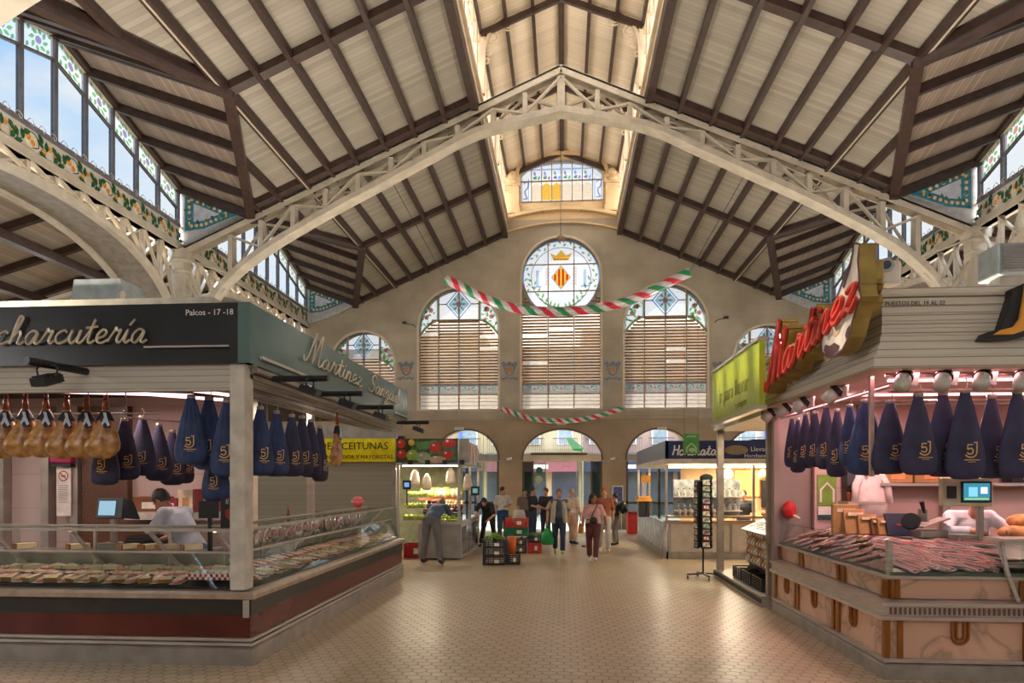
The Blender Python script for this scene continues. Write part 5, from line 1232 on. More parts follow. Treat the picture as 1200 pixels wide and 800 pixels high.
# siding rings must form a simple closed loop
sw('boarded_fascia', prof, SIDING, kr, PRF, -1)
q = MB(); text_mesh(q, 'PUESTOS DEL 19 AL 22', (3.1+.24, YR-.012, 3.60), (1, 0, 0), (0, 0, 1), .055); q.build('number_lettering', pm('dark_small_print', srgb(70, 62, 56), .5), kr)
PNKM = pm('pinkish_enamel', srgb(216, 178, 168), .4, var=.04)
q = MB(); q.b2((XR, YR, 3.04), (9.1, 10.5, 3.1)); q.build('canopy_ceiling', PNKM, kr)
q = MB(); q.b2((XR+.02, YR+.34, 1.95), (XR+.06, YR+.38, 3.0)); q.build('corner_post', pm('pink_steel_post', srgb(190, 160, 150), .35, .4), kr)
q = MB(); q.b2((XR+.02, 10.3, 0), (3.62, 10.42, 3.0)); q.build('steel_end_panel', pm('rosy_steel', srgb(150, 134, 126), .4, .35, var=.05, scale=1.5), kr)
q = MB(); q.b2((3.62, 10.2, 0), (9.1, 10.3, 3.0)); q.build('rear_wall', boards('rosy_wall', srgb(190, 158, 150), srgb(200, 168, 160), 'Z', .6, line=.015, dark=.8), kr)
for x in (4.2, 5.35): q = MB(); q.b2((x, 10.1, 1.0), (x+.1, 10.2, 3.0)); q.build('wall_pilaster', STEELD, kr)
for nm, x0, x1, z in (('wall_shelf', 4.4, 9.0, 1.84), ('wall_shelf', 3.95, 4.45, 1.58)):
    q = MB(); q.b2((x0, 9.85, z), (x1, 10.2, z+.04)); q.build(nm, STEEL, kr)
for a in (((XR+.1, YR+.12, 2.78), (9, YR+.12, 2.78)), ((XR+.1, YR+.2, 2.95), (9, YR+.2, 2.95)), ((XR+.15, YR+.2, 2.84), (XR+.15, 10.2, 2.84)), ((XR+.3, YR+.4, 2.9), (XR+.3, 10.2, 2.9)), ((XR+.1, YR+.5, 2.72), (9, YR+.5, 2.72))):
    q = MB(); q.tube(list(a), .018, 8); q.build('hanging_rail', pm('rosy_rail', srgb(196, 164, 154), .3, .5), kr)
for y, x0 in ((7.9, 3.6), (9.2, 3.6)):
    q = MB(); q.b2((x0, y, 3.01), (x0+4, y+.025, 3.035)); q.build('ceiling_light_tube', LEDP, kr)
# lower counter
cr_ = thing('butcher_counter', 'pink marble butcher counter with steel bumper rail and glass screen', 'counter', (XR, YR, 0))
MARB = marble('pink_marble', srgb(206, 164, 138), srgb(168, 140, 118))
BRASS = pm('bronze_trim', srgb(150, 94, 40), .35, .5)
def swr(n_, p_, m_): return sw(n_, p_, m_, cr_, PR, -1)
swr('plinth', [(0, 0), (0, .13), (.02, .15), (.3, .15), (.3, 0)], STEELD); swr('base_rail', [(.0, .165), (-.005, .2), (.1, .2), (.1, .165)], STEEL)
swr('lower_marble', [(.05, .2), (.05, .57), (.9, .57), (.9, .2)], MARB)
swr('bumper_rail', [(-.03, .575), (-.035, .61), (0, .62), (0, .7), (-.03, .71), (-.03, .74), (.2, .76), (.2, .575)], STEEL)
swr('upper_marble', [(.12, .76), (.10, .955), (.8, .955), (.8, .76)], MARB)
swr('counter_lip', [(.06, .96), (.06, .985), (.8, .985), (.8, .96)], STEEL)
swr('display_slab', [(.10, .985), (.10, 1.02), (.82, 1.245), (.82, .985)], pm('slab_green_steel', srgb(120, 122, 112), .35, .4))
swr('glass_screen', [(.075, .99), (.11, 1.31), (.118, 1.31), (.083, .99)], GLASSC)
swr('rear_ledge', [(.84, .9), (.84, 1.26), (1.05, 1.26), (1.05, .9)], STEELD)
q = MB(); n = 60
for i in range(n): x = XR+.05+i*.045; q.b2((x, YR-.012, .63), (x+.018, YR-.001, .695))
q.build('rail_ribs', pm('rail_rib', srgb(120, 86, 74), .4, .4), cr_)
for x in (XR+.02, XR+.14, 4.35, 4.44, 5.6, 5.69):
    for z0, z1, yo in ((.2, .575, .045), (.77, .95, .1)):
        q = MB(); q.b2((x, YR+yo-.02, z0), (x+.05, YR+yo+.01, z1)); q.build('bronze_strip', BRASS, cr_)
for y in (YR+.03, 7.95, 8.1, 9.3, 9.4, 10.25):
    for z0, z1, xo in ((.2, .575, .045), (.77, .95, .1)):
        q = MB(); q.b2((XR+xo-.02, y, z0), (XR+xo+.01, y+.07, z1)); q.build('bronze_strip', BRASS, cr_)
def ubrass(c, ax):
    q = MB(); c = V(*c); ax = V(*ax)
    for w in (.075, .035):
        pts = [c+ax*w+V(0, 0, .14)]+[c+ax*w*math.cos(a*PI/8)-V(0, 0, w*math.sin(a*PI/8)) for a in range(9)]+[c-ax*w+V(0, 0, .14)]
        q.tube(pts, .016, 6)
    q.build('bronze_loop', BRASS, cr_)
ubrass((3.78, YR+.04, .42), (1, 0, 0)); ubrass((5.0, YR+.04, .42), (1, 0, 0)); ubrass((XR+.04, 7.6, .42), (0, 1, 0)); ubrass((XR+.04, 8.75, .42), (0, 1, 0)); ubrass((XR+.04, 9.8, .42), (0, 1, 0))
q = MB(); q.b2((XR+.08, YR+.1, .98), (XR+.13, YR+.15, 1.33)); q.build('glass_clamp', STEEL, cr_)
for x, dx_, w_ in ((4.30, -.14, .035), (4.2, 0, .03)): 
    q = MB(); q.bar((x, YR+.02, .76 if dx_ else 1.0), (x+dx_, YR+.12, 1.32), w_, .03); q.build('case_stile', STEEL, cr_)
q = MB(); q.b2((4.2, YR+.05, 1.30), (9, YR+.4, 1.35)); q.build('case_top', STEEL, cr_)
q = MB(); q.b2((4.32, YR-.0, .78), (9, YR+.02, 1.3)); q.build('case_glass', GLASSC, cr_)
q = MB(); q.b2((4.18, YR+.05, 1.08), (9, YR+.4, 1.11)); q.build('case_shelf', STEELD, cr_)
# meat trays
R.seed(21)
def mk_strip():
    r = thing('sliced_meat_pack', 'x', 'packed meat'); q = MB(); q.box((0, 0, .004), (.30, .1, .008)); q.build('backing', pm('silver_card', srgb(136, 134, 134), .3, .4), r, bevel=.002)
    q = MB(); q.box((0, 0, .013), (.26, .05, .012), 0); q.build('lean', MEAT, r, bevel=.003); q = MB(); q.box((0, .03, .012), (.27, .012, .012)); q.box((0, -.031, .012), (.25, .01, .012)); q.build('fat', pm('white_fat', srgb(206, 178, 172), .3), r)
    return r
A = []
for i in range(12):
    for j in range(4):
        A.append((XR+.26+i*.085+j*.02, YR+.2+j*.17, 1.03+(.10+j*.17)/.72*.225+.014*((i+j) % 3), -.75+i*.02+R.uniform(-.5, .5)))
for i in range(27): A.append((XR+.22+.2*(i % 3), 7.65+i*.1, 1.075+.063*(i % 3), R.uniform(-.4, .4)))
packs(0, mk_strip, A[:48], 'vacuum pack of sliced red meat on the right front slab', 'sliced meat packs on the right slab', (.303, 0))
packs(0, mk_strip, A[48:], 'vacuum pack of sliced red meat on the slab facing the aisle', 'sliced meat packs on the aisle slab', (0, -.303))
A = [(XR+.5+dx_, 8.0+i*.14, 1.17+dx_/.72*.23, R.uniform(-1, 1)) for i in range(14) for dx_ in [R.uniform(-.25, .15)]]
packs(0, mk_pack('sausage_pack', (pm('sausage', srgb(104, 50, 42), .4, var=.3, scale=30), FAT, TRAYB, STK), .24, .1, .04), A, 'dark sausage pack on a black tray on the right aisle slab', 'sausage packs on the right aisle slab', (0, -.303))
A = [(4.35+i*.2, YR+.2, .80, R.uniform(-.3, .3)) for i in range(5)]
packs(0, mk_pack('mince_tray', (pm('pink_mince', srgb(216, 130, 116), .5, var=.25, scale=40, bump=.4), FAT, TRAYB, STK), .2, .14, .05), A, 'tray of pink minced meat in the low case at the right edge', 'mince trays at the right edge')
A = [(4.35+i*.2, YR+.22, 1.115, R.uniform(-.3, .3)) for i in range(5)]
packs(0, mk_pack_b, A, 'dark red meat pack on the upper shelf at the right edge', 'meat packs at the right edge')
for i, (px, py, w, h, lb) in enumerate(((1001, 628, .25, .3, 'large kraft packet standing behind the aisle slab'), (1016, 622, .22, .24, 'second kraft packet from the left behind the slab'), (1027, 624, .14, .2, 'narrow kraft packet leaning between two others'), (1037, 626, .18, .2, 'kraft packet leaning next to the dark blue folder'), (990, 616, .3, .36, 'tall row of kraft cartons behind the leaning packets'))):
    p = aY(px, py, 8.4+.25*(i == 4)-.05*i); r = thing('kraft_packet', lb, 'packet', (p.x, p.y, 1.27), 'kraft packets on the right counter')
    q = MB(); q.box((p.x, p.y, 1.27+h/2), (w, .07, h), 0, rx=-.25 if i != 4 else 0); q.build('body', KRAFT if i != 2 else KRAFTD, r, bevel=.01); q = MB(); q.box((p.x, p.y-.02, 1.27+h*.8), (w*.7, .05, h*.12), 0, rx=-.25 if i != 4 else 0); q.build('window_strip', CREAMB, r)
p = aY(1054, 628, 8.2); r = thing('folder', 'dark blue folder leaning on the right counter beside kraft packets', 'folder', (p.x, 8.2, 1.27)); q = MB(); q.box((p.x, 8.2, 1.40), (.3, .03, .27), rx=-.4); q.build('cover', DBLUE, r); q = MB(); q.box((p.x, 8.183, 1.40), (.08, .01, .02), rx=-.4); q.build('emblem', REDB, r)
# shelf goods
for i, (xa, w, m_, lb) in enumerate(((4.42, .42, KRAFT, 'first pale wooden box on the long rear shelf'), (4.87, .4, KRAFT, 'second pale wooden box on the long rear shelf'), (5.5, .36, KRAFT, 'third pale wooden box on the long rear shelf'), (6.15, .5, BLACK, 'black carton with pale lettering on the rear shelf beyond the scale'), (6.72, .36, BLACK, 'second black carton with pale lettering on the rear shelf'), (7.15, .5, DBLUE, 'dark blue carton at the right end of the rear shelf'))):
    box_thing('shelf_box', lb, 'box', (xa, 9.9, 1.885), (xa+w, 10.12, 2.12), m_, 'boxes on the long rear shelf', pr=pm('orange_print', srgb(222, 150, 96), .5) if i < 3 else WPRINT)
bx = box_thing('gift_box', 'dark grey gift box tilted above the jars', 'box', (3.98, 9.95, 1.84), (4.34, 10.12, 2.12), pm('grey_card', srgb(64, 64, 70), .5), pr=WPRINT)
jar = None
for i in range(6):
    if jar is None:
        jar = thing('jar', 'x', 'jar', (0, 0, 0), 'jars on the small shelf of the right stall'); q = MB(); q.lathe([(.001, 0), (.036, .004), (.038, .02), (.038, .12), (.03, .14)], n=14); q.build('glass_body', pm('jar_brown', srgb(120, 64, 38), .2, var=.2), jar, smooth=True); q = MB(); q.lathe([(.034, .135), (.036, .14), (.036, .165), (.001, .167)], n=14); q.build('lid', BLACK, jar); o = jar
    else: o = copy_tree(jar)
    o.location = (4.02+i*.075, 10.0, 1.621); o['label'] = 'brown jar with black lid on the small right shelf, %s from the left' % ORD[i]
# hanging coat
p = aY(1030, 600, 9.7); r = thing('white_coat', 'rosy white butcher coat hanging on the rear wall', 'coat', (p.x, 9.9, 1.2)); q = MB(); q.tube([(p.x, 9.95, 2.14), (p.x, 9.95, 2.02), (p.x+.01, 9.95, 1.7), (p.x+.01, 9.95, 1.4)], [.05, .15, .19, .25], 14, flat=.45, up=(1, 0, 0)); o = q.build('coat_body', cloth('coat_cloth', (226, 206, 200)), r, smooth=True)
for s in (-1, 1): q = MB(); q.tube([(p.x+s*.1, 9.95, 2.05), (p.x+s*.21, 9.93, 1.85), (p.x+s*.24, 9.9, 1.6)], [.06, .055, .045], 8); q.build('sleeve', cloth('coat_cloth', (226, 206, 200)), r, smooth=True)
q = MB(); q.tube([(p.x-.06, 9.9, 2.1), (p.x-.1, 9.87, 1.98)], [.03, .02], 6); q.build('red_strap', REDB, r)
# scale with screen
sc_ = thing('weighing_scale', 'big pale weighing scale with a lit colour screen on a post', 'scale', (4.13, 7.65, 1.26))
c_ = aY(1132, 576, 7.6)
q = MB(); q.b2((c_.x-.25, 7.57, c_.z-.155), (c_.x+.26, 7.67, c_.z+.155)); q.build('display_head', pm('scale_grey', srgb(186, 180, 150), .4), sc_, bevel=.015)
q = MB(); q.b2((c_.x-.07, 7.558, c_.z-.115), (c_.x+.235, 7.57, c_.z+.11)); q.build('bezel', BLACK, sc_)
q = MB(); q.add([(c_.x-.05, 7.553, c_.z-.09), (c_.x+.215, 7.553, c_.z-.09), (c_.x+.215, 7.553, c_.z+.09), (c_.x-.05, 7.553, c_.z+.09)], [(0, 1, 2, 3)], 0)
for (a, b, e_, f_, m_) in ((.0, .09, -.05, .05, 1), (.12, .19, -.02, .05, 2), (-.04, .2, -.085, -.065, 3)): q.add([(c_.x+a, 7.55, c_.z+e_), (c_.x+b, 7.55, c_.z+e_), (c_.x+b, 7.55, c_.z+f_), (c_.x+a, 7.55, c_.z+f_)], [(0, 1, 2, 3)], m_)
q.build('screen', [emit('screen_teal', (.04, .2, .28), .55), emit('screen_blue', (.2, .5, .75), .55), emit('screen_white', (.7, .75, .8), .5), emit('screen_green', (.25, .5, .2), .5)], sc_, recalc=False)
q = MB(); q.b2((c_.x-.21, 7.555, c_.z-.07), (c_.x-.12, 7.57, c_.z+.06)); q.build('keypad', BLACK, sc_)
q = MB(); q.b2((c_.x+.15, 7.63, 1.27), (c_.x+.2, 7.69, c_.z-.14)); q.build('post', STEELD, sc_)
q = MB(); q.b2((c_.x-.05, 7.66, 1.262), (c_.x+.3, 7.86, 1.33)); q.build('weighing_plate', STEELD, sc_, bevel=.01)
sl = thing('meat_slicer', 'dark meat slicer with a steel carriage on the right counter', 'slicer', (3.75, 8.1, 1.27))
p = aY(1080, 615, 8.0); x = p.x
q = MB(); q.b2((x-.05, 7.9, 1.27), (x+.25, 8.2, 1.36)); q.build('base', STEELD, sl, bevel=.02); q = MB(); q.tube([(x-.12, 8.0, 1.46), (x-.1, 8.03, 1.45)], [.09, .1], 20); q.build('blade_guard', BLACK, sl); q = MB(); q.box((x+.1, 7.98, 1.44), (.3, .22, .02), ry=-.35); q.box((x+.02, 8, 1.52), (.02, .2, .14)); q.build('carriage', STEEL, sl); q = MB(); q.tube([(x-.02, 7.9, 1.55), (x-.06, 7.88, 1.68)], [.015, .028], 8); q.build('handle', BLACK, sl)
W2 = dict(pel=(0, 0, .95), che=(0, .14, 1.24), nek=(0, .24, 1.42), hed=(0, .32, 1.53), look=(0, .8, -.6), shL=(-.19, .18, 1.37), elL=(-.3, .38, 1.24), wrL=(-.12, .56, 1.25), shR=(.19, .18, 1.37), elR=(.32, .36, 1.24), wrR=(.16, .56, 1.25), hdL=(.3, 1, -.1), hdR=(-.2, 1, -.1))
p = aY(1137, 610, 8.15); person('butcher in a white coat bent behind the scale in the right stall', (p.x, 8.35, 0), PI, cloth('butcher_coat', (210, 206, 210)), cloth('dark_trousers', (48, 44, 48)), BLACK, W2, 1.09, sleeve=1.85, girth=1.3)
# bags
G4 = 'navy ham bags across the front of the right stall'
for i, (px, pt, pb, rz) in enumerate(((1043, 468, 555, .1), (1076, 460, 556, .12), (1105, 458, 558, .05), (1131, 455, 561, -.05), (1162, 462, 560, .2), (1192, 456, 560, .1), (1219, 460, 560, .1))):
    yy_ = 7.13-.19*(i % 2); p = aY(px, pb, yy_); sc = (aY(px, pt, yy_).z-p.z)/.74
    copy_tree(bag0, (p.x, yy_, p.z+.72*sc), rz, 'navy printed ham bag across the front of the right stall, %s from the left' % ORD[i], G4, (1.1, .85, sc))
G5 = 'purple-blue ham bags along the aisle side of the right stall'
for i, (px, pt, pb, s_) in enumerate(((1015, 462, 551, 1.15), (996, 480, 552, .75), (981, 474, 554, .8), (968, 470, 546, .8), (955, 486, 551, .8), (944, 485, 550, .75), (935, 490, 554, .7), (928, 492, 551, .7))):
    p = aX(px, pt, XR+.16); z = aY(px, pb, p.y).z
    copy_tree(bagp if i < 2 else bag0, (XR+.16, p.y, z+.72*1.03), -.9 if i else -.5, 'purple-blue ham bag on the aisle side of the right stall, %s from the corner' % ORD[i], G5, (s_, s_, (p.z-z)/.74))
# spotlights
def make_spot():
    r = thing('track_spotlight', 'x', 'lamp', (0, 0, 0), 'white spotlights under the right canopy'); q = MB(); q.tube([(0, 0, -.02), (-.05, -.06, -.09), (-.1, -.12, -.17)], [.05, .075, .07], 14); q.build('housing', pm('spot_white', srgb(200, 196, 186), .4), r, smooth=True)
    q = MB(); q.tube([(-.006, -.008, -.03), (-.035, -.042, -.068)], [.078, .084], 14); q.build('ring', BLACK, r); q = MB(); q.box((.06, .0, -.05), (.13, .02, .17), ry=.15); q.build('gear_plate', pm('spot_white', (0, 0, 0)), r, bevel=.004); return r
sp0 = make_spot()
for i, px in enumerate((1058, 1104, 1149, 1196)):
    p = aY(px, 446, 6.98); o = sp0 if i == 0 else copy_tree(sp0); o.location = (p.x, 6.93, 2.97); o['label'] = 'white spotlight under the right canopy front, %s from the corner' % ORD[i]
for i, (px, py) in enumerate(((985, 462), (947, 478), (926, 482), (908, 486))):
    p = aX(px, py, XR+.02); o = copy_tree(sp0, (XR+.02, p.y, 2.97), -1.3, 'white box spotlight along the aisle edge of the right canopy, %s from the corner' % ORD[i])
# Martinez sign
sg_ = thing('script_sign', 'red script sign on gold backing climbing along the right canopy', 'sign', (2.9, 8.5, 3.2))
GOLDB = pm('gold_sign_side', srgb(158, 132, 66), .45, .1, var=.1); REDT = pm('red_sign_tube', srgb(206, 62, 48), .35)
st, wd = script_strokes('Martinez', (0, 0, 0), (1, 0, 0), (0, 0, 1), .25, slant=.3); k = 2.8/wd
def mp_(p, x): t = p.x*k; return V(x, 9.36-t, 3.13+.15*t+p.z*(1.3 if p.x < .45 else 1.05-.1*t))
q = MB()
for s_ in st:
    pts = [mp_(p, 2.83) for p in s_]
    for a, b in zip(pts, pts[1:]): q.bar(a, b, .09, .2, up=(1, 0, 0))
q.build('gold_backing', GOLDB, sg_)
q = MB()
for s_ in st: q.tube([mp_(p, 2.70) for p in s_], .027, 6)
q.build('red_letters', REDT, sg_)
hs = thing('ham_sign', 'tall ham-leg shaped sign with gold sides on the right canopy', 'sign', (2.85, 7.2, 3.3))
C2 = lambda x, y: (lambda p: (p.y, p.z))(aX(880+x/4, 270+y/4, 2.72))
out = [C2(*p) for p in ((488, 60), (478, 130), (452, 200), (425, 260), (400, 330), (372, 420), (345, 480), (333, 530), (338, 570), (365, 592), (400, 585), (432, 560), (462, 500), (478, 430), (500, 360), (520, 310), (512, 280), (510, 200), (505, 140), (512, 62))]
q = MB(); q.prism([V(2.72, a, b) for a, b in out], (.15, 0, 0)); q.build('gold_body', GOLDB, hs)
cx_ = sum(a for a, b in out)/len(out); cz_ = sum(b for a, b in out)/len(out)
q = MB(); q.add([V(2.715, a, b) for a, b in out], [tuple(range(len(out)))], 0)
blob = lambda pts, m_, x: q.add([V(x, *C2(*p)) for p in pts], [tuple(range(len(pts)))], m_)
blob(((345, 560), (352, 535), (375, 540), (395, 525), (420, 540), (410, 565), (385, 585), (360, 588)), 1, 2.711)
blob(((455, 460), (468, 440), (470, 480), (450, 510), (445, 490)), 1, 2.711); blob(((395, 385), (415, 345), (420, 380), (405, 430), (385, 440)), 1, 2.711)
blob(((480, 90), (486, 90), (470, 180), (440, 270), (432, 262), (455, 200)), 1, 2.711); blob(((400, 450), (425, 440), (420, 470), (400, 500), (385, 490)), 2, 2.711)
q.ribbon([V(2.709, a, b) for a, b in out+out[:1]], .025, (1, 0, 0), 1)
q.build('painted_face', [pm('ham_white', srgb(214, 200, 184), .5), pm('ham_purple', srgb(84, 44, 54), .5), pm('ham_tan', srgb(190, 156, 130), .5)], hs)
q = MB(); q.b2((2.72, 6.62, 3.72), (2.98, 6.74, 3.98)); q.build('gold_block', GOLDB, hs, bevel=.01)
# big 5J letter on the front fascia
C3 = lambda x, y: aY(1040+x/4.44, 280+y/4.44, YR-.1)
q = MB(); J_ = [C3(*p) for p in ((640, 262), (720, 225), (900, 225), (900, 300), (790, 320), (790, 430), (740, 500), (660, 520), (475, 527), (500, 492), (585, 465), (640, 300))]
q.prism([V(p.x, YR-.12, p.z) for p in J_], (0, .1, 0)); js = thing('letter_sign', 'large black and orange hooked letter on the right edge of the front fascia', 'sign', (4.6, YR-.1, 3.2)); q.build('black_letter', BLACK, js)
q = MB(); J_ = [C3(*p) for p in ((702, 245), (760, 225), (860, 240), (760, 300), (750, 410), (700, 480), (640, 500), (540, 502), (575, 478), (640, 462), (672, 420), (690, 330))]
q.prism([V(p.x, YR-.15, p.z) for p in J_], (0, .03, 0)); q.build('orange_face', pm('orange_sign', srgb(222, 152, 50), .35), js)
# fan and air conditioner on the roof
p = aY(1036, 320, 7.6); fn = thing('fan_box', 'cream round-faced fan box on the corner of the right roof', 'fan', (p.x, 7.6, 3.77))
q = MB(); q.box((p.x, 7.6, p.z-.02), (.22, .25, .26), rz=.3); q.box((p.x, 7.6, (3.76+p.z-.15)/2), (.05, .05, p.z-.15-3.76)); q.build('case', CREAM, fn, bevel=.03); q = MB(); q.tube([(p.x-.04, 7.46, p.z+.04), (p.x-.045, 7.44, p.z+.04)], [.075, .075], 18, m=0); q.build('ring', pm('grey_ring', srgb(150, 146, 140), .4), fn); q = MB(); q.tube([(p.x-.046, 7.44, p.z+.04), (p.x-.048, 7.43, p.z+.04)], .045, 14); q.build('opening', BLACK, fn)
p = aY(1200, 302, 8.2); ac = thing('air_conditioner', 'grey louvred air conditioner on the right kiosk roof', 'air conditioner', (p.x, 8.3, 4.35)); q = MB(); q.b2((p.x-.28, 8.2, p.z-.18), (p.x+.45, 8.6, p.z+.18)); q.build('housing', pm('grey_sheet_metal', (0, 0, 0)), ac, bevel=.02)
q = MB()
for i in range(10): q.b2((p.x-.23, 8.185, p.z-.14+i*.03), (p.x+.4, 8.2, p.z-.125+i*.03))
q.build('grille', STEELD, ac); q = MB(); q.b2((p.x-.2, 8.3, 3.76), (p.x+.35, 8.5, p.z-.18)); q.build('stand', STEELD, ac)
# notices on the end panel
q = MB(); q.b2((3.66, 10.18, 1.55), (3.92, 10.2, 2.0)); pn = q.build('price_sign', pm('green_sign', srgb(122, 158, 62), .5), label='green sign with a white house outline on the rear wall', cat='sign')
q = MB(); q.ribbon([(3.70, 10.175, 1.6), (3.70, 10.175, 1.78), (3.79, 10.175, 1.88), (3.88, 10.175, 1.78), (3.88, 10.175, 1.6)], .03, (0, 1, 0), 0); q.b2((3.66, 10.17, 1.36), (3.9, 10.18, 1.54), 0); q.b2((3.66, 10.165, 1.36), (3.9, 10.17, 1.42), 1); q.build('house_outline', [WPRINT, pm('teal_print', srgb(30, 76, 80), .5)], pn)
p = aY(925, 597, 10.2); r = thing('red_cap', 'red cap hung on the steel end panel of the right stall', 'cap', (p.x, 10.2, p.z-.1)); q = MB(); q.ball((p.x, 10.2, p.z), (.1, .08, .13), 12); q.build('crown', pm('red_cloth', srgb(196, 28, 30), .6), r, smooth=True); q = MB(); q.box((p.x+.08, 10.15, p.z-.1), (.1, .08, .03), ry=.5); q.build('peak', CREAMB, r, bevel=.008)
p = aZ(1, 1, 1) if 0 else aY(945, 655, 7.9)
br = thing('bread_loaf', 'golden bread loaves heaped at the right edge behind the case', 'bread', (4.95, 7.75, 1.27)); 
for i, (dx, dz, w) in enumerate(((0, .08, .2), (.22, .07, .18), (.1, .2, .16))): q = MB(); q.ball((4.86+dx, 7.75+.03*i, 1.27+dz), (w, .12, .08), 12); q.build('loaf', pm('bread_crust', srgb(200, 140, 80), .6, var=.2, scale=14), br, smooth=True)
for (x, y, pw) in ((4.0, 7.7, 15), (5.8, 8.2, 13), (3.9, 9.3, 10)):
    l = bpy.data.lights.new('meat_lamp', 'AREA'); l.energy = pw; l.size = .2; l.color = (1, .60, .58); o = bpy.data.objects.new('meat_lamp', l); COL.objects.link(o); o.location = (x, y, 2.99)

for (loc, sx, sy, e) in (((6.1, 6.9, 2.96), 6.0, .05, 8), ((3.12, 8.6, 2.96), .05, 3.2, 4)):
    l = bpy.data.lights.new('canopy_strip_lamp', 'AREA'); l.shape = 'RECTANGLE'; l.size = sx; l.size_y = sy; l.energy = e; l.color = (1, .42, .5); o = bpy.data.objects.new('canopy_strip_lamp', l); COL.objects.link(o); o.location = loc
# =================== DRY GOODS STALL WITH THE GREEN SIGN ===================
dg_ = thing('dry_goods_kiosk', 'narrow open kiosk behind the butcher with a lime green side sign', 'kiosk', (3.6, 12.2, 0))
GP = pm('warm_steel_post', srgb(158, 144, 130), .4, .4)
q = MB(); q.b2((3.10, 10.7, 0), (3.18, 10.8, 3.0)); q.build('front_post', GP, dg_); q = MB(); q.b2((3.02, 13.72, 0), (3.14, 13.85, 3.0)); q.build('far_post', GP, dg_)
q = MB(); q.b2((2.98, 10.6, 0), (3.9, 13.9, .16)); q.build('plinth', STEELD, dg_); q = MB(); q.b2((2.97, 10.6, .05), (2.98, 13.9, .12)); 
for i in range(30): q.b2((2.965, 10.7+i*.105, .06), (2.97, 10.75+i*.105, .11))
q.build('vent_slots', BLACK, dg_)
q = MB(); q.b2((2.98, 10.6, 2.9), (4.6, 13.9, 2.98)); q.build('canopy', STEELD, dg_)
a, b = aX(835, 497, 2.62), aX(895, 472, 2.62)
q = MB(); q.b2((2.62, 9.42, 2.92), (2.70, a.y, 3.82)); gs = q.build('lime_sign', pm('lime_panel', srgb(172, 186, 48), .3, var=.05), dg_)
q = MB(); q.b2((2.60, 9.4, 2.88), (2.72, a.y+.02, 2.93)); q.b2((2.60, 9.4, 3.81), (2.72, a.y+.02, 3.85)); q.build('sign_frame', STEEL, gs)
q = MB(); text_mesh(q, 'ir para llevar', (2.612, (a.y+b.y)/2+.1, 3.32), (0, -1, 0), (0, 0, 1), .36); q.build('pale_lettering', pm('faded_lettering', srgb(150, 150, 66), .5), gs); q = MB(); text_mesh(q, 'y preparar', (2.612, (a.y+b.y)/2-.4, 3.06), (0, -1, 0), (0, 0, 1), .15); q.build('pale_lettering', pm('faded_lettering', srgb(150, 150, 66), .5), gs)
q = MB(); q.b2((3.05, 10.75, 2.98), (3.1, 13.8, 3.05)); q.build('top_rail', STEELD, dg_)
# goods wall of bags facing the aisle
R.seed(8)
gd = thing('goods_stand', 'dark stand packed with hanging bags of nuts and pulses', 'stand', (3.45, 12.0, .16)); q = MB(); q.b2((3.46, 10.95, .16), (3.9, 13.1, 1.02)); q.build('case', pm('dark_brown_case', srgb(72, 50, 40), .5), gd); q = MB(); q.prism([(3.30, 10.95, 1.0), (3.30, 13.1, 1.0), (3.75, 13.1, 1.2), (3.75, 10.95, 1.2)], (0, 0, .02)); q.build('sloping_top', STEELD, gd)
nb = None; cols = [pm('nut_bag%d' % i, srgb(*c), .35, var=.25, scale=30) for i, c in enumerate(((196, 168, 128), (216, 196, 160), (168, 120, 78), (206, 150, 90)))]
k = 0
for j in range(4):
    for i in range(12):
        y = 11.04+i*.175; z = .40+j*.165
        if j == 0 or (k % 4) == 0 or nb is None:
            pass
        if nb is None: nb = {}
        c_ = (i*3+j*5) % 4
        if c_ not in nb:
            r = thing('nut_bag', 'x', 'bag', (0, 0, 0)); q = MB(); q.rings([[V(-t*math.cos(a*PI/5)-.0, w*math.sin(a*PI/5), zz) for a in range(10)] for zz, w, t in ((0, .05, .01), (.02, .07, .035), (.09, .07, .045), (.13, .05, .02), (.16, .055, .006))]); q.build('pouch', cols[c_], r, smooth=True); q = MB(); q.b2((-.05, -.03, .05), (-.046, .03, .1)); q.build('paper_label', STK, r); nb[c_] = r; o = r
        else: o = copy_tree(nb[c_])
        o.location = (3.415, y, z); o['label'] = ['tan bag of nuts', 'pale bag of nuts', 'brown bag of nuts', 'orange-brown bag of nuts'][c_]+' on the dark stand behind the butcher stall'; o['group'] = 'bags of nuts on the dark stand'; k += 1
cd = None
for i in range(8):
    if cd is None: cd = thing('price_card_tray', 'x', 'tray', (0, 0, 0), 'price card trays'); q = MB(); q.box((0, 0, .03), (.28, .2, .03), ry=-.42); q.build('tray_body', KRAFTD, cd); q = MB(); [q.box((-.09+.06*t, 0, .012+.028*t), (.04, .16, .008), 0, ry=-.42) for t in range(4)]; q.build('cards', STK, cd); o = cd
    else: o = copy_tree(cd)
    o.location = (3.5, 11.08+i*.26, 1.06); o['label'] = 'sloping tray of price cards on the nut stand, %s from the near post' % ORD[i]
ct = None
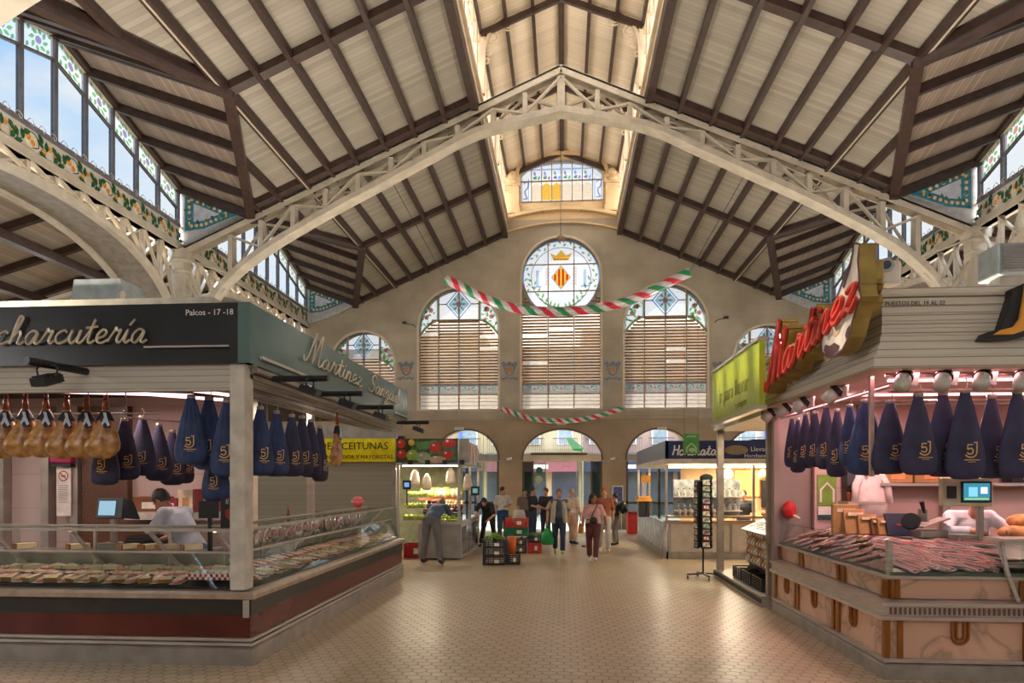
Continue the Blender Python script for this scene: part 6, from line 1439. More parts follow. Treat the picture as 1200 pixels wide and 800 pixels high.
def crate_mesh(r, c, s, mat, inner):
    x, y, z = c; w, d, h = s
    q = MB()
    for zz in [z+h*t for t in (.08, .3, .52, .74, .94)]:
        for a in ((x-w/2, y-d/2, x+w/2, y-d/2+.015), (x-w/2, y+d/2-.015, x+w/2, y+d/2), (x-w/2, y-d/2, x-w/2+.015, y+d/2), (x+w/2-.015, y-d/2, x+w/2, y+d/2)): q.b2((a[0], a[1], zz-h*.06), (a[2], a[3], zz+h*.06))
    q.b2((x-w/2, y-d/2, z), (x+w/2, y+d/2, z+.015))
    for sx in (-1, 1):
        for sy in (-1, 1): q.box((x+sx*(w/2-.015), y+sy*(d/2-.015), z+h/2), (.035, .035, h))
    for i in (-.25, 0, .25): q.box((x+i*w, y-d/2+.004, z+h/2), (.02, .02, h)); q.box((x-w/2+.004, y+i*d, z+h/2), (.02, .02, h))
    q.build('slatted_box', mat, r)
    q = MB(); q.box((x+w*.12, y-d/2-.008, z+h*.5), (w*.22, .006, h*.4)); q.build('paper_label', inner, r)
for i in range(3):
    if ct is None: ct = thing('black_crate', 'x', 'crate', (0, 0, 0), 'black crates under the nut bags'); crate_mesh(ct, (0, 0, 0), (.3, .55, .2), BLACK, BLACK); o = ct
    else: o = copy_tree(ct)
    o.location = (3.25, 11.3+i*.64, .162); o['label'] = 'low black crate on the plinth under the nut bags, %s from the near post' % ORD[i]
og = thing('citrus_tray', 'heap of orange packets on top of the nut stand', 'packets', (3.7, 11.6, 1.2)); q = MB(); 
for i in range(12): q.ball((3.62+R.uniform(-.08, .1), 11.2+i*.12, 1.24+R.uniform(0, .08)), (.07, .08, .05), 8)
q.build('packet_heap', pm('orange_packets', srgb(214, 160, 96), .5, var=.3, scale=20), og, smooth=True); og['kind'] = 'stuff'
# =================== FRUIT STALL, OLIVE STALL ===================
GREYSH = boards('grey_shutter', srgb(150, 142, 124), srgb(160, 152, 134), 'Z', .12, line=.08, dark=.8)
YO = 16.42
ok = thing('olive_kiosk', 'shuttered grey kiosk under a bright yellow olive sign', 'kiosk', (-5.6, YO, 0))
xl, xr = -7.6, aY(464, 560, YO).x
q = MB(); q.b2((xl, YO, 0), (xr-.02, YO+.12, 2.45)); q.build('roller_shutter', GREYSH, ok)
q = MB(); q.b2((xl, YO+.0, 2.9), (xr, YO+.2, 3.3)); q.b2((xl, YO-.0, 2.42), (xr, YO+.05, 2.9)); q.build('canopy_beam', STEELD, ok)
zt_, zb_ = aY(420, 514, YO).z, aY(420, 541, YO).z
q = MB(); q.b2((-6.6, YO-.1, zb_), (xr, YO-.04, zt_)); ys_ = q.build('yellow_sign', pm('yellow_panel', srgb(246, 222, 20), .3), ok)
q = MB(); text_mesh(q, 'DE ACEITUNAS', (aY(416, 520, YO).x, YO-.105, zt_-.19), (1.15, 0, 0), (0, 0, 1), .25); text_mesh(q, 'CONSUMIDOR Y MAYORISTAS', (aY(418, 520, YO).x, YO-.105, zb_+.11), (1, 0, 0), (0, 0, 1), .135); q.build('black_lettering', BLACK, ys_)
q = MB(); q.b2((xr-.1, YO-.02, 0), (xr+.0, YO+.1, 2.9)); q.build('corner_post', STEELD, ok)
# fruit stall
fk = thing('fruit_kiosk', 'open fruit and vegetable kiosk with a lit produce photo banner', 'kiosk', (-3.2, 18.2, 0))
xa, xb = xr+.03, -2.47
zt_, zb_ = aY(500, 514, YO).z, aY(500, 542, YO).z
bn = aY(537, 515, YO).x
q = MB(); q.b2((xa, YO-.08, zb_), (bn, YO-.02, zt_), 0); F = lambda px, py: (lambda p: V(p.x, YO-.085, p.z))(aY(px, py, YO))
def fru(px, py, r, m, sx=1, sy=1):
    c = F(px, py)+V(0, -.004-.001*(px % 7), 0); q.add([c+V(r*sx*math.cos(a*PI/9), 0, r*sy*math.sin(a*PI/9)) for a in range(18)], [tuple(range(18))], m)
    c2 = c+V(-r*.3, -.002, r*.35); q.add([c2+V(r*.25*math.cos(a*PI/5), 0, r*.2*math.sin(a*PI/5)) for a in range(10)], [tuple(range(10))], 5)
q.prism([F(485, 517), F(536, 516), F(537, 540), F(478, 540)], (0, .003, 0), 1); q.prism([F(487, 519), F(512, 515.5), F(514, 524), F(492, 527)], (0, -.002, 0), 2)
for a in ((471, 520, .11, 3), (472, 532, .11, 3), (484, 533.5, .14, 4), (497, 536, .17, 6, 1.1, .8), (511, 524, .14, 3), (527, 519.5, .15, 3, 1.15, .75), (525, 533, .14, 3, 1., .85), (513, 538.5, .17, 7, 1.3, .5), (483, 518.5, .08, 8)): fru(*a)
q.build('photo_banner', [pm('banner_dark', srgb(58, 66, 40), .35, var=.3), pm('banner_green', srgb(78, 104, 62), .35, var=.3, scale=9), pm('courgette_print', srgb(92, 142, 84), .35), pm('tomato_print', srgb(206, 56, 40), .3, var=.1), pm('apple_print', srgb(150, 186, 60), .3), pm('print_highlight', srgb(240, 214, 200), .3), pm('melon_print', srgb(160, 178, 130), .35), pm('onion_print', srgb(200, 176, 140), .35), pm('pepper_print', srgb(222, 190, 50), .3)], fk)
q = MB(); q.prism([V(bn+.02, YO-.06, zb_), V(bn+.02, YO-.06, zt_), V(bn+.25, YO+.05, zt_), V(bn+.25, YO+.05, zb_)], (0, .04, 0)); q.build('grey_banner_edge', STEELD, fk)
side_ = [aX(545, 518, -2.5), aX(565, 524, -2.5), aX(565, 545, -2.5), aX(545, 541, -2.5)]
q = MB(); q.b2((-2.56, YO+.1, zb_-.02), (-2.5, 19.6, zt_), 0)
for i in range(5):
    for c_, rr, m_ in ((0, .16, 1), (.3, .13, 2), (.5, .1, 3)): q.disc((-2.495, YO+.4+i*.62+c_, (zt_+zb_)/2+(-.12 if i % 2 else .1)), rr, (0, 1, 0), (0, 0, 1), 12, m_)
q.build('side_banner', [pm('pale_banner', srgb(206, 190, 176), .4), pm('red_fruit_print', srgb(196, 70, 54), .4), pm('cream_print', srgb(226, 216, 196), .4), pm('olive_print', srgb(120, 130, 70), .4)], fk)
q = MB(); q.b2((xa-.02, YO-.12, 2.30), (-2.42, 19.9, zb_-.02)); q.build('canopy', STEELD, fk)
for i in range(4): q = MB(); q.b2((xa+.3+i*.42, YO-.14, 2.32), (xa+.42+i*.42, YO-.11, 2.42)); q.build('canopy_clip', BLACK, fk)
q = MB(); q.b2((xa+.1, YO+.15, 2.27), (-2.6, YO+.2, 2.30)); q.build('light_tube', emit('warm_tube', (1, .86, .62), 5), fk)
for x, y in ((xa+.03, YO), (-2.55, YO+.05), (-2.5, 19.8), (-2.52, 18.2)): q = MB(); q.b2((x-.03, y-.03, .9 if y < 17 and x > -3 else 0), (x+.03, y+.03, 2.32)); q.build('post', STEEL, fk)
q = MB(); q.b2((-5.6, 19.3, 0), (-2.9, 19.4, 2.3)); q.build('rear_wall', pm('pale_green_wall', srgb(176, 178, 140), .6, var=.1), fk)
q = MB(); q.b2((-3.1, 17.2, 1.36), (-2.8, 17.2+.01, 1.37)); 
q = MB(); q.prism([(xa+.3, YO+1.05, 1.42), (-2.65, YO+1.05, 1.42), (-2.65, YO+1.55, 1.56), (xa+.3, YO+1.55, 1.56)], (0, 0, .03)); q.build('upper_shelf', pm('terracotta_edge', srgb(176, 104, 72), .5), fk)
# steel counter
sc2 = thing('steel_fruit_counter', 'brushed steel fruit counter with sloping trays at the kiosk corner', 'counter', (-3., 16.5, 0))
xc0 = aY(490, 640, YO).x
q = MB(); q.b2((xc0, 16.45, .03), (-2.5, 16.47, .86)); 
for i in range(5): q.b2((xc0+i*.235, 16.44, .05), (xc0+i*.235+.02, 16.46, .84))
q.build('front_panel', STEELD, sc2)
q = MB(); q.b2((-2.52, 16.46, .03), (-2.5, 19.6, .86)); q.build('side_panel', STEEL, sc2)
for i in range(5): q = MB(); q.b2((-2.51, 16.6+i*.62, .1), (-2.485, 17.1+i*.62, .78)); q.build('reflective_door', pm('mirror_steel', srgb(170, 170, 176), .12, .9), sc2)
q = MB(); q.b2((xc0-.03, 16.42, .86), (-2.46, 16.5, .92)); q.b2((-2.56, 16.42, .86), (-2.46, 19.6, .92)); q.build('counter_rim', STEEL, sc2)
q = MB(); q.prism([(xc0, 16.48, .84), (-2.55, 16.48, .84), (-2.55, 17.4, 1.41), (xc0, 17.4, 1.41)], (0, 0, -.05)); q.b2((xc0, 16.5, .03), (-2.53, 17.4, .3)); q.build('sloping_deck', STEELD, sc2)
# produce: individual vegetables in rows
def veg(name, cat, mats, shape):
    r = thing(name, 'x', cat, (0, 0, 0)); q = MB()
    if shape == 'round': q.rings([[V(rr*math.cos(a*PI/5), rr*math.sin(a*PI/5), zz) for a in range(10)] for rr, zz in ((.01, 0), (.03, .005), (.045, .03), (.046, .045), (.034, .07), (.012, .078))])
    elif shape == 'cab': q.rings([[V(rr*math.cos(a*PI/6)*(1+.08*(a % 2)), rr*math.sin(a*PI/6)*(1+.08*(a % 2)), zz) for a in range(12)] for rr, zz in ((.02, 0), (.07, .02), (.1, .08), (.09, .13), (.05, .17), (.01, .175))])
    else: q.tube([(-.08, 0, .02), (-.03, 0, .022), (.04, .01, .022), (.09, 0, .02)], [.01, .024, .024, .012], 8)
    q.build('flesh', mats[0], r, smooth=True)
    q = MB(); q.tube([(0, 0, .075 if shape == 'round' else (.17 if shape == 'cab' else .04)), (.005, 0, .1 if shape == 'round' else (.19 if shape == 'cab' else .045))], [.006, .004], 5)
    if shape == 'cab': q.leaf((0, 0, .16), .1, .04, .5, (1, 0, 0), (0, 1, 0)); q.leaf((0, 0, .165), .1, .04, 2.5, (1, 0, 0), (0, 1, 0))
    q.build('stem', mats[1], r); return r
STEM = pm('green_stem', srgb(96, 120, 50), .5)
KV = {'lime': ('green_pepper', 'pepper', 'round', (150, 170, 50), 'yellow-green pepper in the front row of the fruit counter'),
 'dark': ('courgette', 'courgette', 'long', (40, 74, 42), 'dark green courgette on the fruit counter'),
 'tom': ('tomato', 'tomato', 'round', (214, 82, 40), 'orange-red tomato on the fruit counter'),
 'pur': ('aubergine', 'aubergine', 'round', (86, 30, 62), 'purple aubergine on the fruit counter'),
 'oni': ('onion', 'onion', 'round', (226, 200, 150), 'pale onion on the fruit counter'),
 'car': ('carrot', 'carrot', 'long', (226, 120, 44), 'orange carrot on the fruit counter')}
VP_ = {k: (v[0], v[1], (pm(k+'_skin', srgb(*v[3]), .35, var=.15, scale=12), STEM), v[2], v[4]) for k, v in KV.items()}
protos = {}
def put(kind, loc, rz, label=None, sc=1., group=None):
    n_, c_, m_, sh_, lb = VP_[kind]
    if kind not in protos: protos[kind] = veg(n_, c_, m_, sh_); o = protos[kind]
    else: o = copy_tree(protos[kind])
    o.location = loc; o.rotation_euler[2] = rz; o.scale = (sc,)*3; o['label'] = label or lb; o['group'] = group or (n_.replace('_', ' ')+'s on the fruit counter')
R.seed(4)
W_ = -2.6-xc0
rows = [('lime', 0), ('lime', 0), ('dark', 0), ('dark', 0), ('tom', 'oni'), ('tom', 'pur'), ('car', 'oni'), ('pur', 'oni')]
for j in range(8):
    n = 12
    for i in range(n):
        x = xc0+.08+W_*(i+.5)/n*.97; y = 16.56+j*.1; z = .845+(y-16.48)*.62
        kd = rows[j][0] if not rows[j][1] or i < 5 else rows[j][1]
        if j in (4, 5) and i > 8: kd = 'pur'
        put(kd, (x+R.uniform(-.01, .01), y, z+R.uniform(0, .02)), R.uniform(0, 3), sc=R.uniform(.9, 1.15))
VP_['cab'] = ('cabbage', 'cabbage', (pm('cabbage_leaf', srgb(186, 202, 96), .5, var=.25, scale=14), STEM), 'cab', 'pale green cabbage on the upper shelf of the fruit kiosk')
VP_['cau'] = ('cauliflower', 'cauliflower', (pm('cauliflower_curd', srgb(232, 222, 180), .6, var=.15, scale=30, bump=.5), STEM), 'cab', 'cream cauliflower on the upper shelf of the fruit kiosk')
for j in range(2):
    for i in range(9):
        x = xa+.4+i*(-2.74-xa-.4)/8.; y = YO+1.15+j*.24
        put('cab' if (i < 4 or (i+j) % 3 == 0) else 'cau', (x, y, 1.47+j*.07), R.uniform(0, 3), sc=R.uniform(1.0, 1.3), group='cabbages and cauliflowers on the upper shelf')
for i in range(4):
    for j in range(3): put('cab', (xa+.16+i*.13, YO+.25+j*.22, .95+j*.28), R.uniform(0, 3), 'pale green cabbage stacked at the left end of the fruit kiosk', sc=.8, group='cabbages at the left end of the kiosk')
q = MB(); [q.b2((xa+.08, YO+.15+j*.22, .92+j*.28), (xa+.68, YO+.36+j*.22, .945+j*.28)) for j in range(3)]; q.build('corner_shelves', STEEL, fk)
for i, (px, py) in enumerate(((486, 560), (500, 565), (528, 558), (548, 565))):
    p = aY(px, py, YO+.5); r = thing('hanging_carrier_bag', ['pale plastic bag hanging at the left of the fruit kiosk', 'second pale plastic bag hanging over the cabbages', 'white paper packet hanging over the cauliflowers', 'pale bunch hanging by the fruit kiosk corner'][i], 'bag', (p.x, p.y, p.z-.1)); q = MB(); q.tube([(p.x, p.y, 2.28), (p.x, p.y, p.z+.2)], .004, 4); q.build('string', BLACK, r); q = MB(); q.rings([[V(p.x+w*math.cos(a*PI/6)*(1+.1*math.sin(3*a)), p.y+w*.5*math.sin(a*PI/6), p.z+zz) for a in range(12)] for w, zz in ((.03, .22), (.09, .12), (.12, -.03), (.13, -.12), (.1, -.19), (.02, -.2))]); q.build('sack', pm('pale_plastic', srgb(214, 196, 176), .4, var=.1), r, smooth=True)
for i, (px, py) in enumerate(((477, 568), (557, 575))):
    p = aY(px, py, YO+.05); r = thing('price_display', ['small black electronic display on the left post of the fruit kiosk', 'small dark electronic display near the fruit kiosk corner'][i], 'display', (p.x, YO+.05, p.z-.1)); q = MB(); q.b2((p.x-.1, YO+.02, p.z-.11), (p.x+.1, YO+.06, p.z+.11)); q.build('frame', BLACK, r); q = MB(); q.b2((p.x-.06, YO+.012, p.z-.05), (p.x+.06, YO+.019, p.z+.06)); q.build('screen', emit('small_screen', (.12, .25, .5) if i == 0 else (.1, .2, .2), .6), r); q = MB(); q.b2((p.x-.015, YO+.03, p.z-.5), (p.x+.015, YO+.05, p.z-.1)); q.build('stem', BLACK, r)
# ground boxes at the left of the fruit counter
for i, (px, py, w, h, m_, lb) in enumerate(((482, 655, .5, .35, pm('red_plastic', srgb(190, 40, 34), .4), 'red plastic crate on the floor left of the fruit counter'), (478, 640, .5, .75, STEELD, 'steel-sided bin left of the fruit counter'))):
    p = aZ(px, py, 0); r = thing(['plastic_crate', 'storage_bin'][i], lb, ['crate', 'bin'][i], (p.x, 16.9+i*.6, 0)); crate_mesh(r, (p.x, 16.9+i*.6, 0), (w, .4, h), m_, WPRINT)
# crates in the aisle
BLK = pm('black_crate_plastic', srgb(40, 38, 38), .5); RDC = pm('red_crate_plastic', srgb(196, 50, 40), .45); GRC = pm('green_crate_plastic', srgb(30, 120, 70), .45); BLC = pm('blue_crate_plastic', srgb(36, 70, 150), .45)
pb_ = aZ(580, 661, 0); stk = [(pb_.x, pb_.y, 0), (pb_.x, pb_.y, .19), (pb_.x, pb_.y, .38), (pb_.x+.02, pb_.y, .57)]
for i, c_ in enumerate(stk[:3]): r = thing('vegetable_crate', 'black slatted crate in the nearest aisle stack, %s from the floor' % ['first', 'second', 'third'][i], 'crate', c_, 'black crates of the nearest stack'); crate_mesh(r, c_, (.52, .38, .18), BLK, WPRINT)
r = thing('broad_bean_heap', 'heap of bright green beans on the nearest black crate stack', 'vegetables', (pb_.x, pb_.y, .57), kind=None); q = MB(); R.seed(9)
for i in range(90):
    a = R.uniform(0, 6.28); rr = R.uniform(0, .22); zz = .57+.14*(1-rr/.24)*R.uniform(.3, 1)+.0; c_ = V(pb_.x+rr*math.cos(a)*1.1, pb_.y+rr*math.sin(a)*.8, zz); d = V(R.uniform(-1, 1), R.uniform(-1, 1), R.uniform(-.3, .3)).normalized()*.09
    q.tube([c_-d, c_+V(0, 0, .02), c_+d], [.008, .016, .008], 5)
q.build('bean_pods', pm('bean_green', srgb(126, 168, 56), .45, var=.3, scale=20), r, smooth=True); r['kind'] = 'stuff'
q = MB(); c_ = (pb_.x+.38, pb_.y+.1, .42); q.lathe([(.09, c_[2]-.3+.12), (.11, c_[2]+.2), (.1, c_[2]+.2), (.08, c_[2]-.14)], (c_[0], c_[1], 0), 14); 
bk = thing('orange_bucket', 'orange bucket standing on a black crate beside the green beans', 'bucket', (c_[0], c_[1], .24)); q.build('pail', pm('orange_plastic', srgb(226, 108, 44), .4), bk, smooth=True); q = MB(); q.tube(spline([(c_[0]-.1, c_[1], .6), (c_[0], c_[1]-.1, .68), (c_[0]+.1, c_[1], .6)], 4), .005, 5); q.build('handle', STEEL, bk)
r = thing('vegetable_crate', 'black crate under the orange bucket', 'crate', (pb_.x+.42, pb_.y+.12, 0)); crate_mesh(r, (pb_.x+.42, pb_.y+.12, 0), (.3, .4, .235), BLK, WPRINT)
pc = aZ(612, 648, 0)
def cr1(lb, x, y, z, s, m_): r = thing('vegetable_crate', lb, 'crate', (x, y, z), 'coloured crates in the aisle'); crate_mesh(r, (x, y, z), s, m_, WPRINT); return r
x0_, y0_ = aZ(609, 646, 0).x, 18.2
for i, z in enumerate((0, .2)): cr1('black crate in the second aisle stack, %s' % ['on the floor', 'above the floor one'][i], x0_+.02, y0_, z, (.34, .4, .19), BLK)
cr1('red crate in front right of the second stack', x0_+.42, y0_+.02, 0, (.36, .4, .28), RDC); cr1('black crate of greens on the front red crate', x0_+.42, y0_+.02, .29, (.36, .4, .18), BLK)
cr1('blue crate behind the black crates of the second stack', x0_-.3, y0_+.1, 0, (.24, .4, .4), BLC)
cr1('green crate under the topmost red crate', x0_-.06, y0_+.1, .45, (.62, .4, .22), GRC); cr1('topmost red crate of the second aisle stack', x0_-.06, y0_+.1, .68, (.6, .4, .24), RDC)
r = thing('brown_paper_sack', 'pale sack standing in the topmost red crate', 'sack', (x0_+.0, y0_+.1, .72)); q = MB(); q.rings([[V(x0_+w*math.cos(a*PI/6), y0_+.1+w*.6*math.sin(a*PI/6), zz) for a in range(12)] for w, zz in ((.16, .72), (.19, .9), (.15, 1.08), (.12, 1.14))]); q.build('sack_body', pm('grey_sack', srgb(176, 168, 156), .8), r, smooth=True); q = MB(); q.ball((x0_, y0_+.1, 1.13), (.11, .06, .02), 8); q.build('contents', KRAFTD, r)
r = thing('leafy_greens', 'leafy greens in the black crate on the front red crate', 'vegetables', (x0_+.42, y0_, .46), kind='stuff'); q = MB()
for i in range(50): q.leaf((x0_+.42+R.uniform(-.15, .15), y0_+R.uniform(-.16, .16), .47+R.uniform(0, .06)), .1, .03, R.uniform(0, 6), (1, 0, .2), (0, 1, .3))
q.build('leaves', pm('leaf_green', srgb(86, 116, 52), .5, var=.3), r)

# =================== PEOPLE IN THE AISLE ===================
GL_ = lambda px, py: aZ(px, py, 0)
def at_floor(px, py): p = aZ(px, py, 0); return (p.x, p.y, 0)
JEANS = cloth('dark_jeans', (44, 54, 74)); BLKC = cloth('black_cotton', (30, 30, 36)); WHC = cloth('white_cotton', (214, 208, 204)); GREYT = cloth('grey_trousers', (104, 100, 98))
BEND = dict(pel=(0, 0, .98), che=(0, .26, 1.17), nek=(0, .44, 1.26), hed=(0, .55, 1.30), look=(0, .75, -.65), shL=(-.19, .36, 1.24), elL=(-.27, .42, .96), wrL=(-.25, .56, .98), shR=(.19, .36, 1.24), elR=(.26, .5, 1.06), wrR=(.2, .66, 1.02), knL=(-.15, .0, .52), anL=(-.2, -.03, .08), knR=(.16, .0, .52), anR=(.25, -.06, .08), hiL=(-.1, 0, .94), hiR=(.1, 0, .94))
l_ = at_floor(506, 658); person('person in blue polo and grey trousers bent over the fruit counter, seen from behind', (l_[0]+.04, l_[1]-.26, 0), -.25, cloth('slate_blue_polo', (72, 88, 112)), GREYT, BLACK, BEND, 1.04, hair=pm('grey_hair', srgb(120, 108, 98), .7), sleeve=.95, girth=1.12, legflare=1.2)
BEND2 = dict(BEND, che=(0, .22, 1.2), nek=(0, .4, 1.3), hed=(0, .5, 1.34), wrL=(-.16, .6, .84), wrR=(.2, .6, .8))
l_ = at_floor(572, 641); person('person in a black T-shirt leaning down over the bean crates', (l_[0]+.0, l_[1]+.1, 0), PI-.15, BLKC, BLKC, BLACK, BEND2, .98, hair=HAIRD)
l_ = at_floor(594, 628); rp_, J_ = person('person in a white T-shirt and jeans with a shoulder bag by the pillar', (l_[0], l_[1]-1.6, 0), PI+.3, WHC, cloth('blue_jeans', (52, 78, 120)), BLACK, dict(look=(-.7, .7, 0), elL=(-.27, .02, 1.15), wrL=(-.12, .2, 1.1), hdL=(1, .2, 0)), 1.0, hair=HAIRD, sleeve=.9)
l_ = at_floor(627, 629); person('person in a black T-shirt standing side-on left of the door', (l_[0], 21.4, 0), -PI/2-.4, BLKC, JEANS, BLACK, dict(elR=(.22, .1, 1.15), wrR=(.2, .32, 1.1), elL=(-.22, .08, 1.14), wrL=(-.2, .3, 1.05), hdR=(0, 1, 0), hdL=(0, 1, -.2)), 1.0)
l_ = at_floor(617, 628); person('person in a grey-brown top half hidden behind the crate stack', (l_[0], 22.6, 0), PI, cloth('taupe_top', (120, 104, 98)), JEANS, BLACK, {}, .96)
l_ = at_floor(643, 628); r2, J2 = person('person in a dark top standing behind the walking man', (l_[0]-.05, 22.0, 0), PI-.4, cloth('dark_grey_top', (52, 50, 56)), JEANS, BLACK, {}, .98, hair=pm('brown_hair', srgb(84, 54, 36), .7))
l_ = at_floor(655, 650); r3, J3 = person('walking man in an open pale shirt and jeans with a green carrier bag', l_, PI, cloth('slate_tshirt', (78, 90, 104)), JEANS, pm('lime_shoes', srgb(140, 170, 50), .5), dict(STEP, wrR=(.30, .02, .90), elR=(.29, -.02, 1.13), elL=(-.27, -.06, 1.13)), .985, hair=pm('grey_hair', (0, 0, 0)), girth=1.02)
q = MB()
for s in (-1, 1):
    q.tube([J3['shL' if s < 0 else 'shR']+V(-s*.05, 0, .05), J3['shL' if s < 0 else 'shR']+V(s*.015, 0, -.01), J3['elL' if s < 0 else 'elR']+V(0, 0, .06)], [.05, .078, .07], 10)
    q.tube([V(s*.10, .02, 1.42), V(s*.135, .0, 1.15), V(s*.15, -.02, .84)], [.06, .085, .09], 10, flat=1.7, up=(1, 0, 0))
ro = q.build('open_overshirt', cloth('pale_overshirt', (176, 164, 146)), None); 
ro.parent = r3; ro.location = (ro.location); remesh(ro, .015, 3)
def carrier(label, root, J, s, col, sc=1., h=.42, w=.2):
    p = hand_world(root, J, s, .07); r = thing('carrier_bag', label, 'bag', (p.x, p.y, p.z-h*sc-.14)); z0 = p.z-h*sc-.14
    q = MB(); q.rings([[V(p.x+ww*math.cos(a*PI/7)*sc, p.y+ww*.45*math.sin(a*PI/7)*sc, z0+zz*sc) for a in range(14)] for ww, zz in ((w*.5, 0), (w*.95, .03), (w, .14), (w*.8, .3), (w*.35, h))]); m_ = pm(col[0], srgb(*col[1]), .4, var=.15); q.build('sack', m_, r, smooth=True)
    q = MB(); 
    for a in (-1, 1): q.tube([(p.x+a*.05*sc, p.y, z0+h*sc-.02), (p.x, p.y, p.z+.0)], .012, 6)
    q.build('handles', m_, r)
carrier('bright green carrier bag in the hand of the walking man', r3, J3, 'R', ('green_bag', (20, 150, 76)), w=.17)
l_ = at_floor(668, 622); r4, J4 = person('person in a cream top walking away near the door with an orange bag', (l_[0]+.02, 20.8, 0), -.5, cloth('cream_top', (226, 206, 186)), cloth('beige_trousers', (196, 164, 144)), BLACK, dict(knL=(-.1, .1, .5), anL=(-.1, .1, .08)), .97, hair=pm('sandy_hair', srgb(196, 160, 120), .7))
carrier('orange-brown paper bag carried near the door', r4, J4, 'R', ('orange_paper_bag', (200, 128, 44)), .9, .36, .1)
l_ = at_floor(695, 657); r5, J5 = person('walking woman in a pink top and maroon trousers with a black waist bag', l_, PI-.1, cloth('pink_top', (222, 170, 166)), cloth('maroon_trousers', (96, 48, 50)), pm('white_shoes', srgb(214, 208, 200), .5), dict(STEP, anL=(-.07, .16, .08), knL=(-.09, .12, .5), anR=(.1, -.16, .1), look=(-.75, .65, 0), wrL=(-.34, .0, .92), elL=(-.30, -.04, 1.14)), .93, hairlong=.12, girth=1.15, sleeve=.95, skin=SKIND)
c_ = V(r5.location.x+.0, r5.location.y-.24, .98); wb = thing('waist_bag', 'small black bag on a strap worn across the pink top', 'bag', (c_.x, c_.y, c_.z-.08)); q = MB(); q.ball(c_, (.1, .05, .085), 12); q.build('pouch', BLACK, wb, smooth=True); q = MB(); q.tube(spline([c_+V(-.06, 0, .05), c_+V(-.02, .0, .16), c_+V(.06, .02, .3), c_+V(.11, .1, .42)], 4), .012, 6); q.tube(spline([c_+V(-.08, 0, .03), c_+V(-.15, .08, .02), c_+V(-.19, .2, .04)], 4), .01, 6); q.build('strap', BLACK, wb)
l_ = at_floor(708, 648); person('person in pale grey trousers mostly hidden behind the woman in pink', (l_[0]+.0, 18.3, 0), PI, cloth('rust_top', (150, 82, 62)), cloth('pale_grey_trousers', (186, 182, 178)), pm('white_shoes', (0, 0, 0)), STEP, 1.0, hair=pm('auburn_hair', srgb(176, 84, 44), .7))
l_ = at_floor(711, 630); r6, J6 = person('person in a dark top with a black backpack turned away beyond the woman', (l_[0]+.1, 20.6, 0), 1.2, cloth('dark_grey_top', (0, 0, 0)), cloth('grey_jeans', (110, 104, 104)), BLACK, {}, .9)
bp_ = thing('backpack', 'black backpack worn by the person beyond the woman in pink', 'backpack', (r6.location.x+.24, r6.location.y-.1, 1.0)); c_ = V(r6.location.x+.21, r6.location.y-.12, 1.13); q = MB(); q.ball(c_, (.12, .12, .2), 12); q.build('pack', BLACK, bp_, smooth=True); q = MB(); q.ball(c_+V(.08, -.05, -.06), (.06, .07, .09), 10); q.build('front_pocket', BLKC, bp_, smooth=True)
sb_ = thing('shoulder_bag', 'dark red shoulder bag beside the person in the white T-shirt', 'bag', (rp_.location.x-.3, rp_.location.y, .9)); c_ = V(rp_.location.x-.31, rp_.location.y, 1.02); q = MB(); q.ball(c_, (.1, .12, .13), 12); q.build('pouch', pm('wine_bag', srgb(92, 36, 52), .5), sb_, smooth=True); q = MB(); q.tube(spline([c_+V(0, 0, .12), c_+V(.06, 0, .3), c_+V(.14, 0, .42)], 4), .012, 6); q.build('strap', BLACK, sb_)

# =================== HORCHATA KIOSK ===================
XH, YH = 2.46, 17.1
hk = thing('horchata_kiosk', 'blue-fascia drinks kiosk beyond the revolving card rack', 'kiosk', (5, 19, 0))
BLUEF = pm('navy_fascia', srgb(18, 34, 84), .3)
zt_, zb_ = aY(800, 517, YH).z, aY(800, 538, YH).z
q = MB(); q.b2((XH+.0, YH-.3, zb_), (8.5, YH-.2, zt_)); fa = q.build('front_fascia', BLUEF, hk)
q = MB(); q.b2((XH-.02, YH-.3, zb_), (XH+.06, 23.2, zt_)); q.build('side_fascia', pm('slate_blue_fascia', srgb(92, 98, 120), .3), hk)
q = MB(); st, wd = script_strokes('Horchata', (0, 0, 0), (1, 0, 0), (0, 0, 1), .12, .1); o_ = aY(788, 533, YH-.3)
for s_ in st: q.tube([V(o_.x+p.x*1.05/wd*1.0, YH-.31, o_.z+p.z) for p in s_], .018, 5)
q.build('script_lettering', WPRINT, fa)
o_ = aY(878, 533, YH-.3); q = MB(); q.ball((o_.x-.3, YH-.3, o_.z+.12), (.28, .02, .12), 14); q.build('oval_emblem', pm('dim_gold', srgb(130, 112, 74), .5), fa); q = MB(); text_mesh(q, 'Llevantina', (o_.x+.35, YH-.31, o_.z+.14), (1, 0, 0), (0, 0, 1), .16); text_mesh(q, 'Horchateria', (o_.x+.2, YH-.31, o_.z-.02), (1, 0, 0), (0, 0, 1), .13); q.build('small_lettering', WPRINT, fa)
q = MB(); q.b2((XH-.05, YH-.36, zb_-.12), (8.5, 23.2, zb_)); q.build('canopy_edge', pm('cream_edge', srgb(206, 190, 164), .5), hk)
q = MB(); q.b2((XH+.1, YH, .0), (8.5, YH+.1, .88)); q.build('counter_front', pm('cream_panels', srgb(196, 184, 162), .5, var=.05), hk)
q = MB(); q.b2((XH+.05, YH-.05, 0), (8.5, YH+.12, .17)); q.b2((XH-.02, YH-.05, 0), (XH+.1, 23.2, .17)); q.build('plinth', STEELD, hk)
for x in (XH+.12, XH+1.6, XH+3.0, XH+4.4): q = MB(); q.b2((x, YH-.02, .17), (x+.05, YH, .86)); q.build('panel_joint', STEELD, hk)
